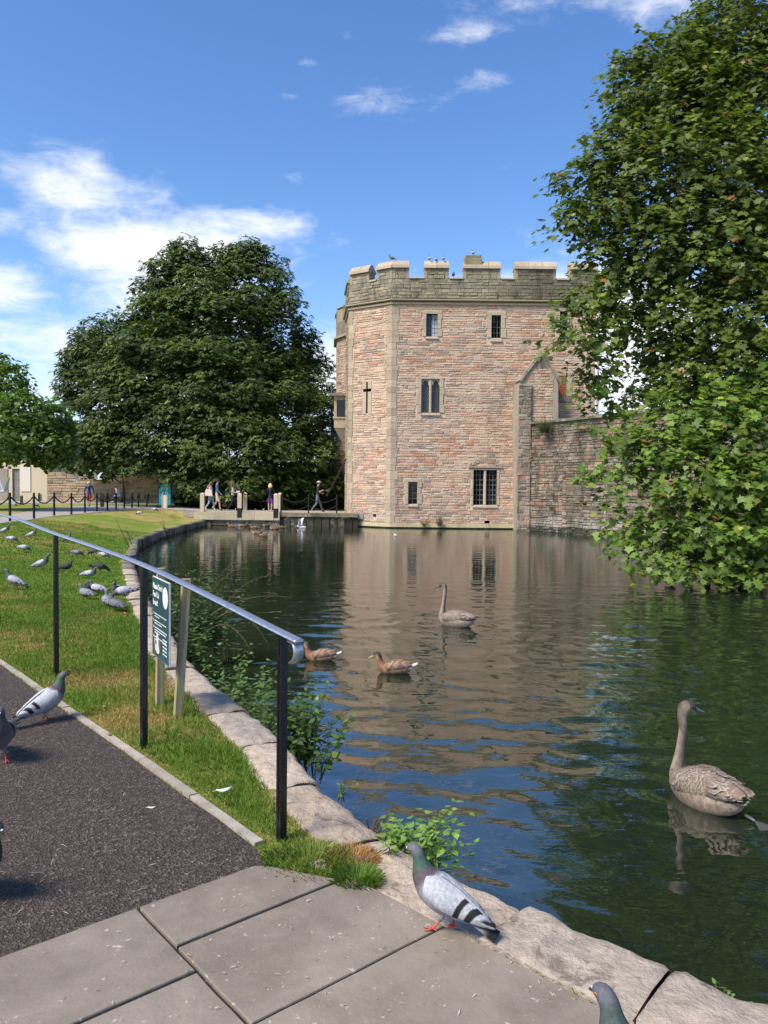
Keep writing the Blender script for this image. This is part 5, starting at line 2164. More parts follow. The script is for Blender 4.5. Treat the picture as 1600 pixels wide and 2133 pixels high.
def chain(mb, a, b, sag, n=18, col=(0.02, 0.02, 0.02), th=0.016, ln=None):
    a, b = Vector(a), Vector(b)
    pts = []
    for k in range(n + 1):
        t = k / n
        p = a.lerp(b, t)
        p.z -= sag * 4 * t * (1 - t)
        pts.append(p)
    for k in range(n):
        d = (pts[k + 1] - pts[k])
        m = (pts[k] + pts[k + 1]) / 2
        d.normalize()
        s = d.cross(Vector((0, 0, 1))).normalized()
        u = s.cross(d)
        w1, w2 = (th * 1.7, th * 0.6) if k % 2 else (th * 0.6, th * 1.7)
        L = (pts[k + 1] - pts[k]).length * 0.62
        c = [m + d * x * L + s * y * w1 + u * z * w2 for z in (-1, 1) for x, y in ((-1, -1), (1, -1), (1, 1), (-1, 1))]
        mb.hexa(c[:4], c[4:], col)


for i, p in enumerate(fpos):
    lean = 0.22 if i == len(fpos) - 1 else (0.06 if i == len(fpos) - 2 else 0.0)
    hgt = 1.12 - 0.022 * i
    t = thing('fence_post', 'black chain fence post beside the path, ' + ords[i], 'bollard', p, 0, 'chain fence posts along the path')
    mb = MB()
    mb.tube([(0, 0, -0.2), (lean * hgt * 0.9, 0, hgt - 0.03), (lean * hgt, 0, hgt)], [0.052, 0.048, 0.035], 8, (0.012, 0.012, 0.013))
    mb.build('post', M['matte'], t)
    if i < len(fpos) - 1:
        q = fpos[i + 1] - p
        mb = MB()
        chain(mb, (lean * 0.9, 0, hgt - 0.12), (q.x, q.y, hgt - 0.14), 0.34 if i < 5 else 0.3, 16)
        tag(mb.build('chain', M['matte'], t), kind='stuff')
SP = [(45, 1050, 0.55, 0.16), (81, 1043, 0.6, 0.11), (88, 1043, 0.6, 0.09), (65, 1030, 0.55, 0.13), (92, 1026, 0.6, 0.13), (155, 1033, 0.75, 0.12), (169, 1034, 0.5, 0.14), (240, 1038, 0.5, 0.14), (266, 1038, 0.6, 0.14), (317, 1040, 0.6, 0.14), (213, 1056, 0.85, 0.2)]
slab_lab = ['opposite the first chain', 'left of a pair on the far verge', 'second of a pair on the far verge', 'on the far road edge', 'by the plastered wall corner', 'in front of the rubble wall, taller', 'near the flying gull',
            'on the verge beyond the child', 'on the verge between the fence posts', 'just before the teal sign', 'thick one beside the path behind the child']
for (x, y, h, wd), lb in zip(SP, slab_lab):
    p = P(x, y)
    t = thing('wooden_post', 'short dark wooden post ' + lb, 'bollard', p, 0.2, 'wooden verge posts')
    mb = MB()
    mb.hexa([Vector((-wd / 2, -wd / 2, -0.1)), Vector((wd / 2, -wd / 2, -0.1)), Vector((wd / 2, wd / 2, -0.1)), Vector((-wd / 2, wd / 2, -0.1))],
            [Vector((-wd / 2, -wd / 2, h)), Vector((wd / 2, -wd / 2, h)), Vector((wd / 2, wd / 2, h + 0.03)), Vector((-wd / 2, wd / 2, h + 0.03))], (0.055, 0.045, 0.035))
    mb.build('post', M['wood'], t)

# ------------------------------------------------------------------ teal welcome sign and small board in front
ap = P(343, 1058)
ab = thing('a_board', 'tall teal welcome sign in a black frame beside the path', 'sign', ap, R(8))
aw, ah = 0.80, 1.52
mb = MB()
Mt = Matrix.Rotation(R(-6), 4, 'X')
mb.box((-aw / 2, -0.02, 0.12), (aw / 2, 0.02, ah), (0.012, 0.03, 0.035), Mt)
mb.build('frame', M['matte'], ab)
mb = MB()
mb.add([Mt @ Vector(p) for p in ((-aw / 2 + 0.05, -0.024, 0.17), (aw / 2 - 0.05, -0.024, 0.17), (aw / 2 - 0.05, -0.024, ah - 0.05), (-aw / 2 + 0.05, -0.024, ah - 0.05))], [(0, 1, 2, 3)], (0.02, 0.33, 0.38))
mb.build('poster', M['matte'], ab)
mb = MB()
mb.box((-aw / 2 - 0.05, -0.28, 0.0), (aw / 2 + 0.05, 0.28, 0.11), (0.012, 0.012, 0.013))
mb.build('base', M['matte'], ab)
T0 = Mt @ Matrix(((1, 0, 0, 0), (0, 0, -1, -0.027), (0, 1, 0, 0), (0, 0, 0, 1)))
text_mesh('lettering', "WELCOME TO\nThe Bishop's Palace\nand Gardens", 0.078, M['matte'], ab, T0 @ Matrix.Translation((0, ah - 0.18, 0)), (0.8, 0.85, 0.85), 'CENTER', 0.001, 1.15)
rr = random.Random(6)
for (z0, cols_) in ((ah - 0.66, ((0.05, 0.06, 0.06), (0.4, 0.42, 0.45), (0.12, 0.10, 0.08), (0.65, 0.66, 0.66), (0.08, 0.12, 0.06))), (ah - 1.0, ((0.3, 0.28, 0.2), (0.7, 0.72, 0.7), (0.02, 0.03, 0.06), (0.25, 0.4, 0.42), (0.02, 0.02, 0.04)))):
    mb = MB()
    for k in range(12):
        a = -0.28 + k * 0.047
        zz = z0 + rr.uniform(0, 0.05)
        mb.add([Mt @ Vector(p) for p in ((a, -0.0265 - 0.0004 * k, zz), (a + 0.075, -0.0265 - 0.0004 * k, zz + 0.01), (a + 0.06, -0.0265 - 0.0004 * k, zz + 0.13), (a + 0.01, -0.0265 - 0.0004 * k, zz + 0.12))], [(0, 1, 2, 3)], rr.choice(cols_))
    tag(mb.build('printed_picture', M['matte'], ab), kind='stuff')
wp = P(343, 1066)
wb = thing('information_board', 'small pale board on two wooden legs before the teal sign', 'sign', wp, R(4))
mb = MB()
mb.box((-0.15, -0.03, -0.1), (-0.09, 0.03, 0.92), (0.42, 0.34, 0.22))
mb.build('leg', M['wood'], wb)
mb = MB()
mb.box((0.09, -0.03, -0.1), (0.15, 0.03, 0.92), (0.42, 0.34, 0.22))
mb.build('leg', M['wood'], wb)
mb = MB()
mb.box((-0.088, -0.012, 0.2), (0.088, 0.012, 0.88), (0.62, 0.57, 0.50))
mb.build('panel', M['matte'], wb)

# ------------------------------------------------------------------ footbridge
br = thing('footbridge', 'low stone footbridge over the moat arm leading to the gatehouse', 'bridge')
YF = 41.6
bxl, bxm, bxr = Pd(424, 1070, YF).x, Pd(583, 1070, YF).x, Pd(722, 1070, YF).x
PALE = (0.52, 0.44, 0.32)
x = bxl - 0.5
k = 0
BR2 = random.Random(12)
while x < bxm - 0.05:
    L = min(BR2.uniform(0.9, 1.4), bxm - x)
    mb = MB()
    mb.box((x + 0.006, YF - 0.12, -0.42), (x + L - 0.006, YF + 0.3, 0.0), tuple(Vector((0.46, 0.39, 0.27)) * BR2.uniform(0.85, 1.05)))
    mb.build('edge_slab', M['ashlar'], br)
    x += L
mb = MB()
mb.box((bxl - 1.2, YF + 0.302, -0.32), (bxr + 0.9, BRIDGE_Y1, -0.012), (0.33, 0.30, 0.25))
mb.build('deck', M['coping'], br)
mb = MB()
mb.box((bxm + 0.001, YF - 0.02, -0.22), (bxr + 0.6, YF + 0.3, -0.02), (0.20, 0.17, 0.11))
mb.build('edge_beam', M['wallstone'], br)
mb = MB()
mb.box((bxm, YF + 0.1, -0.98), (bxr + 0.6, YF + 0.295, -0.222), (0.045, 0.04, 0.03))
mb.build('timber_apron', M['wallstone'], br)
for k in range(9):
    xx = bxm + 0.2 + k * 0.42
    mb = MB()
    mb.box((xx, YF + 0.06, -0.9), (xx + 0.36, YF + 0.098, -0.26), tuple(Vector((0.055, 0.048, 0.034)) * BR2.uniform(0.7, 1.4)))
    mb.build('apron_plank', M['wallstone'], br)
# rubble pier and the two low arches beneath the pale slabs
pieces = []
AF = Face((bxl - 0.3, YF + 0.02), (bxm, YF + 0.02), -1.2, -0.42)
hl = [(0.7, 1.9, -1.3, -0.7), (2.3, 3.5, -1.3, -0.72)]
mb = MB()
panel(mb, AF, hl, (0.16, 0.14, 0.11), 0.5)
mb.build('pier', M['wallstone'], br)
pieces = rubble(AF, 0, AF.w, -1.0, -0.425, hl, lambda u, z, r: tuple(Vector((0.30, 0.26, 0.2)) * r.uniform(0.5, 1.1)), BR2, (0.14, 0.26), (0.25, 0.5), 0.02, (0.01, 0.06))
lay(pieces, M['wallstone'], br, 40)
pst = [(422, 1063.5, 1.02), (499.5, 1062, 1.03), (575, 1067, 1.05)]


def bridge_post(x, y, h, lab, dark=True):
    t = thing('bridge_post', lab, 'post', (x, y, -0.02), 0, 'pale stone posts of the footbridge')
    w_ = 0.11
    mb = MB()
    mb.box((-w_, -w_, 0.0 if not dark else 0.24), (w_, w_, h), PALE)
    mb.hexa([Vector((-w_, -w_, h)), Vector((w_, -w_, h)), Vector((w_, w_, h)), Vector((-w_, w_, h))], [Vector((-0.05, -0.05, h + 0.07)), Vector((0.05, -0.05, h + 0.07)), Vector((0.05, 0.05, h + 0.07)), Vector((-0.05, 0.05, h + 0.07))], PALE)
    mb.build('shaft', M['ashlar'], t)
    if dark:
        mb = MB()
        mb.box((-w_ - 0.012, -w_ - 0.012, -0.26), (w_ + 0.012, w_ + 0.012, 0.238), (0.012, 0.012, 0.013))
        mb.build('iron_shoe', M['matte'], t)
    return t


bp = {}
for i, (px, lab, yy, dk) in enumerate(((422, 'pale stone post at the grassy end of the footbridge', YF + 0.0, False), (499.5, 'pale stone post with black shoe in mid bridge, front side', YF - 0.02, True), (575, 'pale stone post with black shoe by the woman in navy', YF - 0.02, True),
                                      (511, 'pale stone post on the far side of the bridge, behind the middle one', BRIDGE_Y1 - 0.3, False), (583, 'pale stone post on the far side, half hidden behind the front one', BRIDGE_Y1 - 0.9, False))):
    d = Pd(px, 1050, yy)
    bp[i] = bridge_post(d.x, yy, 0.98, lab, dk)
ips = []
for i, px in enumerate((585.5, 643, 701.5)):
    yy = YF + 0.1
    d = Pd(px, 1050, yy)
    t = thing('iron_post', ('thin black iron post of the bridge ' + ('next to the pale stone post', 'under the walking man', 'against the gatehouse wall')[i]), 'post', (d.x, yy, 0), 0, 'iron posts of the footbridge')
    mb = MB()
    mb.tube([(0, 0, -0.2), (0, 0, 0.95), (0, 0, 1.0)], [0.04, 0.04, 0.02], 8, (0.012, 0.012, 0.013))
    mb.build('post', M['matte'], t)
    ips.append(d)
links = [('chain', (bp[0].location.x, YF, 0.82), (bp[1].location.x, YF, 0.82), 0.3, 'upper chain between the grassy end post and the middle bridge post'),
         ('chain', (bp[3].location.x, BRIDGE_Y1 - 0.3, 0.82), (bp[4].location.x, BRIDGE_Y1 - 0.9, 0.82), 0.3, 'chain on the far side behind the woman in navy'),
         ('chain', (ips[0].x, YF + 0.1, 0.85), (ips[1].x, YF + 0.1, 0.85), 0.28, 'upper chain between the first two iron posts'),
         ('chain', (ips[0].x, YF + 0.1, 0.42), (ips[1].x, YF + 0.1, 0.42), 0.28, 'lower chain between the first two iron posts'),
         ('chain', (ips[1].x, YF + 0.1, 0.85), (ips[2].x, YF + 0.1, 0.85), 0.28, 'upper chain reaching the gatehouse wall'),
         ('chain', (ips[1].x, YF + 0.1, 0.42), (ips[2].x, YF + 0.1, 0.42), 0.28, 'lower chain reaching the gatehouse wall'),
         ('drawbridge_chain', (Pd(680, 1040, 44).x, 44.2, 0.9), (-2.15, 44.4, 3.1), 0.0, 'slanting chain from the bridge up to the gatehouse wall')]
for (nm, a, b, sg, lb) in links:
    mb = MB()
    chain(mb, a, b, sg, 24, (0.03, 0.027, 0.025), 0.014 if nm == 'chain' else 0.03)
    tag(mb.build(nm, M['matte'], None), lb, 'chain', 'chains of the footbridge')

# ------------------------------------------------------------------ garden wall, gate and houses at the back left
gw = thing('garden_wall', 'warm rubble garden wall running behind the path under the dark tree', 'wall')
ya = 59.5
gx = [Pd(98, 1000, ya).x, Pd(420, 1000, ya).x]
GF = Face((gx[0], ya), (gx[1], ya), -0.1, Pd(250, 985, ya).z)
mb = MB()
gate_u = (Pd(351, 1000, ya).x - gx[0], Pd(376, 1000, ya).x - gx[0])
panel(mb, GF, [(gate_u[0], gate_u[1], -0.2, 2.35)], (0.36, 0.285, 0.19), 0.5)
mb.build('wall_core', M['stone'], gw)
GWR = random.Random(15)


def gcol(u, z, rnd):
    c = Vector((0.40, 0.31, 0.20)) if rnd.random() < 0.6 else (Vector((0.42, 0.27, 0.17)) if rnd.random() < 0.5 else Vector((0.26, 0.22, 0.16)))
    return tuple(c * rnd.uniform(0.75, 1.1))


pieces = rubble(GF, 0, GF.w, -0.05, GF.z1, [(gate_u[0] - 0.2, gate_u[1] + 0.2, -0.2, 2.6)], gcol, GWR, (0.14, 0.26), (0.3, 0.8), 0.03, (0.01, 0.06))
lay(pieces, M['stone'], gw, 200)
mb = MB()
for k in range(7):
    a = math.pi * k / 6
    quad_box(mb, GF, (gate_u[0] + gate_u[1]) / 2 - 0.62 * math.cos(a) - 0.12, (gate_u[0] + gate_u[1]) / 2 - 0.62 * math.cos(a) + 0.12, 2.2 + 0.35 * math.sin(a), 2.45 + 0.35 * math.sin(a), -0.1, 0.09 + 0.002 * k, (0.34, 0.28, 0.18))
mb.build('gate_arch', M['ashlar'], gw)
gd = thing('plank_gate', 'weathered grey plank gate in the garden wall behind the teal sign', 'gate', (0, 0, 0))
npk = 6
for k in range(npk):
    a, b = gate_u[0] + (gate_u[1] - gate_u[0]) * k / npk, gate_u[0] + (gate_u[1] - gate_u[0]) * (k + 1) / npk
    mb = MB()
    quad_box(mb, GF, a + 0.006, b - 0.006, 0.03, 2.3, -0.25, -0.18 + 0.004 * (k % 2), tuple(Vector((0.19, 0.16, 0.145)) * GWR.uniform(0.8, 1.15)))
    mb.build('plank', M['wood'], gd)
mb = MB()
quad_box(mb, GF, gate_u[0] + 0.01, gate_u[1] - 0.01, 1.45, 1.56, -0.18, -0.15, (0.06, 0.05, 0.045))
mb.build('ledge', M['wood'], gd)

hs_ = thing('plastered_house', 'low cream plastered house with grey double door at the roadside', 'house')
yh = 63.0
hx0, hx1 = Pd(-150, 1000, yh).x, Pd(99, 1000, yh).x
HF = Face((hx0, yh), (hx1, yh), -0.1, 4.4)
du0, du1 = Pd(25.5, 1000, yh).x - hx0, Pd(41, 1000, yh).x - hx0
mb = MB()
panel(mb, HF, [(du0, du1, -0.2, 2.6)], (0.56, 0.46, 0.34), 0.4)
mb.box((hx0 - 0.01, yh + 0.41, -0.1), (hx1 - 0.002, yh + 8, 4.4), (0.50, 0.42, 0.32))
mb.build('wall', M['matte'], hs_)
mb = MB()
quad_box(mb, HF, 0, du0 - 0.35, -0.05, 2.6, 0.002, 0.06, (0.30, 0.265, 0.21))
mb.build('stone_facing', M['stone'], hs_)
mb = MB()
quad_box(mb, HF, du1 + 0.1, Pd(64, 1000, yh).x - hx0, 0.75, 2.9, 0.002, 0.05, (0.66, 0.60, 0.53))
mb.build('whitewashed_panel', M['matte'], hs_)
for k in range(4):
    a, b = du0 + (du1 - du0) * k / 4, du0 + (du1 - du0) * (k + 1) / 4
    mb = MB()
    quad_box(mb, HF, a + 0.004, b - 0.004, 0.02, 2.59, -0.2, -0.12, tuple(Vector((0.20, 0.19, 0.185)) * GWR.uniform(0.85, 1.1)))
    mb.build('door_board', M['wood'], hs_)
mb = MB()
mb.hexa([Vector((hx0 - 0.3, yh - 0.3, 4.402)), Vector((hx1 + 0.3, yh - 0.3, 4.402)), Vector((hx1 + 0.3, yh + 8.3, 4.402)), Vector((hx0 - 0.3, yh + 8.3, 4.402))],
        [Vector((hx0 - 0.3, yh + 3.8, 7.2)), Vector((hx1 + 0.3, yh + 3.8, 7.2)), Vector((hx1 + 0.3, yh + 4.2, 7.2)), Vector((hx0 - 0.3, yh + 4.2, 7.2))], (0.17, 0.17, 0.2))
mb.build('roof', M['matte'], hs_)
h2 = thing('slate_roofed_house', 'house with blue-grey slate roof peeping between the two trees', 'house')
yh2 = 82.0
a0, a1 = Pd(110, 940, yh2).x, Pd(215, 940, yh2).x
ze, zr = Pd(155, 945, yh2).z, Pd(155, 896, yh2 + 4).z
mb = MB()
mb.box((a0, yh2, -0.1), (a1, yh2 + 9, ze), (0.55, 0.43, 0.28))
mb.build('wall', M['matte'], h2)
roofp = bpy.data.objects.new('roof', None)
COL.objects.link(roofp)
roofp.parent = h2
mb = MB()
mb.hexa([Vector((a0 - 0.2, yh2 - 0.3, ze)), Vector((a1 + 0.2, yh2 - 0.3, ze)), Vector((a1 + 0.2, yh2 + 9.3, ze)), Vector((a0 - 0.2, yh2 + 9.3, ze))],
        [Vector((a0 - 0.2, yh2 + 4.3, zr)), Vector((a1 + 0.2, yh2 + 4.3, zr)), Vector((a1 + 0.2, yh2 + 4.7, zr)), Vector((a0 - 0.2, yh2 + 4.7, zr))], (0.15, 0.155, 0.19))
mb.build('roof_body', M['matte'], roofp)
mb = MB()
nrow = 14
for r_ in range(nrow):
    t0, t1 = r_ / nrow, (r_ + 1) / nrow
    xx = a0 - 0.2
    while xx < a1 + 0.1:
        wd = GWR.uniform(0.28, 0.5)
        g = GWR.uniform(0.75, 1.25)
        y_0, y_1 = yh2 - 0.3 + 4.6 * t0, yh2 - 0.3 + 4.6 * (t1 + 0.02)
        z_0, z_1 = ze + (zr - ze) * t0, ze + (zr - ze) * (t1 + 0.02)
        mb.add([(xx, y_0, z_0 + 0.06), (xx + wd - 0.02, y_0, z_0 + 0.06), (xx + wd - 0.02, y_1, z_1 + 0.02), (xx, y_1, z_1 + 0.02)], [(0, 1, 2, 3)], (0.17 * g, 0.175 * g, 0.215 * g))
        xx += wd
tag(mb.build('slates', M['matte'], roofp), kind='stuff')
# ------------------------------------------------------------------ birds


def smooth_rings(rings, per=4):
    """Catmull-Rom through ring tuples"""
    q = [np.array(r, float) for r in rings]
    q = [2 * q[0] - q[1]] + q + [2 * q[-1] - q[-2]]
    out = []
    for i in range(1, len(q) - 2):
        for k in range(per):
            t = k / per
            out.append(0.5 * (2 * q[i] + (q[i + 1] - q[i - 1]) * t + (2 * q[i - 1] - 5 * q[i] + 4 * q[i + 1] - q[i + 2]) * t * t + (3 * q[i] - q[i - 1] - 3 * q[i + 1] + q[i + 2]) * t ** 3))
    out.append(q[-2])
    return out


def loft(rings, n=14, per=4):
    """rings (x, z, half width, half height): body swept in the XZ plane; returns verts, faces, t and angle of each vertex"""
    rs = smooth_rings(rings, per)
    vs, fs, ts, an = [], [], [], []
    m = len(rs)
    for i, (x, z, w_, h_) in enumerate(rs):
        a, b = rs[max(i - 1, 0)], rs[min(i + 1, m - 1)]
        tx, tz = b[0] - a[0], b[1] - a[1]
        L = math.hypot(tx, tz) + 1e-9
        nx_, nz_ = -tz / L, tx / L
        for k in range(n):
            g = 2 * math.pi * k / n
            c, s_ = math.cos(g), math.sin(g)
            vs.append(Vector((x + nx_ * max(h_, 1e-4) * s_, max(w_, 1e-4) * c, z + nz_ * max(h_, 1e-4) * s_)))
            ts.append(i / (m - 1))
            an.append(s_)
    for i in range(m - 1):
        for k in range(n):
            k2 = (k + 1) % n
            fs.append((i * n + k, i * n + k2, (i + 1) * n + k2, (i + 1) * n + k))
    fs.append(tuple(range(n - 1, -1, -1)))
    fs.append(tuple((m - 1) * n + k for k in range(n)))
    return vs, fs, ts, an


def lerp3(a, b, t):
    t = min(max(t, 0), 1)
    return tuple(a[i] * (1 - t) + b[i] * t for i in range(3))


def ellipsoid(mb, c, r, col, n=10, m=7, M4=None):
    vs, fs = [], []
    for i in range(m + 1):
        th = math.pi * i / m
        for k in range(n):
            ph = 2 * math.pi * k / n
            p = Vector((c[0] + r[0] * math.sin(th) * math.cos(ph), c[1] + r[1] * math.sin(th) * math.sin(ph), c[2] + r[2] * math.cos(th)))
            vs.append(M4 @ p if M4 else p)
    for i in range(m):
        for k in range(n):
            fs.append((i * n + k, i * n + (k + 1) % n, (i + 1) * n + (k + 1) % n, (i + 1) * n + k))
    mb.add(vs, fs, col)


PIG = {'light': dict(back=(0.36, 0.37, 0.40), belly=(0.24, 0.245, 0.26), head=(0.10, 0.105, 0.125), neck=(0.045, 0.085, 0.065), neck2=(0.075, 0.06, 0.07), bar=(0.012, 0.012, 0.014), tail=(0.16, 0.165, 0.175)),
       'mid': dict(back=(0.20, 0.205, 0.225), belly=(0.17, 0.175, 0.19), head=(0.12, 0.13, 0.155), neck=(0.05, 0.11, 0.085), neck2=(0.09, 0.07, 0.085), bar=(0.012, 0.012, 0.014), tail=(0.12, 0.12, 0.13)),
       'dark': dict(back=(0.045, 0.046, 0.05), belly=(0.06, 0.06, 0.065), head=(0.03, 0.03, 0.036), neck=(0.03, 0.06, 0.05), neck2=(0.035, 0.03, 0.035), bar=(0.01, 0.01, 0.011), tail=(0.03, 0.03, 0.033)),
       'grey': dict(back=(0.125, 0.13, 0.145), belly=(0.15, 0.155, 0.17), head=(0.085, 0.09, 0.11), neck=(0.055, 0.075, 0.07), neck2=(0.085, 0.065, 0.08), bar=(0.03, 0.03, 0.033), tail=(0.10, 0.10, 0.11))}

POSES = {
    'stand': [(-0.150, 0.072, 0.018, 0.012), (-0.108, 0.088, 0.038, 0.032), (-0.055, 0.110, 0.057, 0.051), (0.002, 0.135, 0.067, 0.066), (0.050, 0.163, 0.064, 0.066), (0.082, 0.197, 0.049, 0.052), (0.097, 0.230, 0.034, 0.037),
              (0.105, 0.257, 0.0255, 0.0275), (0.114, 0.278, 0.0228, 0.0245), (0.130, 0.290, 0.0215, 0.0225), (0.147, 0.289, 0.0150, 0.0160), (0.157, 0.285, 0.007, 0.008)],
    'feed': [(-0.150, 0.150, 0.016, 0.010), (-0.105, 0.148, 0.034, 0.028), (-0.05, 0.142, 0.052, 0.046), (0.01, 0.132, 0.062, 0.058), (0.058, 0.118, 0.055, 0.054), (0.098, 0.10, 0.038, 0.040), (0.125, 0.080, 0.027, 0.029),
             (0.143, 0.062, 0.0225, 0.0235), (0.157, 0.048, 0.0205, 0.0215), (0.167, 0.036, 0.016, 0.017), (0.173, 0.027, 0.010, 0.011), (0.177, 0.021, 0.006, 0.006)],
    'rest': [(-0.150, 0.055, 0.016, 0.010), (-0.105, 0.058, 0.036, 0.028), (-0.05, 0.062, 0.056, 0.046), (0.01, 0.066, 0.066, 0.058), (0.058, 0.078, 0.060, 0.058), (0.088, 0.105, 0.044, 0.046), (0.098, 0.130, 0.031, 0.033),
             (0.104, 0.150, 0.0235, 0.0255), (0.114, 0.168, 0.0215, 0.0235), (0.129, 0.177, 0.0205, 0.0215), (0.145, 0.176, 0.0145, 0.0155), (0.155, 0.172, 0.007, 0.008)]}


def pigeon(kind, pose, detail=False, name='pigeon'):
    p = PIG[kind]
    rings = POSES[pose]
    vs, fs, ts, an = loft(rings, 18 if detail else 10, 5 if detail else 3)
    cols = []
    for v, t, a in zip(vs, ts, an):
        if t < 0.36:
            c = lerp3(p['belly'], p['back'], 0.5 + 0.5 * a)
        elif t < 0.5:
            c = lerp3(p['back'] if a > -0.2 else p['belly'], p['neck2'], (t - 0.36) / 0.08)
        elif t < 0.70:
            c = lerp3(p['neck2'], p['neck'], (t - 0.5) / 0.07)
        else:
            c = lerp3(p['neck'], p['head'], (t - 0.68) / 0.06)
        cols.append(c)
    root = bpy.data.objects.new(name, None)
    root.empty_display_size = 0.1
    COL.objects.link(root)
    mesh('body', vs, fs, M['feather'], root, True, cols)
    # where the back lies
    bx0, bz0 = rings[1][0], rings[1][1]
    bx1, bz1 = rings[4][0], rings[4][1]
    for s_ in (1, -1):
        # folded wing: shoulder to tip
        sh = Vector((bx1 + 0.005, 0, bz1 + 0.012))
        tip = Vector((bx0 - 0.105, 0, bz0 - 0.012))
        nu, nv = (56, 22) if detail else (9, 5)
        wv, wf, wc = [], [], []
        for i in range(nu + 1):
            t = i / nu
            ax = sh.lerp(tip, t)
            hw = 0.066 * (math.sin(math.pi * min(t * 0.95 + 0.14, 1.0)) ** 0.55) * (1 - 0.50 * t) + 0.004
            lat = 0.076 * (1 - t) ** 0.55 * (0.80 + 0.20 * math.sin(math.pi * min(t * 2, 1))) + 0.007
            for j in range(nv + 1):
                q = -1 + 2 * j / nv
                th = -0.62 + (q + 1) * 0.5 * 2.17
                wv.append(Vector((ax.x + 0.10 * hw * q, s_ * lat * max(math.cos(th), 0.02) ** 0.75, ax.z + hw * math.sin(th) * 0.98 - 0.006)))
                # bars slant across the wing
                u = t - 0.10 * q
                ft = (q * 6 + 0.5 * (int(t * 12) % 2)) % 1.0
                fe = 0.86 if (detail and (ft < 0.14 or (t * 12) % 1.0 > 0.84)) else 1.0
                c = tuple(x * fe for x in p['back'])
                if 0.50 < u < 0.575 and q < 0.65:
                    c = p['bar']
                elif 0.66 < u < 0.755 and q < 0.75:
                    c = p['bar']
                elif u > 0.80:
                    c = lerp3(p['back'], p['bar'], (u - 0.80) / 0.06) if q > -0.2 else lerp3(p['back'], p['tail'], 0.6)
                wc.append(c)
        for i in range(nu):
            for j in range(nv):
                a = i * (nv + 1) + j
                wf.append((a, a + 1, a + nv + 2, a + nv + 1))
        wo = mesh('wing', wv, wf, M['feather'], root, True, wc)
        md = wo.modifiers.new('thick', 'SOLIDIFY')
        md.thickness = 0.006
    # tail
    tx, tz = rings[0][0], rings[0][1]
    dx, dz = rings[0][0] - rings[2][0], rings[0][1] - rings[2][1]
    L = math.hypot(dx, dz)
    dx, dz = dx / L, dz / L
    mb = MB()
    tv = []
    for i in range(5):
        t = i / 4
        w_ = 0.024 + 0.012 * t
        for (k, zz) in ((-1, 0.004), (0, 0.008), (1, 0.004), (1, -0.003), (0, -0.002), (-1, -0.003)):
            tv.append(Vector((tx + 0.03 * -dx * -1 * -1 + dx * (0.105 * t), w_ * k, tz + dz * (0.105 * t) + zz)))
    tf = []
    for i in range(4):
        for k in range(6):
            tf.append((i * 6 + k, i * 6 + (k + 1) % 6, (i + 1) * 6 + (k + 1) % 6, (i + 1) * 6 + k))
    tf.append((24, 25, 26, 27, 28, 29))
    tc = []
    for i in range(5):
        tc += [p['tail'] if i < 3 else p['bar']] * 6
    mesh('tail', tv, tf, M['feather'], root, False, tc)
    # head: bill, cere, eyes
    hx, hz = rings[-2][0], rings[-2][1]
    ex, ez = rings[-1][0], rings[-1][1]
    d = Vector((ex - hx, 0, ez - hz)).normalized()
    if pose != 'feed':
        d = Vector((0.93, 0, -0.36))
    mb = MB()
    b0 = Vector((ex - 0.004, 0, ez))
    mb.tube([b0 - d * 0.004, b0 + d * 0.008, b0 + d * 0.016, b0 + d * 0.021], [0.0058, 0.0048, 0.0036, 0.0012], 8, (0.03, 0.028, 0.028))
    mb.build('bill', M['matte'], root, True)
    mb = MB()
    upv = Vector((-d.z, 0, d.x))
    ellipsoid(mb, b0 + d * 0.003 + upv * 0.0046, (0.0075, 0.0058, 0.0046), (0.72, 0.70, 0.68), 8, 5)
    mb.build('cere', M['matte'], root, True)
    hc = rings[-3]
    for s_ in (1, -1):
        mb = MB()
        ellipsoid(mb, (hc[0] + 0.006, s_ * (hc[2] - 0.0012), hc[1] + 0.002), (0.0046, 0.002, 0.0046), (0.45, 0.12, 0.04), 10, 5)
        ellipsoid(mb, (hc[0] + 0.006, s_ * (hc[2] + 0.0004), hc[1] + 0.002), (0.0023, 0.0012, 0.0023), (0.01, 0.01, 0.01), 8, 4)
        mb.build('eye', M['glass'] if False else M['matte'], root, True)
    if pose != 'rest':
        red = (0.42, 0.07, 0.055)
        for s_, fx in ((1, 0.030), (-1, -0.035)):
            mb = MB()
            hipx = -0.005
            bz_ = 0.088 if pose == 'stand' else 0.09
            top = Vector((hipx, s_ * 0.026, bz_))
            ank = Vector((fx, s_ * 0.028, 0.012))
            knee = Vector(((hipx + fx) / 2 - 0.008, s_ * 0.027, 0.045))
            mb.tube([top, Vector((hipx - 0.002, s_ * 0.027, 0.066)), knee], [0.017, 0.011, 0.006], 8, p['belly'])
            mb.tube([knee, ank, ank + Vector((0.004, 0, -0.006))], [0.0046, 0.0038, 0.0045], 7, red)
            for a, LL in ((0.0, 0.036), (0.62, 0.030), (-0.62, 0.030), (math.pi, 0.018)):
                e = ank + Vector((math.cos(a) * LL, math.sin(a) * LL, -0.0095))
                m_ = ank + Vector((math.cos(a) * LL * 0.5, math.sin(a) * LL * 0.5, -0.004))
                mb.tube([ank + Vector((0, 0, -0.004)), m_, e], [0.0042, 0.0036, 0.0020], 6, red)
                mb.tube([e, e + Vector((math.cos(a) * 0.006, math.sin(a) * 0.006, -0.0018))], [0.0018, 0.0006], 4, (0.03, 0.02, 0.02))
            mb.build('leg', M['matte'], root, True)
    return root


def place(root, label, cat, loc, rz, scale=1.0, group=None, tilt=0.0):
    root.location = loc
    root.rotation_euler = (0, tilt, rz)
    root.scale = (scale,) * 3
    tag(root, label, cat, group)
    return root


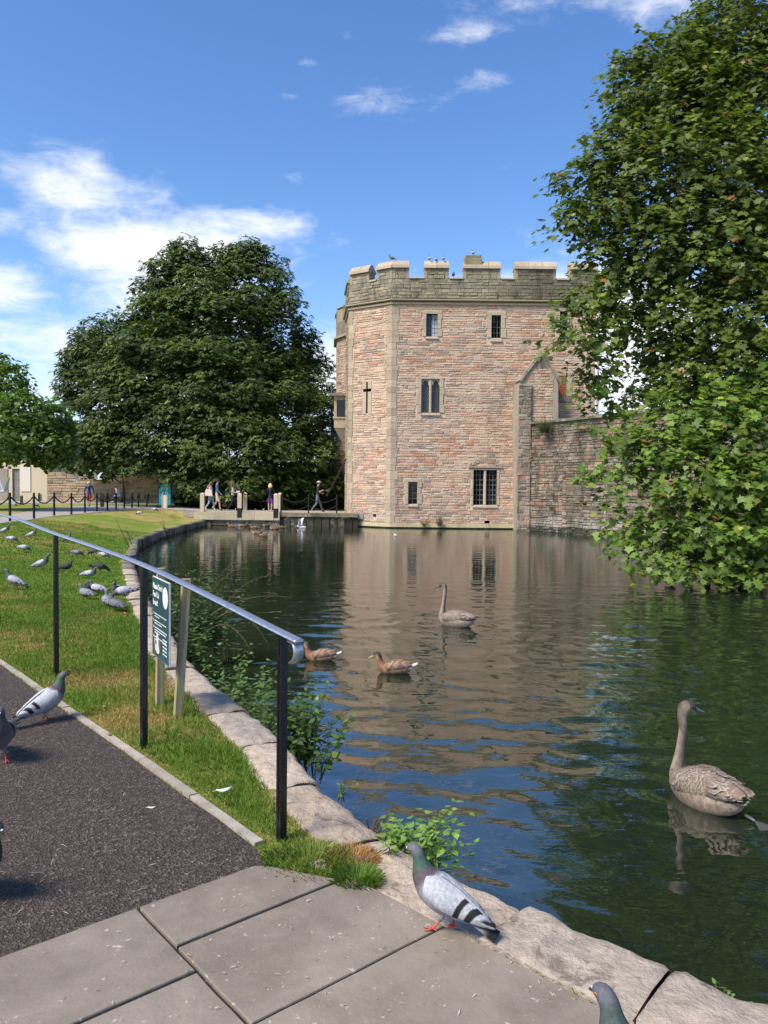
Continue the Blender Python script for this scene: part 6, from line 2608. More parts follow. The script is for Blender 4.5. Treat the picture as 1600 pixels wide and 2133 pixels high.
# foreground individuals
pg = P(905, 1948)
place(pigeon('light', 'stand', True), 'pale grey pigeon with black wing bars walking on the coping stones', 'pigeon', (pg.x + 0.03, pg.y + 0.01, 0.014), R(152), 0.86)
pg = P(99, 1504)
place(pigeon('light', 'stand', True), 'pale grey pigeon with green neck standing by the path edging', 'pigeon', (pg.x - 0.01, pg.y, 0.003), R(52), 0.95)
pg = P(7, 1590)
place(pigeon('grey', 'stand', True), 'grey pigeon facing the camera on the tarmac, cut by the frame edge', 'pigeon', (pg.x - 0.035, pg.y + 0.03, 0.003), R(-62), 1.05)
pg = P(-38, 1885)
place(pigeon('dark', 'stand', True), 'black pigeon on the tarmac of which only the breast and a foot show', 'pigeon', (pg.x - 0.045, pg.y + 0.03, 0.003), R(-28), 1.0)
pg = P(1345, 2400)
place(pigeon('grey', 'stand', True), 'slate grey pigeon seen from behind at the bottom of the picture', 'pigeon', (pg.x, pg.y - 0.01, 0.012), R(125), 1.0)

# flock on the lawn: (px, py of the feet, heading, kind, pose, label)
FLOCK = [(10, 1112, 20, 'light', 'stand', 'pale pigeon on the lawn against the first handrail post'), (25, 1124, 10, 'light', 'feed', 'pale pigeon feeding, third in the cluster below the rail'),
         (50, 1138, 15, 'light', 'feed', 'pale pigeon with striped wings feeding, lowest of the cluster below the rail'), (66, 1114, 25, 'light', 'stand', 'pale pigeon facing the second handrail post, highest in its cluster'),
         (86, 1173, 20, 'light', 'stand', 'pale pigeon alone left of the second handrail post'), (137, 1172, 40, 'dark', 'rest', 'dark breasted pigeon just past the second handrail post'),
         (186, 1188, 5, 'light', 'rest', 'pale pigeon with dark head sitting, between post and pigeon cluster'), (209, 1172, 30, 'dark', 'feed', 'two-tone dark pigeon preening on the lawn'),
         (160, 1136, 25, 'mid', 'feed', 'grey pigeon partly hidden under the handrail bar'), (192, 1130, 150, 'dark', 'feed', 'dark pigeon feeding nose to tail beneath the rail'),
         (217, 1136, -5, 'light', 'feed', 'pale pigeon with black bill end beside the dark one beneath the rail'), (141, 1112, 70, 'grey', 'stand', 'slim grey pigeon behind the rail bar, far up the lawn'),
         (30, 1222, 175, 'light', 'stand', 'large pale pigeon with black wing stripes near the frame edge'), (203, 1230, 170, 'light', 'rest', 'white backed pigeon lying behind the dark headed one'),
         (180, 1244, 155, 'mid', 'rest', 'pale striped pigeon lying in front of the white backed one'), (181, 1230, 100, 'dark', 'rest', 'black pigeon tucked between two lying pigeons'),
         (245, 1232, 265, 'mid', 'rest', 'dark breasted pigeon facing the camera beside the post'), (257, 1245, 200, 'light', 'feed', 'pale pigeon with tail up beside the facing one'),
         (225, 1265, 120, 'mid', 'rest', 'grey pigeon lying at the front of the group, head up'), (243, 1275, 145, 'grey', 'rest', 'slate pigeon lying in front with a dry leaf at its tail'),
         (277, 1134, 60, 'grey', 'rest', 'small brown-grey pigeon at the very edge of the far bank')]
cache = {}
for (px, py, hd_, kind, pose, lab) in FLOCK:
    g = P(px, py)
    zz = near_edge_drop(g.x, g.y)
    if (kind, pose) not in cache:
        r_ = pigeon(kind, pose)
        cache[(kind, pose)] = r_
    else:
        r_ = copy_tree(cache[(kind, pose)])
    place(r_, lab, 'pigeon', (g.x, g.y, zz + (0.035 if pose == 'rest' else 0.012)), R(hd_), 0.96 if pose != 'rest' else 0.9, 'pigeons on the lawn')

# pigeons on the battlements
BATT = [(813, 546, 150, 'grey', 'pigeon perched on the corner merlon of the gatehouse', merl_z[2], 0.25), (891, 541, 100, 'light', 'left of three pigeons on the second merlon', merl_z[3], 0.0), (905, 541, 80, 'light', 'middle of three pigeons on the second merlon', merl_z[3] - 0.06, -0.1),
        (920, 541, 90, 'light', 'right of three pigeons on the second merlon', merl_z[3], 0.0), (941, 576, 70, 'grey', 'pigeon in the gap of the battlements', Z_CREN + 0.02, 0.0), (981, 530, 95, 'light', 'pigeon on the raised turret stub', zy(530, 980), 0.0)]
for (px, py, hd_, kind, lab, zz, off) in BATT:
    X = ux(px) * (D0 + 0.25) / D0
    k = (kind, 'stand')
    if k in cache:
        r_ = copy_tree(cache[k])
    else:
        r_ = pigeon(kind, 'stand')
        cache[k] = r_
    place(r_, lab, 'pigeon', (X, D0 + 0.22, zz + 0.003), R(hd_), 1.15, 'pigeons on the battlements')

# pigeons near the far path
for (px, py, hd_, lab) in ((235, 1050, 30, 'small pigeon walking on the far path behind the fence'), (265, 1053, 200, 'pale pigeon on the far path near the fence end'), (322, 1067, 10, 'pigeon on the grass in front of the teal sign'),
                           (290, 1075, 160, 'pigeon feeding on the dry grass before the fence'), (76, 1058, 40, 'pigeon on the dry grass between the first fence posts'), (30, 1056, 10, 'dark pigeon on the dry grass beside the first fence post')):
    g = P(px, py)
    place(copy_tree(cache[('light', 'feed')]), lab, 'pigeon', (g.x, g.y, 0.02), R(hd_), 1.1, 'pigeons by the far path')


# ------------------------------------------------------------------ swimming birds
def water_bird(name, rings, colfn, n=18, per=6, twist=None):
    root = bpy.data.objects.new(name, None)
    root.empty_display_size = 0.1
    COL.objects.link(root)
    vs, fs, ts, an = loft(rings, n, per)
    cols = [colfn(v, t, a) for v, t, a in zip(vs, ts, an)]
    if twist:
        vs = [twist(v) for v in vs]
    mesh('body', vs, fs, M['feather'], root, True, cols)
    return root


def patch(root, name, pts_fn, nu, nv, colfn, thick=0.012, sides=(1, -1)):
    for s_ in sides:
        vs, fs, cs = [], [], []
        for i in range(nu + 1):
            for j in range(nv + 1):
                u, v = i / nu, -1 + 2 * j / nv
                p = pts_fn(u, v)
                vs.append(Vector((p[0], s_ * p[1], p[2])))
                cs.append(colfn(u, v))
        for i in range(nu):
            for j in range(nv):
                a = i * (nv + 1) + j
                fs.append((a, a + 1, a + nv + 2, a + nv + 1))
        o = mesh(name, vs, fs, M['feather'], root, True, cs)
        md = o.modifiers.new('thick', 'SOLIDIFY')
        md.thickness = thick


def feathers(root, fn, nu, nv, length, width, dark, rim, seed, span=(0.0, 0.9)):
    """overlapping feathers laid in staggered rows over a wing surface, each with a paler edge"""
    rg = random.Random(seed)
    V, F, K = [], [], []
    for s_ in (1, -1):
        for i in range(nu):
            for j in range(nv + 1):
                u = span[0] + (span[1] - span[0]) * (i + rg.uniform(-0.2, 0.2)) / nu
                v = -0.96 + 1.9 * (j + 0.5 * (i % 2) + rg.uniform(-0.15, 0.15)) / nv
                if v > 1.0:
                    continue
                u = max(u, 0.0)
                p, q, r = Vector(fn(u, v)), Vector(fn(min(u + 0.03, 1.05), v)), Vector(fn(u, min(v + 0.05, 1.1)))
                t = (q - p).normalized()
                w_ = (r - p)
                w_ = (w_ - t * w_.dot(t)).normalized()
                n = w_.cross(t)
                c0 = Vector(fn(u, v))
                if n.dot(Vector((0, c0.y, max(c0.z - 0.08, 0.02)))) < 0:
                    n = -n
                L = length * rg.uniform(0.85, 1.2)
                W = L * width * 0.5
                t = (t + w_ * rg.uniform(-0.14, 0.14)).normalized()
                base = p + n * 0.003
                lift = n * (0.007 + 0.004 * rg.random())
                pts = [base, base + t * L * 0.35 + w_ * W * 0.9 + lift * 0.5, base + t * L * 0.35 + lift * 0.75, base + t * L * 0.35 - w_ * W * 0.9 + lift * 0.5,
                       base + t * L * 0.8 + w_ * W * 0.85 + lift * 0.8, base + t * L * 0.8 + lift * 1.1, base + t * L * 0.8 - w_ * W * 0.85 + lift * 0.8, base + t * L + lift]
                d = rg.uniform(0.75, 1.3)
                cc = tuple(x * d for x in dark)
                ed = lerp3(cc, rim, rg.uniform(0.35, 0.8))
                b0 = len(V)
                V += [Vector((x.x, s_ * x.y, x.z)) for x in pts]
                K += [cc, lerp3(cc, ed, 0.6), cc, lerp3(cc, ed, 0.6), ed, lerp3(cc, ed, 0.25), ed, rim]
                F += [tuple(b0 + k for k in f) for f in ((0, 1, 2), (0, 2, 3), (1, 4, 5, 2), (2, 5, 6, 3), (4, 7, 5), (5, 7, 6))]
    tag(mesh('wing_feathers', V, F, M['feather'], root, True, K), kind='stuff')


CY = [(-0.31, 0.105, 0.02, 0.012), (-0.26, 0.085, 0.075, 0.05), (-0.17, 0.065, 0.125, 0.085), (-0.05, 0.055, 0.155, 0.115), (0.08, 0.055, 0.15, 0.115), (0.18, 0.075, 0.115, 0.10), (0.235, 0.125, 0.075, 0.075), (0.245, 0.185, 0.050, 0.052),
      (0.238, 0.26, 0.036, 0.038), (0.226, 0.35, 0.030, 0.032), (0.214, 0.44, 0.028, 0.030), (0.208, 0.52, 0.029, 0.031), (0.212, 0.575, 0.036, 0.038), (0.232, 0.614, 0.043, 0.044), (0.266, 0.616, 0.037, 0.038), (0.292, 0.602, 0.025, 0.026), (0.301, 0.597, 0.017, 0.017)]


def cygnet(label, loc, rz, head_turn, scale=1.0, mirror_turn=1):
    tan, brown, pale = (0.20, 0.155, 0.122), (0.058, 0.043, 0.033), (0.40, 0.335, 0.275)

    def colf(v, t, a):
        x = mnoise.noise(v * 24) * 0.5 + 0.5
        y = mnoise.noise(v * 75) * 0.5 + 0.5
        z_ = mnoise.noise(Vector((v.x * 60, v.y * 60, v.z * 18))) * 0.5 + 0.5
        if t < 0.42:
            c = lerp3(tan, brown, 0.1 + 0.75 * x)
            c = lerp3(c, pale, 0.55 * max(y - 0.4, 0) * 2)
            if a < -0.35:
                c = lerp3(c, pale, 0.25)
        elif t < 0.84:
            c = lerp3(pale, tan, 0.25 + 0.6 * x)
            if a > 0.0:
                c = lerp3(c, brown, min(1.0, 0.35 + a * 0.6) * (0.55 + 0.7 * z_))
            else:
                c = lerp3(c, brown, 0.35 * z_)
        else:
            c = lerp3(tan, brown, min(1.0, 0.55 + 0.5 * a + 0.35 * z_))
            if a < -0.55:
                c = lerp3(c, pale, 0.5)
        return c
    ctr = Vector((0.222, 0, 0))

    def twist(v):
        if v.z < 0.40 or v.x < 0.1:
            return v
        k = min(max((v.z - 0.42) / 0.13, 0), 1)
        k = k * k * (3 - 2 * k)
        return Matrix.Rotation(head_turn * k, 4, 'Z') @ (v - Vector((0.216, 0, 0))) + Vector((0.216, 0, 0))
    root = water_bird('cygnet', CY, colf, 20, 6, twist)
    # wings: three overlapping feather layers each side

    def wing(layer):
        def f(u, v):
            x0, x1 = 0.16 - 0.07 * layer, -0.22 - 0.07 * layer
            x = x0 + (x1 - x0) * u
            hw = (0.105 - 0.018 * layer) * math.sin(math.pi * min(u * 0.86 + 0.16, 1)) ** 0.6 + 0.004
            zc = 0.128 + 0.006 * layer + 0.028 * u
            lat = (0.150 - 0.020 * layer) * (1 - 0.62 * u ** 2.2)
            ang = v * 1.05 + 0.52
            ripple = 0.004 * math.sin(u * 26 + v * 5) * (1 - abs(v))
            return (x, lat * max(math.cos(ang), 0.0) ** 0.8 + 0.012 + ripple, zc + hw * math.sin(ang) * 0.92 + 0.004 * layer)
        return f

    for layer in (0, 1, 2):
        def wc(u, v, layer=layer):
            row = int(u * 7)
            fv = v * 3.5 + 0.5 * (row % 2)
            fx, fy = u * 7 - row, fv - math.floor(fv)
            rim = 1.0 if (fx > 0.72 + 0.5 * abs(fy - 0.5) ** 2) else 0.0
            x = mnoise.noise(Vector((row * 3.1 + layer * 5, math.floor(fv) * 1.7, layer))) * 0.5 + 0.5
            y = mnoise.noise(Vector((u * 20, v * 9, layer * 4))) * 0.5 + 0.5
            c = lerp3((0.225, 0.17, 0.13), (0.11, 0.08, 0.06), 0.25 + 0.5 * x + 0.3 * (y - 0.5))
            c = lerp3(c, (0.34, 0.28, 0.235), 0.42 * rim + (0.3 if v < -0.8 else 0))
            return c
        patch(root, 'wing', wing(layer), 42, 18, wc, 0.01)

    feathers(root, wing(0), 15, 15, 0.058, 0.80, (0.115, 0.085, 0.065), (0.40, 0.335, 0.28), 4, (0.0, 0.80))
    feathers(root, wing(1), 6, 9, 0.12, 0.32, (0.10, 0.075, 0.058), (0.42, 0.355, 0.30), 5, (0.45, 0.95))

    def tailf(u, v):
        return (-0.27 - 0.085 * u, 0.045 * (v * 0.5 + 0.5) * (1 - 0.5 * u), 0.115 + 0.018 * u)
    patch(root, 'tail', tailf, 4, 3, lambda u, v: lerp3(brown, pale, 0.2 + 0.4 * u), 0.012)
    T = Matrix.Translation((0.216, 0, 0)) @ Matrix.Rotation(head_turn, 4, 'Z') @ Matrix.Translation((-0.216, 0, 0))
    mb = MB()
    pts = [Vector((0.288, 0, 0.602)), Vector((0.315, 0, 0.594)), Vector((0.345, 0, 0.582)), Vector((0.372, 0, 0.573)), Vector((0.382, 0, 0.570))]
    vs, fs, _, _ = loft([(0.280, 0.606, 0.021, 0.024), (0.310, 0.596, 0.0175, 0.018), (0.345, 0.582, 0.0165, 0.011), (0.376, 0.571, 0.0145, 0.007), (0.392, 0.566, 0.007, 0.003)], 12, 3)
    mb.add([T @ v for v in vs], fs, (0.075, 0.075, 0.08))
    mb.build('bill', M['matte'], root, True)
    for s_ in (1, -1):
        mb = MB()
        # bare dark skin between bill and eye, then the eye
        ellipsoid(mb, (0.283, s_ * 0.0275, 0.611), (0.022, 0.007, 0.0085), (0.02, 0.02, 0.02), 8, 5, T)
        ellipsoid(mb, (0.268, s_ * 0.0362, 0.620), (0.0075, 0.005, 0.0075), (0.01, 0.01, 0.01), 10, 6, T)
        mb.build('eye', M['matte'], root, True)
    return place(root, label, 'cygnet', loc, rz, scale)


W2 = WATER_Z + 0.008
c1 = Vector((2.31, 5.42, W2))
cg1 = cygnet('large brown-grey cygnet close by, seen from behind with its bill turned', c1, R(113), R(-104), 1.03)
# the trailing webbed foot with its leg
mb = MB()
fo = [(-0.30, -0.05, 0.03), (-0.36, -0.065, 0.012)]
mb.tube([Vector(p) for p in fo], [0.011, 0.009], 8, (0.11, 0.115, 0.12))
web = [Vector((-0.355, -0.065, 0.015)), Vector((-0.455, -0.125, 0.006)), Vector((-0.47, -0.085, 0.008)), Vector((-0.485, -0.06, 0.006)), Vector((-0.48, -0.03, 0.008)), Vector((-0.46, 0.005, 0.006))]
mb.add(web + [v + Vector((0, 0, -0.008)) for v in web], [(0, 1, 2, 3, 4, 5), (11, 10, 9, 8, 7, 6)] + [(i, (i + 1) % 6, 6 + (i + 1) % 6, 6 + i) for i in range(6)], (0.055, 0.06, 0.055))
mb.build('webbed_foot', M['matte'], cg1)
cygnet('brown-grey cygnet swimming in mid moat towards the bank', P(951, 1306, WATER_Z) + Vector((0, 0.1, 0.008)), R(146), R(28), 1.02)

DK = [(-0.20, 0.075, 0.02, 0.012), (-0.165, 0.06, 0.05, 0.030), (-0.10, 0.045, 0.075, 0.052), (-0.01, 0.040, 0.088, 0.066), (0.07, 0.042, 0.082, 0.066), (0.125, 0.062, 0.058, 0.056), (0.15, 0.10, 0.036, 0.038), (0.158, 0.135, 0.028, 0.030),
      (0.165, 0.165, 0.029, 0.031), (0.182, 0.185, 0.030, 0.031), (0.205, 0.182, 0.024, 0.025), (0.222, 0.172, 0.014, 0.014)]


def duck(label, loc, rz, drake=True, scale=1.0, simple=False, grp=None):
    fl, dk, cap = (0.22, 0.14, 0.08), (0.06, 0.04, 0.026), ((0.03, 0.038, 0.024) if drake else (0.12, 0.08, 0.05))

    def colf(v, t, a):
        x = mnoise.noise(v * 60) * 0.5 + 0.5
        x = 1.0 if x > 0.55 else 0.15
        c = lerp3(fl, dk, 0.75 * x)
        if t < 0.10:
            c = lerp3(c, (0.6, 0.55, 0.48), 0.6)
        if 0.45 < t < 0.66:
            c = lerp3((0.20, 0.10, 0.055), dk, 0.35 * x)
        if t > 0.66:
            c = lerp3((0.33, 0.24, 0.15), cap, 1.0 if a > 0.15 else (0.5 if a > -0.1 else 0.0))
        return c
    root = water_bird('duck', DK, colf, 14 if not simple else 8, 4 if not simple else 2)

    def wing(u, v):
        x = 0.07 - 0.245 * u
        hw = 0.055 * math.sin(math.pi * min(u * 0.86 + 0.16, 1)) ** 0.6 + 0.003
        ang = v * 0.9 + 0.35
        return (x, 0.082 * (1 - 0.55 * u ** 2) * max(math.cos(ang), 0.0) ** 0.8 + 0.008, 0.068 + 0.025 * u + hw * math.sin(ang))

    def wc(u, v):
        x = mnoise.noise(Vector((u * 12, v * 6, 0))) * 0.5 + 0.5
        c = lerp3((0.15, 0.10, 0.07), (0.36, 0.25, 0.16), 1.0 if x > 0.56 else 0.0)
        if 0.62 < u < 0.74 and v < -0.4:
            c = (0.05, 0.07, 0.28)
        return c
    patch(root, 'wing', wing, 14 if not simple else 6, 6 if not simple else 3, wc, 0.008)

    def tailf(u, v):
        return (-0.18 - 0.06 * u, 0.03 * (v * 0.5 + 0.5) * (1 - 0.5 * u), 0.08 + 0.025 * u)
    patch(root, 'tail', tailf, 3, 2, lambda u, v: (0.62, 0.58, 0.52), 0.008)
    mb = MB()
    vs, fs, _, _ = loft([(0.214, 0.176, 0.013, 0.013), (0.235, 0.164, 0.012, 0.009), (0.258, 0.153, 0.0125, 0.006), (0.272, 0.148, 0.008, 0.003)], 10, 3)
    mb.add(vs, fs, (0.36, 0.33, 0.08) if drake else (0.33, 0.20, 0.07))
    mb.build('bill', M['matte'], root, True)
    for s_ in (1, -1):
        mb = MB()
        ellipsoid(mb, (0.198, s_ * 0.0255, 0.190), (0.005, 0.003, 0.005), (0.01, 0.01, 0.01), 8, 5)
        mb.build('eye', M['matte'], root, True)
    return place(root, label, 'duck', loc, rz, scale, grp)


duck('mottled brown duck with dark crown and yellow bill swimming before the cygnet', P(822, 1404, WATER_Z) + Vector((0, 0.05, 0.004)), R(175), True, 1.16)
duck('mottled brown duck swimming just beyond the curled end of the handrail', P(668, 1378, WATER_Z) + Vector((0, 0.05, 0.004)), R(178), False, 1.12)
FD = [(482, 1098, 160, 'brown duck nearest the bank under the bridge'), (507, 1097, 10, 'brown duck below the middle bridge post'), (530, 1101, 170, 'brown duck in the middle of the group under the bridge'), (556, 1097, 40, 'brown duck close under the bridge pier'),
      (573, 1103, 0, 'brown duck left of the flapping gull'), (585, 1101, 190, 'brown duck between the pier and the flapping gull'), (537, 1112, 0, 'reddish duck trailing the group under the bridge'), (549, 1118, 175, 'reddish duck farthest from the bridge')]
first = None
for (px, py, hd_, lab) in FD:
    g = P(px, py, WATER_Z)
    g.y = min(g.y, 41.2)
    if first is None:
        first = duck(lab, g, R(hd_), False, 1.1, True, 'ducks under the bridge')
    else:
        r_ = copy_tree(first)
        place(r_, lab, 'duck', g, R(hd_), 1.1, 'ducks under the bridge')


# ------------------------------------------------------------------ gulls
def gull(label, loc, rz, wing_up, scale=1.0, fly=True, white=(0.78, 0.78, 0.77)):
    rg_ = [(-0.20, 0.02, 0.02, 0.006), (-0.12, 0.02, 0.035, 0.03), (-0.02, 0.02, 0.05, 0.045), (0.07, 0.03, 0.045, 0.042), (0.13, 0.05, 0.03, 0.03), (0.165, 0.062, 0.026, 0.027), (0.195, 0.058, 0.016, 0.016)]
    root = water_bird('gull', rg_, lambda v, t, a: white if t < 0.75 else (0.70, 0.69, 0.68), 10, 3)
    mb = MB()
    mb.tube([(0.19, 0, 0.056), (0.215, 0, 0.05), (0.23, 0, 0.046)], [0.008, 0.006, 0.002], 6, (0.35, 0.06, 0.03))
    mb.build('bill', M['matte'], root, True)
    if fly:
        def w_(u, v):
            y = 0.03 + 0.42 * u
            z = 0.04 + wing_up * (0.30 * math.sin(u * 1.9) + 0.06 * u)
            ch = 0.095 * (1 - 0.75 * u ** 1.6)
            return (0.06 - 0.10 * u ** 2 + ch * v * 0.8, y, z)
        patch(root, 'wing', w_, 10, 4, lambda u, v: (0.52, 0.54, 0.57) if u < 0.82 else (0.04, 0.04, 0.045), 0.008)
    else:
        def w2(u, v):
            return (0.05 - 0.26 * u, 0.052 * (1 - 0.6 * u) + 0.002, 0.03 + 0.035 * v * (1 - 0.6 * u) + 0.01)
        patch(root, 'wing', w2, 6, 3, lambda u, v: (0.5, 0.52, 0.55) if u < 0.8 else (0.05, 0.05, 0.05), 0.006)
    return place(root, label, 'gull', loc, rz, scale)


g = P(626, 1101, WATER_Z)
gull('white gull splashing down with raised wings below the bridge', (g.x, 40.2, WATER_Z + 0.02), R(175), 1.0, 1.25)
g = P(823, 1117, WATER_Z)
gull('small white gull floating before the gatehouse corner', (g.x, g.y, WATER_Z + 0.02), R(100), 0, 0.95, False)
gull('grey winged gull in flight left of the child', Pd(157, 1001, 40), R(20), 0.8, 1.25)
gull('white gull in flight right of the child', Pd(205, 999, 40), R(170), 0.9, 1.05)
gull('white gull taking off at the frame edge by the first fence post', Pd(7, 1025, 29), R(60), 1.4, 1.0)
gull('dark and white gull flapping between the fence posts', Pd(243, 1034, 44), R(30), 1.1, 1.1)
# ------------------------------------------------------------------ people


def person(label, loc, rz, height, cols, pose, female=False, child=False):
    """body grown from a jointed skeleton; forward is +X. cols: skin, top, legs, shoes, sleeve (None = bare), hair. pose: joint offsets"""
    H = height
    hs = 1.18 if child else 1.0
    J = {}
    hipw, shw = (0.052 if female else 0.05), (0.092 if female else 0.108)
    lean = pose.get('lean', 0.0)
    hip = Vector((0, 0, 0.52))
    J['pelvis'] = hip
    J['waist'] = Vector((lean * 0.3, 0, 0.61))
    J['chest'] = Vector((lean * 0.8, 0, 0.735))
    J['base'] = Vector((lean, 0, 0.815))
    J['neck'] = Vector((lean * 1.15 + 0.005, 0, 0.86))
    hx = lean * 1.25 + 0.012 + pose.get('head_fwd', 0)
    J['jaw'] = Vector((hx, 0, 0.895))
    J['head'] = Vector((hx + 0.004, 0, 0.935))
    J['crown'] = Vector((hx - 0.004, 0, 0.965))
    edges = [('pelvis', 'waist'), ('waist', 'chest'), ('chest', 'base'), ('base', 'neck'), ('neck', 'jaw'), ('jaw', 'head'), ('head', 'crown')]
    rad = {'pelvis': (0.075, 0.062), 'waist': (0.066, 0.054) if not female else (0.058, 0.048), 'chest': (0.075, 0.062), 'base': (0.05, 0.05), 'neck': (0.032, 0.032), 'jaw': (0.040 * hs, 0.040 * hs), 'head': (0.046 * hs, 0.050 * hs), 'crown': (0.032 * hs, 0.034 * hs)}
    part_of = {}
    for s_, sd in ((1, 'L'), (-1, 'R')):
        lg = pose['leg' + sd]        # (knee x, knee z offset, ankle x, ankle z)
        J['hip' + sd] = Vector((0, s_ * hipw, 0.495))
        J['knee' + sd] = Vector((lg[0], s_ * hipw * 1.05, 0.275 + lg[1]))
        J['ank' + sd] = Vector((lg[2], s_ * hipw * 1.0, 0.045 + lg[3]))
        tx = 0.075
        J['toe' + sd] = J['ank' + sd] + Vector((tx, s_ * 0.008, -0.024 - lg[3] * 0.3))
        J['heel' + sd] = J['ank' + sd] + Vector((-0.018, 0, -0.022))
        edges += [('pelvis', 'hip' + sd), ('hip' + sd, 'knee' + sd), ('knee' + sd, 'ank' + sd), ('ank' + sd, 'toe' + sd), ('ank' + sd, 'heel' + sd)]
        rad.update({'hip' + sd: (0.056, 0.056), 'knee' + sd: (0.036, 0.036), 'ank' + sd: (0.023, 0.023), 'toe' + sd: (0.018, 0.022), 'heel' + sd: (0.02, 0.02)})
        ar = pose['arm' + sd]        # elbow offset, wrist offset from shoulder
        sh = Vector((lean, s_ * shw, 0.80))
        J['sh' + sd] = sh
        J['el' + sd] = sh + Vector((ar[0][0], s_ * ar[0][1], ar[0][2]))
        J['wr' + sd] = J['el' + sd] + Vector((ar[1][0], s_ * ar[1][1], ar[1][2]))
        d = (J['wr' + sd] - J['el' + sd]).normalized()
        J['palm' + sd] = J['wr' + sd] + d * 0.03
        edges += [('base', 'sh' + sd), ('sh' + sd, 'el' + sd), ('el' + sd, 'wr' + sd), ('wr' + sd, 'palm' + sd)]
        rad.update({'sh' + sd: (0.036, 0.036), 'el' + sd: (0.026, 0.026), 'wr' + sd: (0.017, 0.017), 'palm' + sd: (0.014, 0.02)})
        q = d.cross(Vector((0, 1, 0)))
        q = q.normalized() if q.length > 0.2 else Vector((1, 0, 0))
        for f, (o, L) in enumerate(((-0.014, 0.036), (-0.005, 0.042), (0.005, 0.040), (0.013, 0.032))):
            nm = 'f%d%s' % (f, sd)
            J[nm] = J['palm' + sd] + q * o + d * L + Vector((0, -s_ * 0.006, 0))
            edges.append(('palm' + sd, nm))
            rad[nm] = (0.0055, 0.0055)
        nm = 'th' + sd
        J[nm] = J['wr' + sd] + d * 0.03 + q * -0.028
        edges.append(('wr' + sd, nm))
        rad[nm] = (0.006, 0.006)
    J['nose'] = J['head'] + Vector((0.062 * hs, 0, -0.012))
    edges.append(('head', 'nose'))
    rad['nose'] = (0.008, 0.008)
    names = list(J)
    idx = {n: i for i, n in enumerate(names)}
    me = bpy.data.meshes.new('body_skeleton')
    me.from_pydata([J[n] * H for n in names], [(idx[a], idx[b]) for a, b in edges], [])
    ob = bpy.data.objects.new('body_skeleton', me)
    COL.objects.link(ob)
    md = ob.modifiers.new('skin', 'SKIN')
    md.branch_smoothing = 0.3
    md.use_smooth_shade = True
    sv = me.skin_vertices[0].data
    for n in names:
        sv[idx[n]].radius = (rad[n][0] * H, rad[n][1] * H)
        sv[idx[n]].use_root = (n == 'pelvis')
    ob.modifiers.new('sub', 'SUBSURF').levels = 1
    bpy.context.view_layer.update()
    bm_ = bpy.data.meshes.new_from_object(ob.evaluated_get(bpy.context.evaluated_depsgraph_get()))
    bpy.data.objects.remove(ob)
    # colour every vertex by the bone it is nearest to
    bones = []
    for a, b in edges:
        if a in ('base', 'chest', 'waist') or (a == 'pelvis' and b == 'waist'):
            c = cols['top'] if b != 'neck' else cols['skin']
        elif a == 'pelvis':
            c = cols['legs']
        elif a.startswith('hip'):
            c = cols['legs']
        elif a.startswith('knee'):
            c = cols.get('shin', cols['legs'])
        elif a.startswith('ank'):
            c = cols['shoes']
        elif a.startswith('sh'):
            c = cols.get('sleeve', cols['top'])
        elif a.startswith('el'):
            c = cols.get('fore', cols['skin'])
        else:
            c = cols['skin']
        bones.append((J[a] * H, J[b] * H, c, a))
    vc = []
    for v in bm_.vertices:
        best, bc = 1e9, cols['top']
        for (a, b, c, nm) in bones:
            ab = b - a
            t = min(max((v.co - a).dot(ab) / max(ab.length_squared, 1e-9), 0), 1)
            dd = (v.co - a - ab * t).length
            if dd < best:
                best, bc = dd, c
        if cols.get('hem') and v.co.z < 0.60 * H and v.co.z > cols['hem'][0] * H and abs(v.co.y) < 0.16 * H and bc in (cols['legs'], cols['top']):
            bc = cols['hem'][1]
        if callable(cols.get('pattern')) and bc == cols['top']:
            bc = cols['pattern'](v.co)
        vc.append(bc)
    bm_.materials.clear()
    set_cols(bm_, vc)
    t = thing('person', label, 'person', loc, rz)
    low = min(v.co.z for v in bm_.vertices)
    bm_.transform(Matrix.Translation((0, 0, -low)))
    dz = -low
    link('body', bm_, M['skin'], t)
    hd_ = J['head'] * H + Vector((0, 0, dz))
    # eyes and mouth
    mb = MB()
    for s_ in (1, -1):
        ellipsoid(mb, hd_ + Vector((0.047 * H * hs, s_ * 0.018 * H, 0.004 * H)), (0.004 * H, 0.007 * H, 0.004 * H), (0.02, 0.015, 0.012), 6, 4)
    ellipsoid(mb, hd_ + Vector((0.045 * H * hs, 0, -0.030 * H)), (0.005 * H, 0.014 * H, 0.003 * H), (0.30, 0.10, 0.08), 6, 4)
    mb.build('face', M['matte'], t)
    return t, J, H, dz, hd_


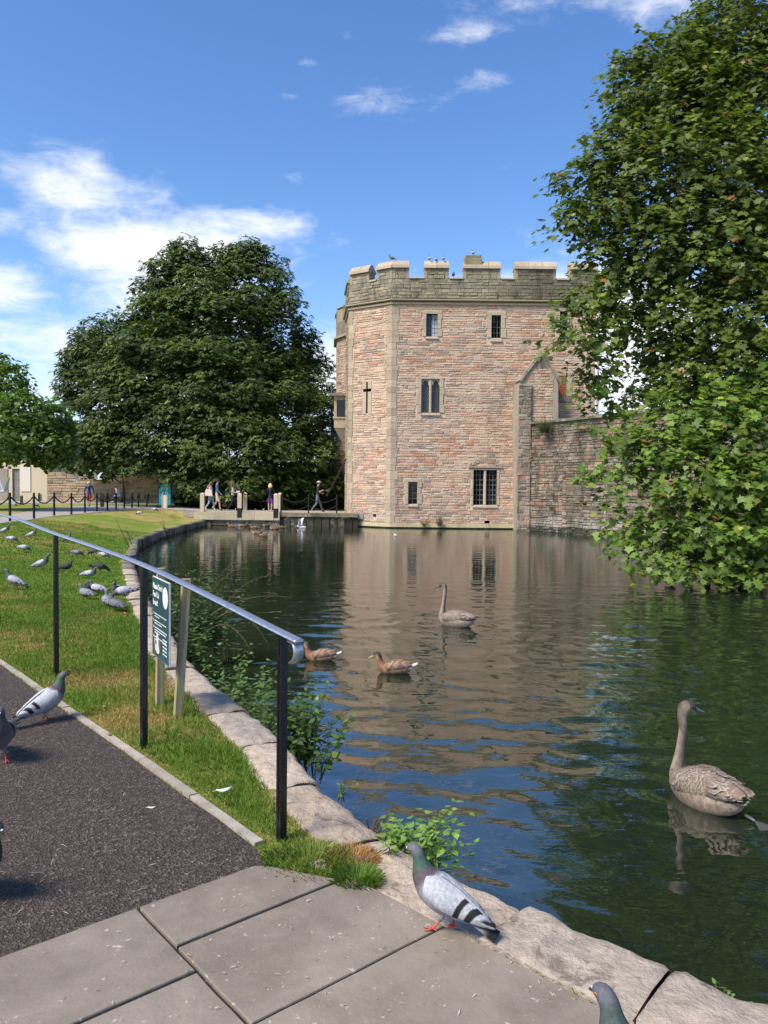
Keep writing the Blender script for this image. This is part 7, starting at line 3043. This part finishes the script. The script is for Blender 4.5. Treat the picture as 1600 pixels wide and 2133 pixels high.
def hair_cap(t, hd_, H, col, hs=1.0, length=0.0, back=0.0, blow=None):
    mb = MB()
    r = 0.056 * H * hs
    vs, fs = [], []
    n, m = 14, 7
    rr = random.Random(int(H * 1000))
    for i in range(m + 1):
        th = 0.1 + 1.75 * i / m
        for k in range(n):
            ph = 2 * math.pi * k / n
            front = max(math.cos(ph), 0)
            tt = th * (1 - 0.48 * front)
            rad_ = r * (1.12 + rr.uniform(-0.05, 0.07))
            vs.append(hd_ + Vector((rad_ * 1.04 * math.sin(tt) * math.cos(ph) - 0.006 * H, rad_ * 0.95 * math.sin(tt) * math.sin(ph), rad_ * 1.12 * math.cos(tt) + 0.004 * H)))
    for i in range(m):
        for k in range(n):
            fs.append((i * n + k, i * n + (k + 1) % n, (i + 1) * n + (k + 1) % n, (i + 1) * n + k))
    mb.add(vs, fs, col)
    if length > 0:
        for k in range(16):
            a = math.pi * (0.55 + 0.9 * k / 15)
            p0 = hd_ + Vector((r * 0.95 * math.cos(a), r * 0.95 * math.sin(a), 0.01 * H))
            off = Vector((blow[0] if blow else -0.02, blow[1] if blow else 0, 0)) * H
            p1 = p0 + Vector((-0.012 * H, 0, -length * 0.5 * H)) + off * 0.4
            p2 = p0 + Vector((-0.02 * H, 0, -length * H * rr.uniform(0.85, 1.1))) + off
            mb.tube([p0, p1, p2], [0.020 * H, 0.018 * H, 0.006 * H], 6, tuple(c * rr.uniform(0.85, 1.15) for c in col))
    return mb.build('hair', M['skin'], t, True)


SKIN = (0.46, 0.28, 0.20)
walkR = dict(legL=(0.10, 0.0, 0.13, 0.0), legR=(-0.02, 0.0, -0.17, 0.05))
walkL = dict(legL=(-0.02, 0.0, -0.16, 0.04), legR=(0.10, 0.0, 0.12, 0.0))
stand = dict(legL=(0.005, 0, 0.0, 0), legR=(0.005, 0, -0.01, 0))
arms_down = dict(armL=((0.0, 0.02, -0.17), (0.03, 0.0, -0.14)), armR=((-0.01, 0.02, -0.17), (0.03, 0.0, -0.14)))
arms_swing = dict(armL=((-0.06, 0.03, -0.16), (-0.01, 0.0, -0.14)), armR=((0.06, 0.03, -0.15), (0.09, 0.0, -0.10)))
DEN = (0.17, 0.22, 0.30)

# child in a blue coat on the path, back to the camera
g = P(186, 1056.5)
t, J, H, dz, hd_ = person('child in a navy hooded coat and red shorts walking away along the path', (g.x, g.y, 0.012), R(95), 1.58, dict(skin=SKIN, top=(0.022, 0.045, 0.16), legs=(0.38, 0.05, 0.06), shin=SKIN, shoes=(0.06, 0.14, 0.25), fore=(0.022, 0.045, 0.16), hem=(0.50, (0.022, 0.045, 0.16))),
                          dict(walkR, armL=((0.0, 0.07, -0.15), (0.05, 0.02, -0.11)), armR=((0.0, 0.07, -0.15), (0.05, 0.0, -0.11))), child=True)
hair_cap(t, hd_, H, (0.62, 0.47, 0.24), 1.18)
mb = MB()
ellipsoid(mb, Vector((-0.075, 0, 0.80)) * H + Vector((0, 0, dz)), (0.045 * H, 0.075 * H, 0.045 * H), (0.03, 0.09, 0.36), 10, 6)
mb.build('hood', M['skin'], t, True)

YP = 43.2
# woman with tote bag
g = Pd(438, 1064, YP)
t, J, H, dz, hd_ = person('woman in pink top and light jeans walking across the bridge with a cream tote bag', (g.x, YP, 0.0), R(-8), 1.64, dict(skin=SKIN, top=(0.55, 0.42, 0.38), legs=(0.30, 0.36, 0.45), shoes=(0.6, 0.58, 0.55), sleeve=(0.55, 0.42, 0.38)), dict(walkR, lean=0.015, **arms_down), True)
hair_cap(t, hd_, H, (0.13, 0.065, 0.035), 1.0, 0.16, blow=(-0.06, 0))
bag = thing('tote_bag', 'large cream tote bag hanging from the shoulder of the woman in pink', 'bag', (g.x - 0.05, YP - 0.24, 0.86))
mb = MB()
mb.hexa([Vector((-0.24, -0.06, 0)), Vector((0.24, -0.06, -0.03)), Vector((0.24, 0.05, -0.03)), Vector((-0.24, 0.05, 0))], [Vector((-0.13, -0.03, 0.36)), Vector((0.17, -0.03, 0.34)), Vector((0.17, 0.03, 0.34)), Vector((-0.13, 0.03, 0.36))], (0.60, 0.50, 0.42))
mb.build('sack', M['skin'], bag)
mb = MB()
mb.tube([(-0.10, 0, 0.35), (-0.02, 0.06, 0.56), (0.06, 0.08, 0.58), (0.15, 0.0, 0.34)], 0.014, 6, (0.60, 0.50, 0.42))
mb.build('strap', M['skin'], bag, True)
# man behind her
g = Pd(452, 1064, YP + 0.9)
t, J, H, dz, hd_ = person('bearded man in blue shirt and pale shorts walking beside the woman with the tote', (g.x, YP + 0.9, 0.0), R(-4), 1.80, dict(skin=SKIN, top=(0.07, 0.11, 0.21), legs=(0.50, 0.43, 0.36), shin=SKIN, shoes=(0.03, 0.03, 0.03), sleeve=(0.07, 0.11, 0.21), fore=(0.07, 0.11, 0.21)), dict(walkL, lean=0.01, **arms_swing))
hair_cap(t, hd_, H, (0.022, 0.016, 0.012), 1.0)
mb = MB()
ellipsoid(mb, hd_ + Vector((0.018, 0, -0.055)) * 1.0, (0.062, 0.062, 0.05), (0.03, 0.02, 0.015), 10, 6)
mb.build('beard', M['skin'], t, True)
# woman in patterned blouse
g = Pd(485, 1064, YP - 0.3)
t, J, H, dz, hd_ = person('long haired woman in patterned blouse and black trousers carrying a box on the bridge', (g.x, YP - 0.3, 0.0), R(5), 1.66, dict(skin=SKIN, top=(0.42, 0.37, 0.33), legs=(0.012, 0.012, 0.014), shoes=(0.02, 0.02, 0.02), sleeve=(0.44, 0.39, 0.35), fore=(0.40, 0.35, 0.31),
                          pattern=lambda c: (0.10, 0.075, 0.06) if mnoise.noise(c * 22) > 0.08 else (0.52, 0.47, 0.42)), dict(walkR, armL=((0.02, 0.03, -0.15), (0.13, 0.0, -0.02)), armR=((0.02, 0.03, -0.15), (0.13, 0.0, -0.02))), True)
hair_cap(t, hd_, H, (0.10, 0.045, 0.025), 1.0, 0.22, blow=(-0.07, 0))
bx_ = thing('food_box', 'small pale blue box held by the woman in the patterned blouse', 'box', (g.x + 0.30, YP - 0.32, 1.06))
mb = MB()
mb.box((-0.10, -0.08, 0.0), (0.10, 0.08, 0.045), (0.45, 0.55, 0.62))
mb.build('tray', M['matte'], bx_)
mb = MB()
mb.hexa([Vector((-0.10, -0.08, 0.047)), Vector((0.10, -0.08, 0.047)), Vector((0.10, 0.08, 0.047)), Vector((-0.10, 0.08, 0.047))], [Vector((-0.09, -0.07, 0.08)), Vector((0.09, -0.07, 0.08)), Vector((0.09, 0.07, 0.08)), Vector((-0.09, 0.07, 0.08))], (0.5, 0.6, 0.66))
mb.build('lid', M['matte'], bx_)
# woman in navy, back to the camera
g = Pd(563, 1064.5, YP - 0.2)
t, J, H, dz, hd_ = person('fair haired woman in navy top and purple shorts standing on the bridge, back turned', (g.x, YP - 0.2, 0.0), R(88), 1.58, dict(skin=SKIN, top=(0.012, 0.015, 0.04), legs=(0.20, 0.06, 0.24), shin=SKIN, shoes=(0.35, 0.28, 0.24), sleeve=(0.012, 0.015, 0.04), fore=(0.012, 0.015, 0.04), hem=(0.46, (0.012, 0.015, 0.04))),
                          dict(legL=(0.01, 0, 0.02, 0), legR=(0.0, 0, -0.02, 0), armL=((0.05, 0.02, -0.15), (0.12, -0.04, -0.03)), armR=((0.05, 0.02, -0.15), (0.12, -0.04, -0.03))), True)
hair_cap(t, hd_, H, (0.62, 0.44, 0.22), 1.0, 0.10)
# man in cap striding to the gatehouse
g = Pd(661, 1064.5, YP - 0.4)
t, J, H, dz, hd_ = person('man in pale cap, black tee and grey trousers striding towards the gatehouse', (g.x, YP - 0.4, 0.0), R(12), 1.76, dict(skin=SKIN, top=(0.014, 0.015, 0.02), legs=(0.13, 0.14, 0.16), shoes=(0.12, 0.12, 0.13), sleeve=(0.014, 0.015, 0.02)),
                          dict(legL=(0.11, 0.0, 0.17, 0.0), legR=(-0.03, 0.0, -0.19, 0.045), lean=0.02, armL=((0.02, 0.03, -0.16), (0.12, 0.0, -0.03)), armR=((-0.01, 0.03, -0.16), (0.12, 0.0, 0.05))))
hair_cap(t, hd_, H, (0.03, 0.022, 0.016), 0.98)
cap_ = thing('cap', 'pale cream cap worn by the man in the black tee', 'cap', (g.x, YP - 0.4, 0.0), R(12))
mb = MB()
r_ = 0.118
vs, fs = [], []
for i in range(6):
    th = 0.05 + 1.45 * i / 5
    for k in range(14):
        ph = 2 * math.pi * k / 14
        vs.append(hd_ + Vector((r_ * math.sin(th) * math.cos(ph) - 0.006, r_ * 0.92 * math.sin(th) * math.sin(ph), 0.022 + r_ * 0.82 * math.cos(th))))
for i in range(5):
    for k in range(14):
        fs.append((i * 14 + k, i * 14 + (k + 1) % 14, (i + 1) * 14 + (k + 1) % 14, (i + 1) * 14 + k))
mb.add(vs, fs, (0.60, 0.54, 0.43))
mb.build('crown', M['skin'], cap_, True)
mb = MB()
vs = [hd_ + Vector((0.09, -0.075, 0.03)), hd_ + Vector((0.16, -0.05, 0.015)), hd_ + Vector((0.185, 0, 0.012)), hd_ + Vector((0.16, 0.05, 0.015)), hd_ + Vector((0.09, 0.075, 0.03))]
mb.add(vs + [v + Vector((0, 0, 0.008)) for v in vs], [(4, 3, 2, 1, 0), (5, 6, 7, 8, 9)] + [(i, (i + 1) % 5, 5 + (i + 1) % 5, 5 + i) for i in range(5)], (0.58, 0.52, 0.42))
mb.build('peak', M['skin'], cap_)
# ------------------------------------------------------------------ grass
KL = [(x, y) for x, y in KERB]
LAWN = [(-0.50, 3.06), S(0.50, 0.01), S(0.66, 0.30), S(0.72, 0.42)] + [p for p in INNER if p[1] > 2.95] + [(-9.3, 42), (-14, 38), (-24, 30), (-15, 18), (-9.0, 12.0)] + KL


def lawn_grass():
    rg = np.random.default_rng(51)
    Cs, Hs, Ws, Ks = [], [], [], []
    for (y0, y1, n, h, wd) in ((2.6, 4.2, 70000, 0.040, 0.0030), (4.2, 6.5, 75000, 0.045, 0.0040), (6.5, 10, 70000, 0.045, 0.0065), (10, 17, 70000, 0.045, 0.011), (17, 30, 45000, 0.045, 0.02)):
        xs = np.array([p[0] for p in LAWN])
        X = rg.uniform(-14 if y0 > 9 else -7.0, 0.6, n * 3)
        Y = rg.uniform(y0, y1, n * 3)
        k = in_poly(X, Y, LAWN) & (X > -0.55 * Y - 0.6)
        X, Y = X[k][:n], Y[k][:n]
        dk = dist_line(X, Y, KL)
        de = dist_line(X, Y, INNER)
        nz = np_noise(X, Y, 0.55, 5) * 0.55 + np_noise(X, Y, 1.9, 6) * 0.3 + np_noise(X, Y, 7.0, 7) * 0.15
        lawnL = np.clip((-X - 0.33 * Y - 0.9) / 2.2, 0, 1)          # drier away from the water
        dry = np.clip((nz - 0.56) * 4 + 0.65 * lawnL - 0.12, 0, 1)
        dry = np.maximum(dry, np.clip(1.0 - dk / 0.13, 0, 1) * 0.9 * (np_noise(X, Y, 2.3, 9) > 0.35))
        dry = np.maximum(dry, np.clip(1.0 - de / 0.10, 0, 1) * 0.75 * (np_noise(X, Y, 1.7, 12) > 0.45))
        isdry = rg.random(len(X)) < dry
        g1, g2 = np.array([0.10, 0.185, 0.024]), np.array([0.19, 0.30, 0.05])
        hh = rg.random((len(X), 1))
        col = g1 * (1 - hh) + g2 * hh
        straw = np.array([0.40, 0.285, 0.12]) * (0.75 + 0.5 * rg.random((len(X), 1)))
        col = np.where(isdry[:, None], straw, col)
        tuft = 0.55 + 0.9 * np_noise(X, Y, 3.1, 3) ** 1.3
        H_ = h * tuft * (0.55 + 0.8 * rg.random(len(X))) * np.where(isdry, 0.65, 1.0) * np.where(dk < 0.10, 0.55, 1.0)
        Cs.append(np.stack([X, Y, np.zeros_like(X)], 1))
        Hs.append(H_)
        Ws.append(np.full(len(X), wd))
        Ks.append(col)
    C = np.vstack(Cs)
    H_, W_, K = np.concatenate(Hs), np.concatenate(Ws), np.vstack(Ks)
    # the bank falls towards the water further off
    de = dist_line(C[:, 0], C[:, 1], EDGE)
    a = np.clip((C[:, 1] - 9) / 11.0, 0, 1)
    b = 1 - np.clip((de - 0.2) / 4.2, 0, 1)
    C[:, 2] = -0.42 * a * b * b * (3 - 2 * b) * (C[:, 1] < 43) - 0.006
    n = len(C)
    ang = rg.uniform(0, 2 * math.pi, n)
    side_ = np.stack([np.cos(ang), np.sin(ang), np.zeros(n)], 1)
    ln = rg.uniform(0, 2 * math.pi, n)
    le = rg.uniform(0.15, 0.95, n)
    tip = np.stack([np.cos(ln) * le, np.sin(ln) * le, np.sqrt(np.maximum(1 - (le * 0.8) ** 2, 0.1))], 1)
    mid = tip * np.array([0.4, 0.4, 0.62])
    V = np.stack([C - side_ * W_[:, None] * 0.5, C + side_ * W_[:, None] * 0.5, C + mid * H_[:, None] + side_ * W_[:, None] * 0.38, C + tip * H_[:, None], C + mid * H_[:, None] - side_ * W_[:, None] * 0.38], 1)
    F = np.arange(n * 5).reshape(n, 5)
    o = mesh_np('grass', V.reshape(-1, 3), F, M['grass'], None, np.repeat(K, 5, 0))
    tag(o, 'green and straw coloured lawn grass on the bank', 'grass', kind='stuff')


lawn_grass()


def tuft(name, label, loc, n, h, spread, colA, colB, seed):
    rg = np.random.default_rng(seed)
    r = np.sqrt(rg.random(n)) * spread
    a = rg.uniform(0, 6.283, n)
    C = np.stack([loc[0] + r * np.cos(a), loc[1] + r * np.sin(a), np.full(n, loc[2])], 1)
    out = np.stack([np.cos(a) * (0.3 + r / spread * 0.8), np.sin(a) * (0.3 + r / spread * 0.8), np.full(n, 1.0)], 1) + rg.normal(0, 0.25, (n, 3))
    out /= np.linalg.norm(out, axis=1, keepdims=True)
    H_ = h * (0.5 + 0.7 * rg.random(n))
    sd = np.stack([-np.sin(a), np.cos(a), np.zeros(n)], 1) * 0.0016
    V = np.stack([C - sd, C + sd, C + out * H_[:, None] * 0.6 + sd * 0.7, C + out * H_[:, None] + np.array([0, 0, -0.15]) * H_[:, None], C + out * H_[:, None] * 0.6 - sd * 0.7], 1)
    h_ = rg.random((n, 1))
    K = np.array(colA) * (1 - h_) + np.array(colB) * h_
    o = mesh_np(name, V.reshape(-1, 3), np.arange(n * 5).reshape(n, 5), M['grass'], None, np.repeat(K, 5, 0))
    tag(o, label, 'grass', kind='stuff')


q = P(745, 1835)
tuft('grass_tuft', 'bushy green grass tuft at the corner of the flagstones', (q.x, q.y, 0.0), 800, 0.055, 0.075, (0.09, 0.18, 0.025), (0.17, 0.27, 0.05), 1)
q = P(735, 1790)
tuft('dry_grass', 'rusty dry grass between the turf and the coping', (q.x, q.y, 0.0), 700, 0.04, 0.10, (0.34, 0.17, 0.06), (0.36, 0.22, 0.09), 2)
q = P(640, 1795)
tuft('grass_tuft', 'ragged grass fringe over the flagstone edge', (q.x, q.y, 0.0), 1100, 0.042, 0.17, (0.10, 0.18, 0.025), (0.22, 0.27, 0.06), 3)
q = P(1215, 2085)
tuft('grass_tuft', 'few green blades in the joint between flagstone and coping', (q.x, q.y, 0.0), 70, 0.03, 0.03, (0.09, 0.17, 0.03), (0.15, 0.24, 0.05), 4)
q = P(1200, 2060)
tuft('grass_tuft', 'tiny weed in the joint near the bottom coping crack', (q.x, q.y, 0.0), 25, 0.025, 0.012, (0.09, 0.17, 0.03), (0.15, 0.24, 0.05), 5)


# ------------------------------------------------------------------ weeds on the wall
def weed(name, label, stems, leaf, size, colA, colB, seed, shape=NETTLE_LEAF, stem_col=(0.10, 0.12, 0.04), pairs=6, stem_r=0.003, droop=0.35, cat='plant'):
    """stems: list of (base, tip, sag); opposite leaf pairs up each stem"""
    rg = np.random.default_rng(seed)
    t = thing(name, label, cat, stems[0][0])
    st = MB()
    C, N, RR, S_, K = [], [], [], [], []
    for (b, e, sag) in stems:
        b, e = Vector(b), Vector(e)
        pts = []
        for k in range(9):
            u = k / 8
            p = b.lerp(e, u)
            p.z += sag * 4 * u * (1 - u)
            pts.append(p)
        st.tube(pts, [stem_r * (1.2 - 0.9 * k / 8) for k in range(9)], 5, stem_col, False)
        for k in range(1, pairs + 1):
            u = 0.12 + 0.88 * k / pairs
            i = min(int(u * 8), 7)
            p = pts[i].lerp(pts[i + 1], u * 8 - i) if i < 8 else pts[-1]
            d = (pts[i + 1] - pts[i]).normalized()
            a0 = k * 1.57 + rg.uniform(-0.4, 0.4)
            sx = d.cross(Vector((0.3, 0.2, 1))).normalized()
            sy = d.cross(sx)
            for s_ in (1, -1):
                o = (sx * math.cos(a0) + sy * math.sin(a0)) * s_ + d * 0.35 + Vector((0, 0, -droop + rg.uniform(-0.2, 0.25)))
                o.normalize()
                sz = size * (1.0 - 0.45 * u) * rg.uniform(0.7, 1.2)
                C.append(p + o * sz * 0.55)
                RR.append(o)
                up = Vector((0, 0, 1)) + Vector(rg.normal(0, 0.3, 3))
                N.append(up)
                S_.append(sz)
                h = rg.random()
                K.append(np.array(colA) * (1 - h) + np.array(colB) * h)
    adopt(st.build('stems', M['leaf_weed'], t, True), t)
    adopt(leaf_cloud('leaves', np.array([tuple(c) for c in C]), np.array([tuple(c) for c in N]), np.array(S_), shape, np.array(K), M['leaf_weed'], None, 0.2, rg, np.array([tuple(c) for c in RR])), t)
    return t


WR = random.Random(77)


def bush_stems(cx, cy, z, n, spread, h, outx=0.0, outy=0.0):
    out = []
    for _ in range(n):
        b = (cx + WR.uniform(-spread, spread) * 0.4, cy + WR.uniform(-spread, spread) * 0.4, z)
        e = (cx + outx + WR.uniform(-spread, spread), cy + outy + WR.uniform(-spread, spread), z + h * WR.uniform(0.55, 1.1))
        out.append((b, e, WR.uniform(0.0, 0.05)))
    return out


# bright nettle clump hanging by the big pigeon
q = P(815, 1765)
weed('nettle_clump', 'bright green leafy clump growing from the wall behind the big pigeon', bush_stems(q.x + 0.03, q.y + 0.02, -0.18, 44, 0.20, 0.27, 0.12, 0.05), None, 0.066, (0.12, 0.23, 0.04), (0.23, 0.36, 0.08), 5, NETTLE_LEAF, pairs=6)
q = P(690, 1640)
weed('wall_weed', 'small green sprig at the outer edge of the coping', bush_stems(q.x + 0.05, q.y + 0.02, -0.08, 4, 0.05, 0.09, 0.03), None, 0.035, (0.10, 0.18, 0.04), (0.2, 0.3, 0.07), 6, pairs=4)
q = P(745, 1690)
weed('wall_weed', 'reddish feathery weed below the coping edge', bush_stems(q.x + 0.06, q.y + 0.03, -0.16, 8, 0.08, 0.15, 0.05), None, 0.022, (0.12, 0.12, 0.05), (0.2, 0.14, 0.07), 7, LONG_LEAF, (0.16, 0.09, 0.05), 10)
q = P(1490, 2075)
weed('wall_weed', 'tiny green sprout at the coping edge near the bottom corner', bush_stems(q.x + 0.02, q.y + 0.02, -0.04, 3, 0.03, 0.045, 0.01), None, 0.03, (0.10, 0.20, 0.04), (0.18, 0.3, 0.07), 8, pairs=2)
q = P(1545, 2100)
weed('wall_weed', 'second tiny sprout, lower along the coping edge', bush_stems(q.x + 0.03, q.y + 0.02, -0.05, 3, 0.03, 0.04, 0.01), None, 0.026, (0.10, 0.20, 0.04), (0.18, 0.3, 0.07), 9, pairs=2)
# nettles between the rail end and the water
st_ = []
for (px, py, n) in ((440, 1395, 9), (480, 1420, 9), (520, 1450, 12), (560, 1470, 12), (600, 1480, 10), (630, 1490, 8), (540, 1500, 10)):
    q = P(px, py, -0.1)
    st_ += bush_stems(q.x + 0.06, q.y, -0.55, int(n * 1.9), 0.22, 0.62, 0.08, 0.0)
weed('nettle_bed', 'dense green nettles along the wall behind the end of the handrail', st_, None, 0.085, (0.075, 0.14, 0.035), (0.15, 0.24, 0.06), 10, NETTLE_LEAF, pairs=7)
# shrub and brambles behind the notice
st_ = []
for (px, py, h, n) in ((395, 1330, 0.75, 16), (420, 1330, 0.9, 18), (445, 1320, 0.8, 14), (410, 1360, 0.55, 12), (470, 1330, 0.5, 8), (372, 1330, 0.6, 10)):
    q = P(px, py, -0.4)
    st_ += bush_stems(q.x, q.y, -0.65, int(n * 1.7), 0.30, h + 0.25)
weed('bank_shrub', 'leafy dark shrub at the water edge behind the notice board', st_, None, 0.085, (0.05, 0.095, 0.03), (0.11, 0.18, 0.05), 11, NETTLE_LEAF, pairs=8)
st_ = []
for (p0, p1, sg) in (((430, 1250), (520, 1185), 0.1), ((440, 1280), (605, 1245), 0.08), ((440, 1230), (500, 1165), 0.05), ((420, 1220), (400, 1115), 0.02), ((410, 1240), (445, 1140), 0.05), ((450, 1290), (560, 1345), 0.18), ((440, 1310), (530, 1370), 0.15), ((400, 1230), (365, 1130), 0.0), ((470, 1260), (560, 1200), 0.07)):
    a = Pd(p0[0], p0[1], 7.6)
    b = Pd(p1[0], p1[1], 7.2)
    st_.append((a, b, sg))
weed('bramble', 'long arching thorny bramble shoots reaching over the dark water', st_, None, 0.035, (0.10, 0.10, 0.04), (0.18, 0.17, 0.06), 12, LONG_LEAF, (0.16, 0.11, 0.06), 16, 0.004, 0.1)
st_ = []
for (px, py, tx, ty) in ((270, 1140, 240, 1080), (275, 1135, 262, 1100), (345, 1108, 338, 1078), (348, 1108, 333, 1088)):
    a, b = Pd(px, py, 21.5 if px < 300 else 30), Pd(tx, ty, 21.0 if px < 300 else 29.5)
    st_.append((a, b, 0.0))
weed('dock_stalk', 'thin leafy weed stalks standing up on the far bank edge', st_, None, 0.12, (0.09, 0.11, 0.04), (0.15, 0.17, 0.06), 13, LONG_LEAF, (0.12, 0.10, 0.05), 12, 0.01)
# plants rooted in the castle masonry
q = Pd(1132, 893, 38.6)
weed('wall_shrub', 'shaggy green shrub rooted on top of the wall beside the buttress', bush_stems(q.x, 38.6, q.z - 0.2, 40, 0.62, 0.7, 0.0, -0.3), None, 0.16, (0.07, 0.10, 0.03), (0.14, 0.17, 0.05), 14, LONG_LEAF, (0.10, 0.08, 0.05), 9, 0.008, 0.5)
q = Pd(916, 1092, 40.8)
weed('wall_shrub', 'dark green tuft at the foot of the gatehouse wall', bush_stems(q.x, 40.75, WATER_Z + 0.15, 20, 0.3, 0.55, 0, -0.1), None, 0.11, (0.06, 0.085, 0.03), (0.10, 0.13, 0.04), 15, LONG_LEAF, pairs=8, stem_r=0.006)
q = Pd(885, 1096, 40.8)
weed('wall_shrub', 'lower paler tuft left of the dark one at the wall foot', bush_stems(q.x, 40.75, WATER_Z + 0.12, 14, 0.3, 0.35, 0, -0.1), None, 0.10, (0.09, 0.11, 0.04), (0.13, 0.15, 0.05), 16, LONG_LEAF, pairs=7, stem_r=0.006)
q = Pd(722, 1088, 42.2)
weed('wall_shrub', 'grey green bush where the bridge meets the gatehouse corner', bush_stems(q.x - 0.1, 42.0, WATER_Z + 0.1, 26, 0.45, 0.75, 0, -0.15), None, 0.14, (0.11, 0.145, 0.07), (0.19, 0.22, 0.11), 17, OVAL_LEAF, pairs=8, stem_r=0.006)
for (px, py, lab, n, sp) in ((1150, 1035, 'green fern like tuft halfway up the buttress side wall', 10, 0.25), (1210, 900, 'brownish tuft under the wall coping near the downpipe', 14, 0.3), (1148, 1062, 'green moss tuft low on the curtain wall', 9, 0.22), (1230, 1000, 'ivy tuft on the curtain wall next to the leaves', 16, 0.5)):
    dd = 39.35 - max(px - 1104, 0) * 0.026
    q = Pd(px, py, dd)
    weed('wall_shrub', lab, bush_stems(q.x, dd, q.z, n, sp, 0.2, 0, -0.12), None, 0.11, (0.06, 0.09, 0.025), (0.12, 0.14, 0.04), int(px), LONG_LEAF, pairs=6, stem_r=0.005, droop=0.6)

# ------------------------------------------------------------------ litter on the ground
LR = random.Random(99)
mb = MB()
for k in range(190):
    if k < 95:
        px, py = LR.uniform(0, 520), LR.uniform(1560, 1960)
        if py > 1985 - px * 0.33 or py < 1400 + px * 0.73:
            continue
        z = 0.004
    else:
        px, py = LR.uniform(60, 1150), LR.uniform(1850, 2125)
        if py < 2000 - px * 0.24:
            continue
        z = 0.020
    q = P(px, py, z)
    a = LR.uniform(0, 6.28)
    L = LR.uniform(0.003, 0.018) * (1.2 if k < 95 else 0.7)
    wd = LR.uniform(0.0006, 0.0016)
    d, n_ = Vector((math.cos(a), math.sin(a), 0)), Vector((-math.sin(a), math.cos(a), 0))
    bend = n_ * L * LR.uniform(-0.3, 0.3)
    c = LR.choice([(0.42, 0.33, 0.20), (0.30, 0.22, 0.13), (0.48, 0.43, 0.36), (0.2, 0.14, 0.09)])
    p0, p1, p2 = q - d * L, q + bend, q + d * L
    mb.add([p0 - n_ * wd, p0 + n_ * wd, p1 + n_ * wd + Vector((0, 0, 0.002)), p2 + n_ * wd * 0.5, p2 - n_ * wd * 0.5, p1 - n_ * wd + Vector((0, 0, 0.002))], [(0, 1, 2, 5), (5, 2, 3, 4)], c)
o = mb.build('straw_litter', M['matte'], None)
tag(o, 'bits of straw and chaff strewn over tarmac and flagstones', 'litter', kind='stuff')
for (px, py, rz, lab, z) in ((465, 1645, 0.6, 'white feather lying on the grass near the last post', 0.04), (315, 1682, 0.2, 'small white feather fluff on the tarmac', 0.006)):
    q = P(px, py, z)
    t = thing('feather', lab, 'feather', q, rz)
    mb = MB()
    pts = [Vector((0.045 * math.cos(a) * (1 if math.cos(a) > 0 else 0.8), 0.013 * math.sin(a), 0.006 * math.cos(a * 2))) * (1.0 if z > 0.01 else 0.45) for a in [2 * math.pi * k / 12 for k in range(12)]]
    mb.add(pts + [v + Vector((0, 0, 0.003)) for v in pts], [tuple(range(11, -1, -1)), tuple(range(12, 24))] + [(i, (i + 1) % 12, 12 + (i + 1) % 12, 12 + i) for i in range(12)], (0.62, 0.61, 0.58))
    mb.build('vane', M['matte'], t, True)
    mb = MB()
    mb.tube([Vector((-0.055, 0, 0.003)) * (1.0 if z > 0.01 else 0.45), Vector((0.03, 0, 0.006)) * (1.0 if z > 0.01 else 0.45)], 0.0009, 5, (0.7, 0.68, 0.62))
    mb.build('quill', M['matte'], t)
DLF = [(262, 1278, 0.05, 'orange dry leaf behind the slate pigeon on the lawn', (0.50, 0.17, 0.04)), (217, 1473, 0.02, 'curled brown leaf in the grass by the edging', (0.38, 0.18, 0.07)), (228, 1530, 0.02, 'reddish leaf on the dry edge of the turf', (0.30, 0.10, 0.05))]
for (px, py, z, lab, c) in DLF:
    q = P(px, py, z)
    t = thing('dry_leaf', lab, 'leaf', q, LR.uniform(0, 6))
    mb = MB()
    s_ = 0.055 if z > 0.03 else 0.032
    pts = [Vector((x * s_, y * s_, 0.35 * s_ * (abs(y) + 0.4 * x * x))) for x, y in PLANE_LEAF]
    n = len(pts)
    mb.add(pts + [v + Vector((0, 0, 0.0015)) for v in pts], [tuple(range(n - 1, -1, -1)), tuple(range(n, 2 * n))], c)
    mb.build('blade', M['matte'], t)
    mb = MB()
    mb.tube([Vector((-0.35 * s_, 0, 0.001)), Vector((-0.9 * s_, 0.1 * s_, 0.004))], 0.0009, 4, c)
    mb.build('stalk', M['matte'], t)
# floating scum of seeds and down in the corner by the nettles
mb = MB()
for (cx_, cy_, rx_, ry_, n) in ((-1.05, 6.9, 0.55, 0.55, 420), (-0.42, 4.75, 0.25, 0.35, 200), (0.12, 3.55, 0.18, 0.2, 60)):
    for k in range(n):
        a, r_ = LR.uniform(0, 6.283), math.sqrt(LR.random())
        p = Vector((cx_ + rx_ * r_ * math.cos(a), cy_ + ry_ * r_ * math.sin(a), WATER_Z + 0.012))
        s_ = LR.uniform(0.004, 0.016)
        b_ = LR.uniform(0, 6.28)
        pts = [p + Vector((s_ * math.cos(b_ + j * 1.57) * (2.0 if j % 2 else 0.6), s_ * math.sin(b_ + j * 1.57) * (2.0 if j % 2 else 0.6), 0)) for j in range(4)]
        mb.add(pts, [(0, 1, 2, 3)], LR.choice([(0.30, 0.30, 0.28), (0.18, 0.2, 0.18), (0.42, 0.42, 0.4), (0.16, 0.15, 0.10)]))
o = mb.build('floating_scum', M['matte'], None)
tag(o, 'pale down and seeds floating on the water beside the wall', 'scum', kind='stuff')
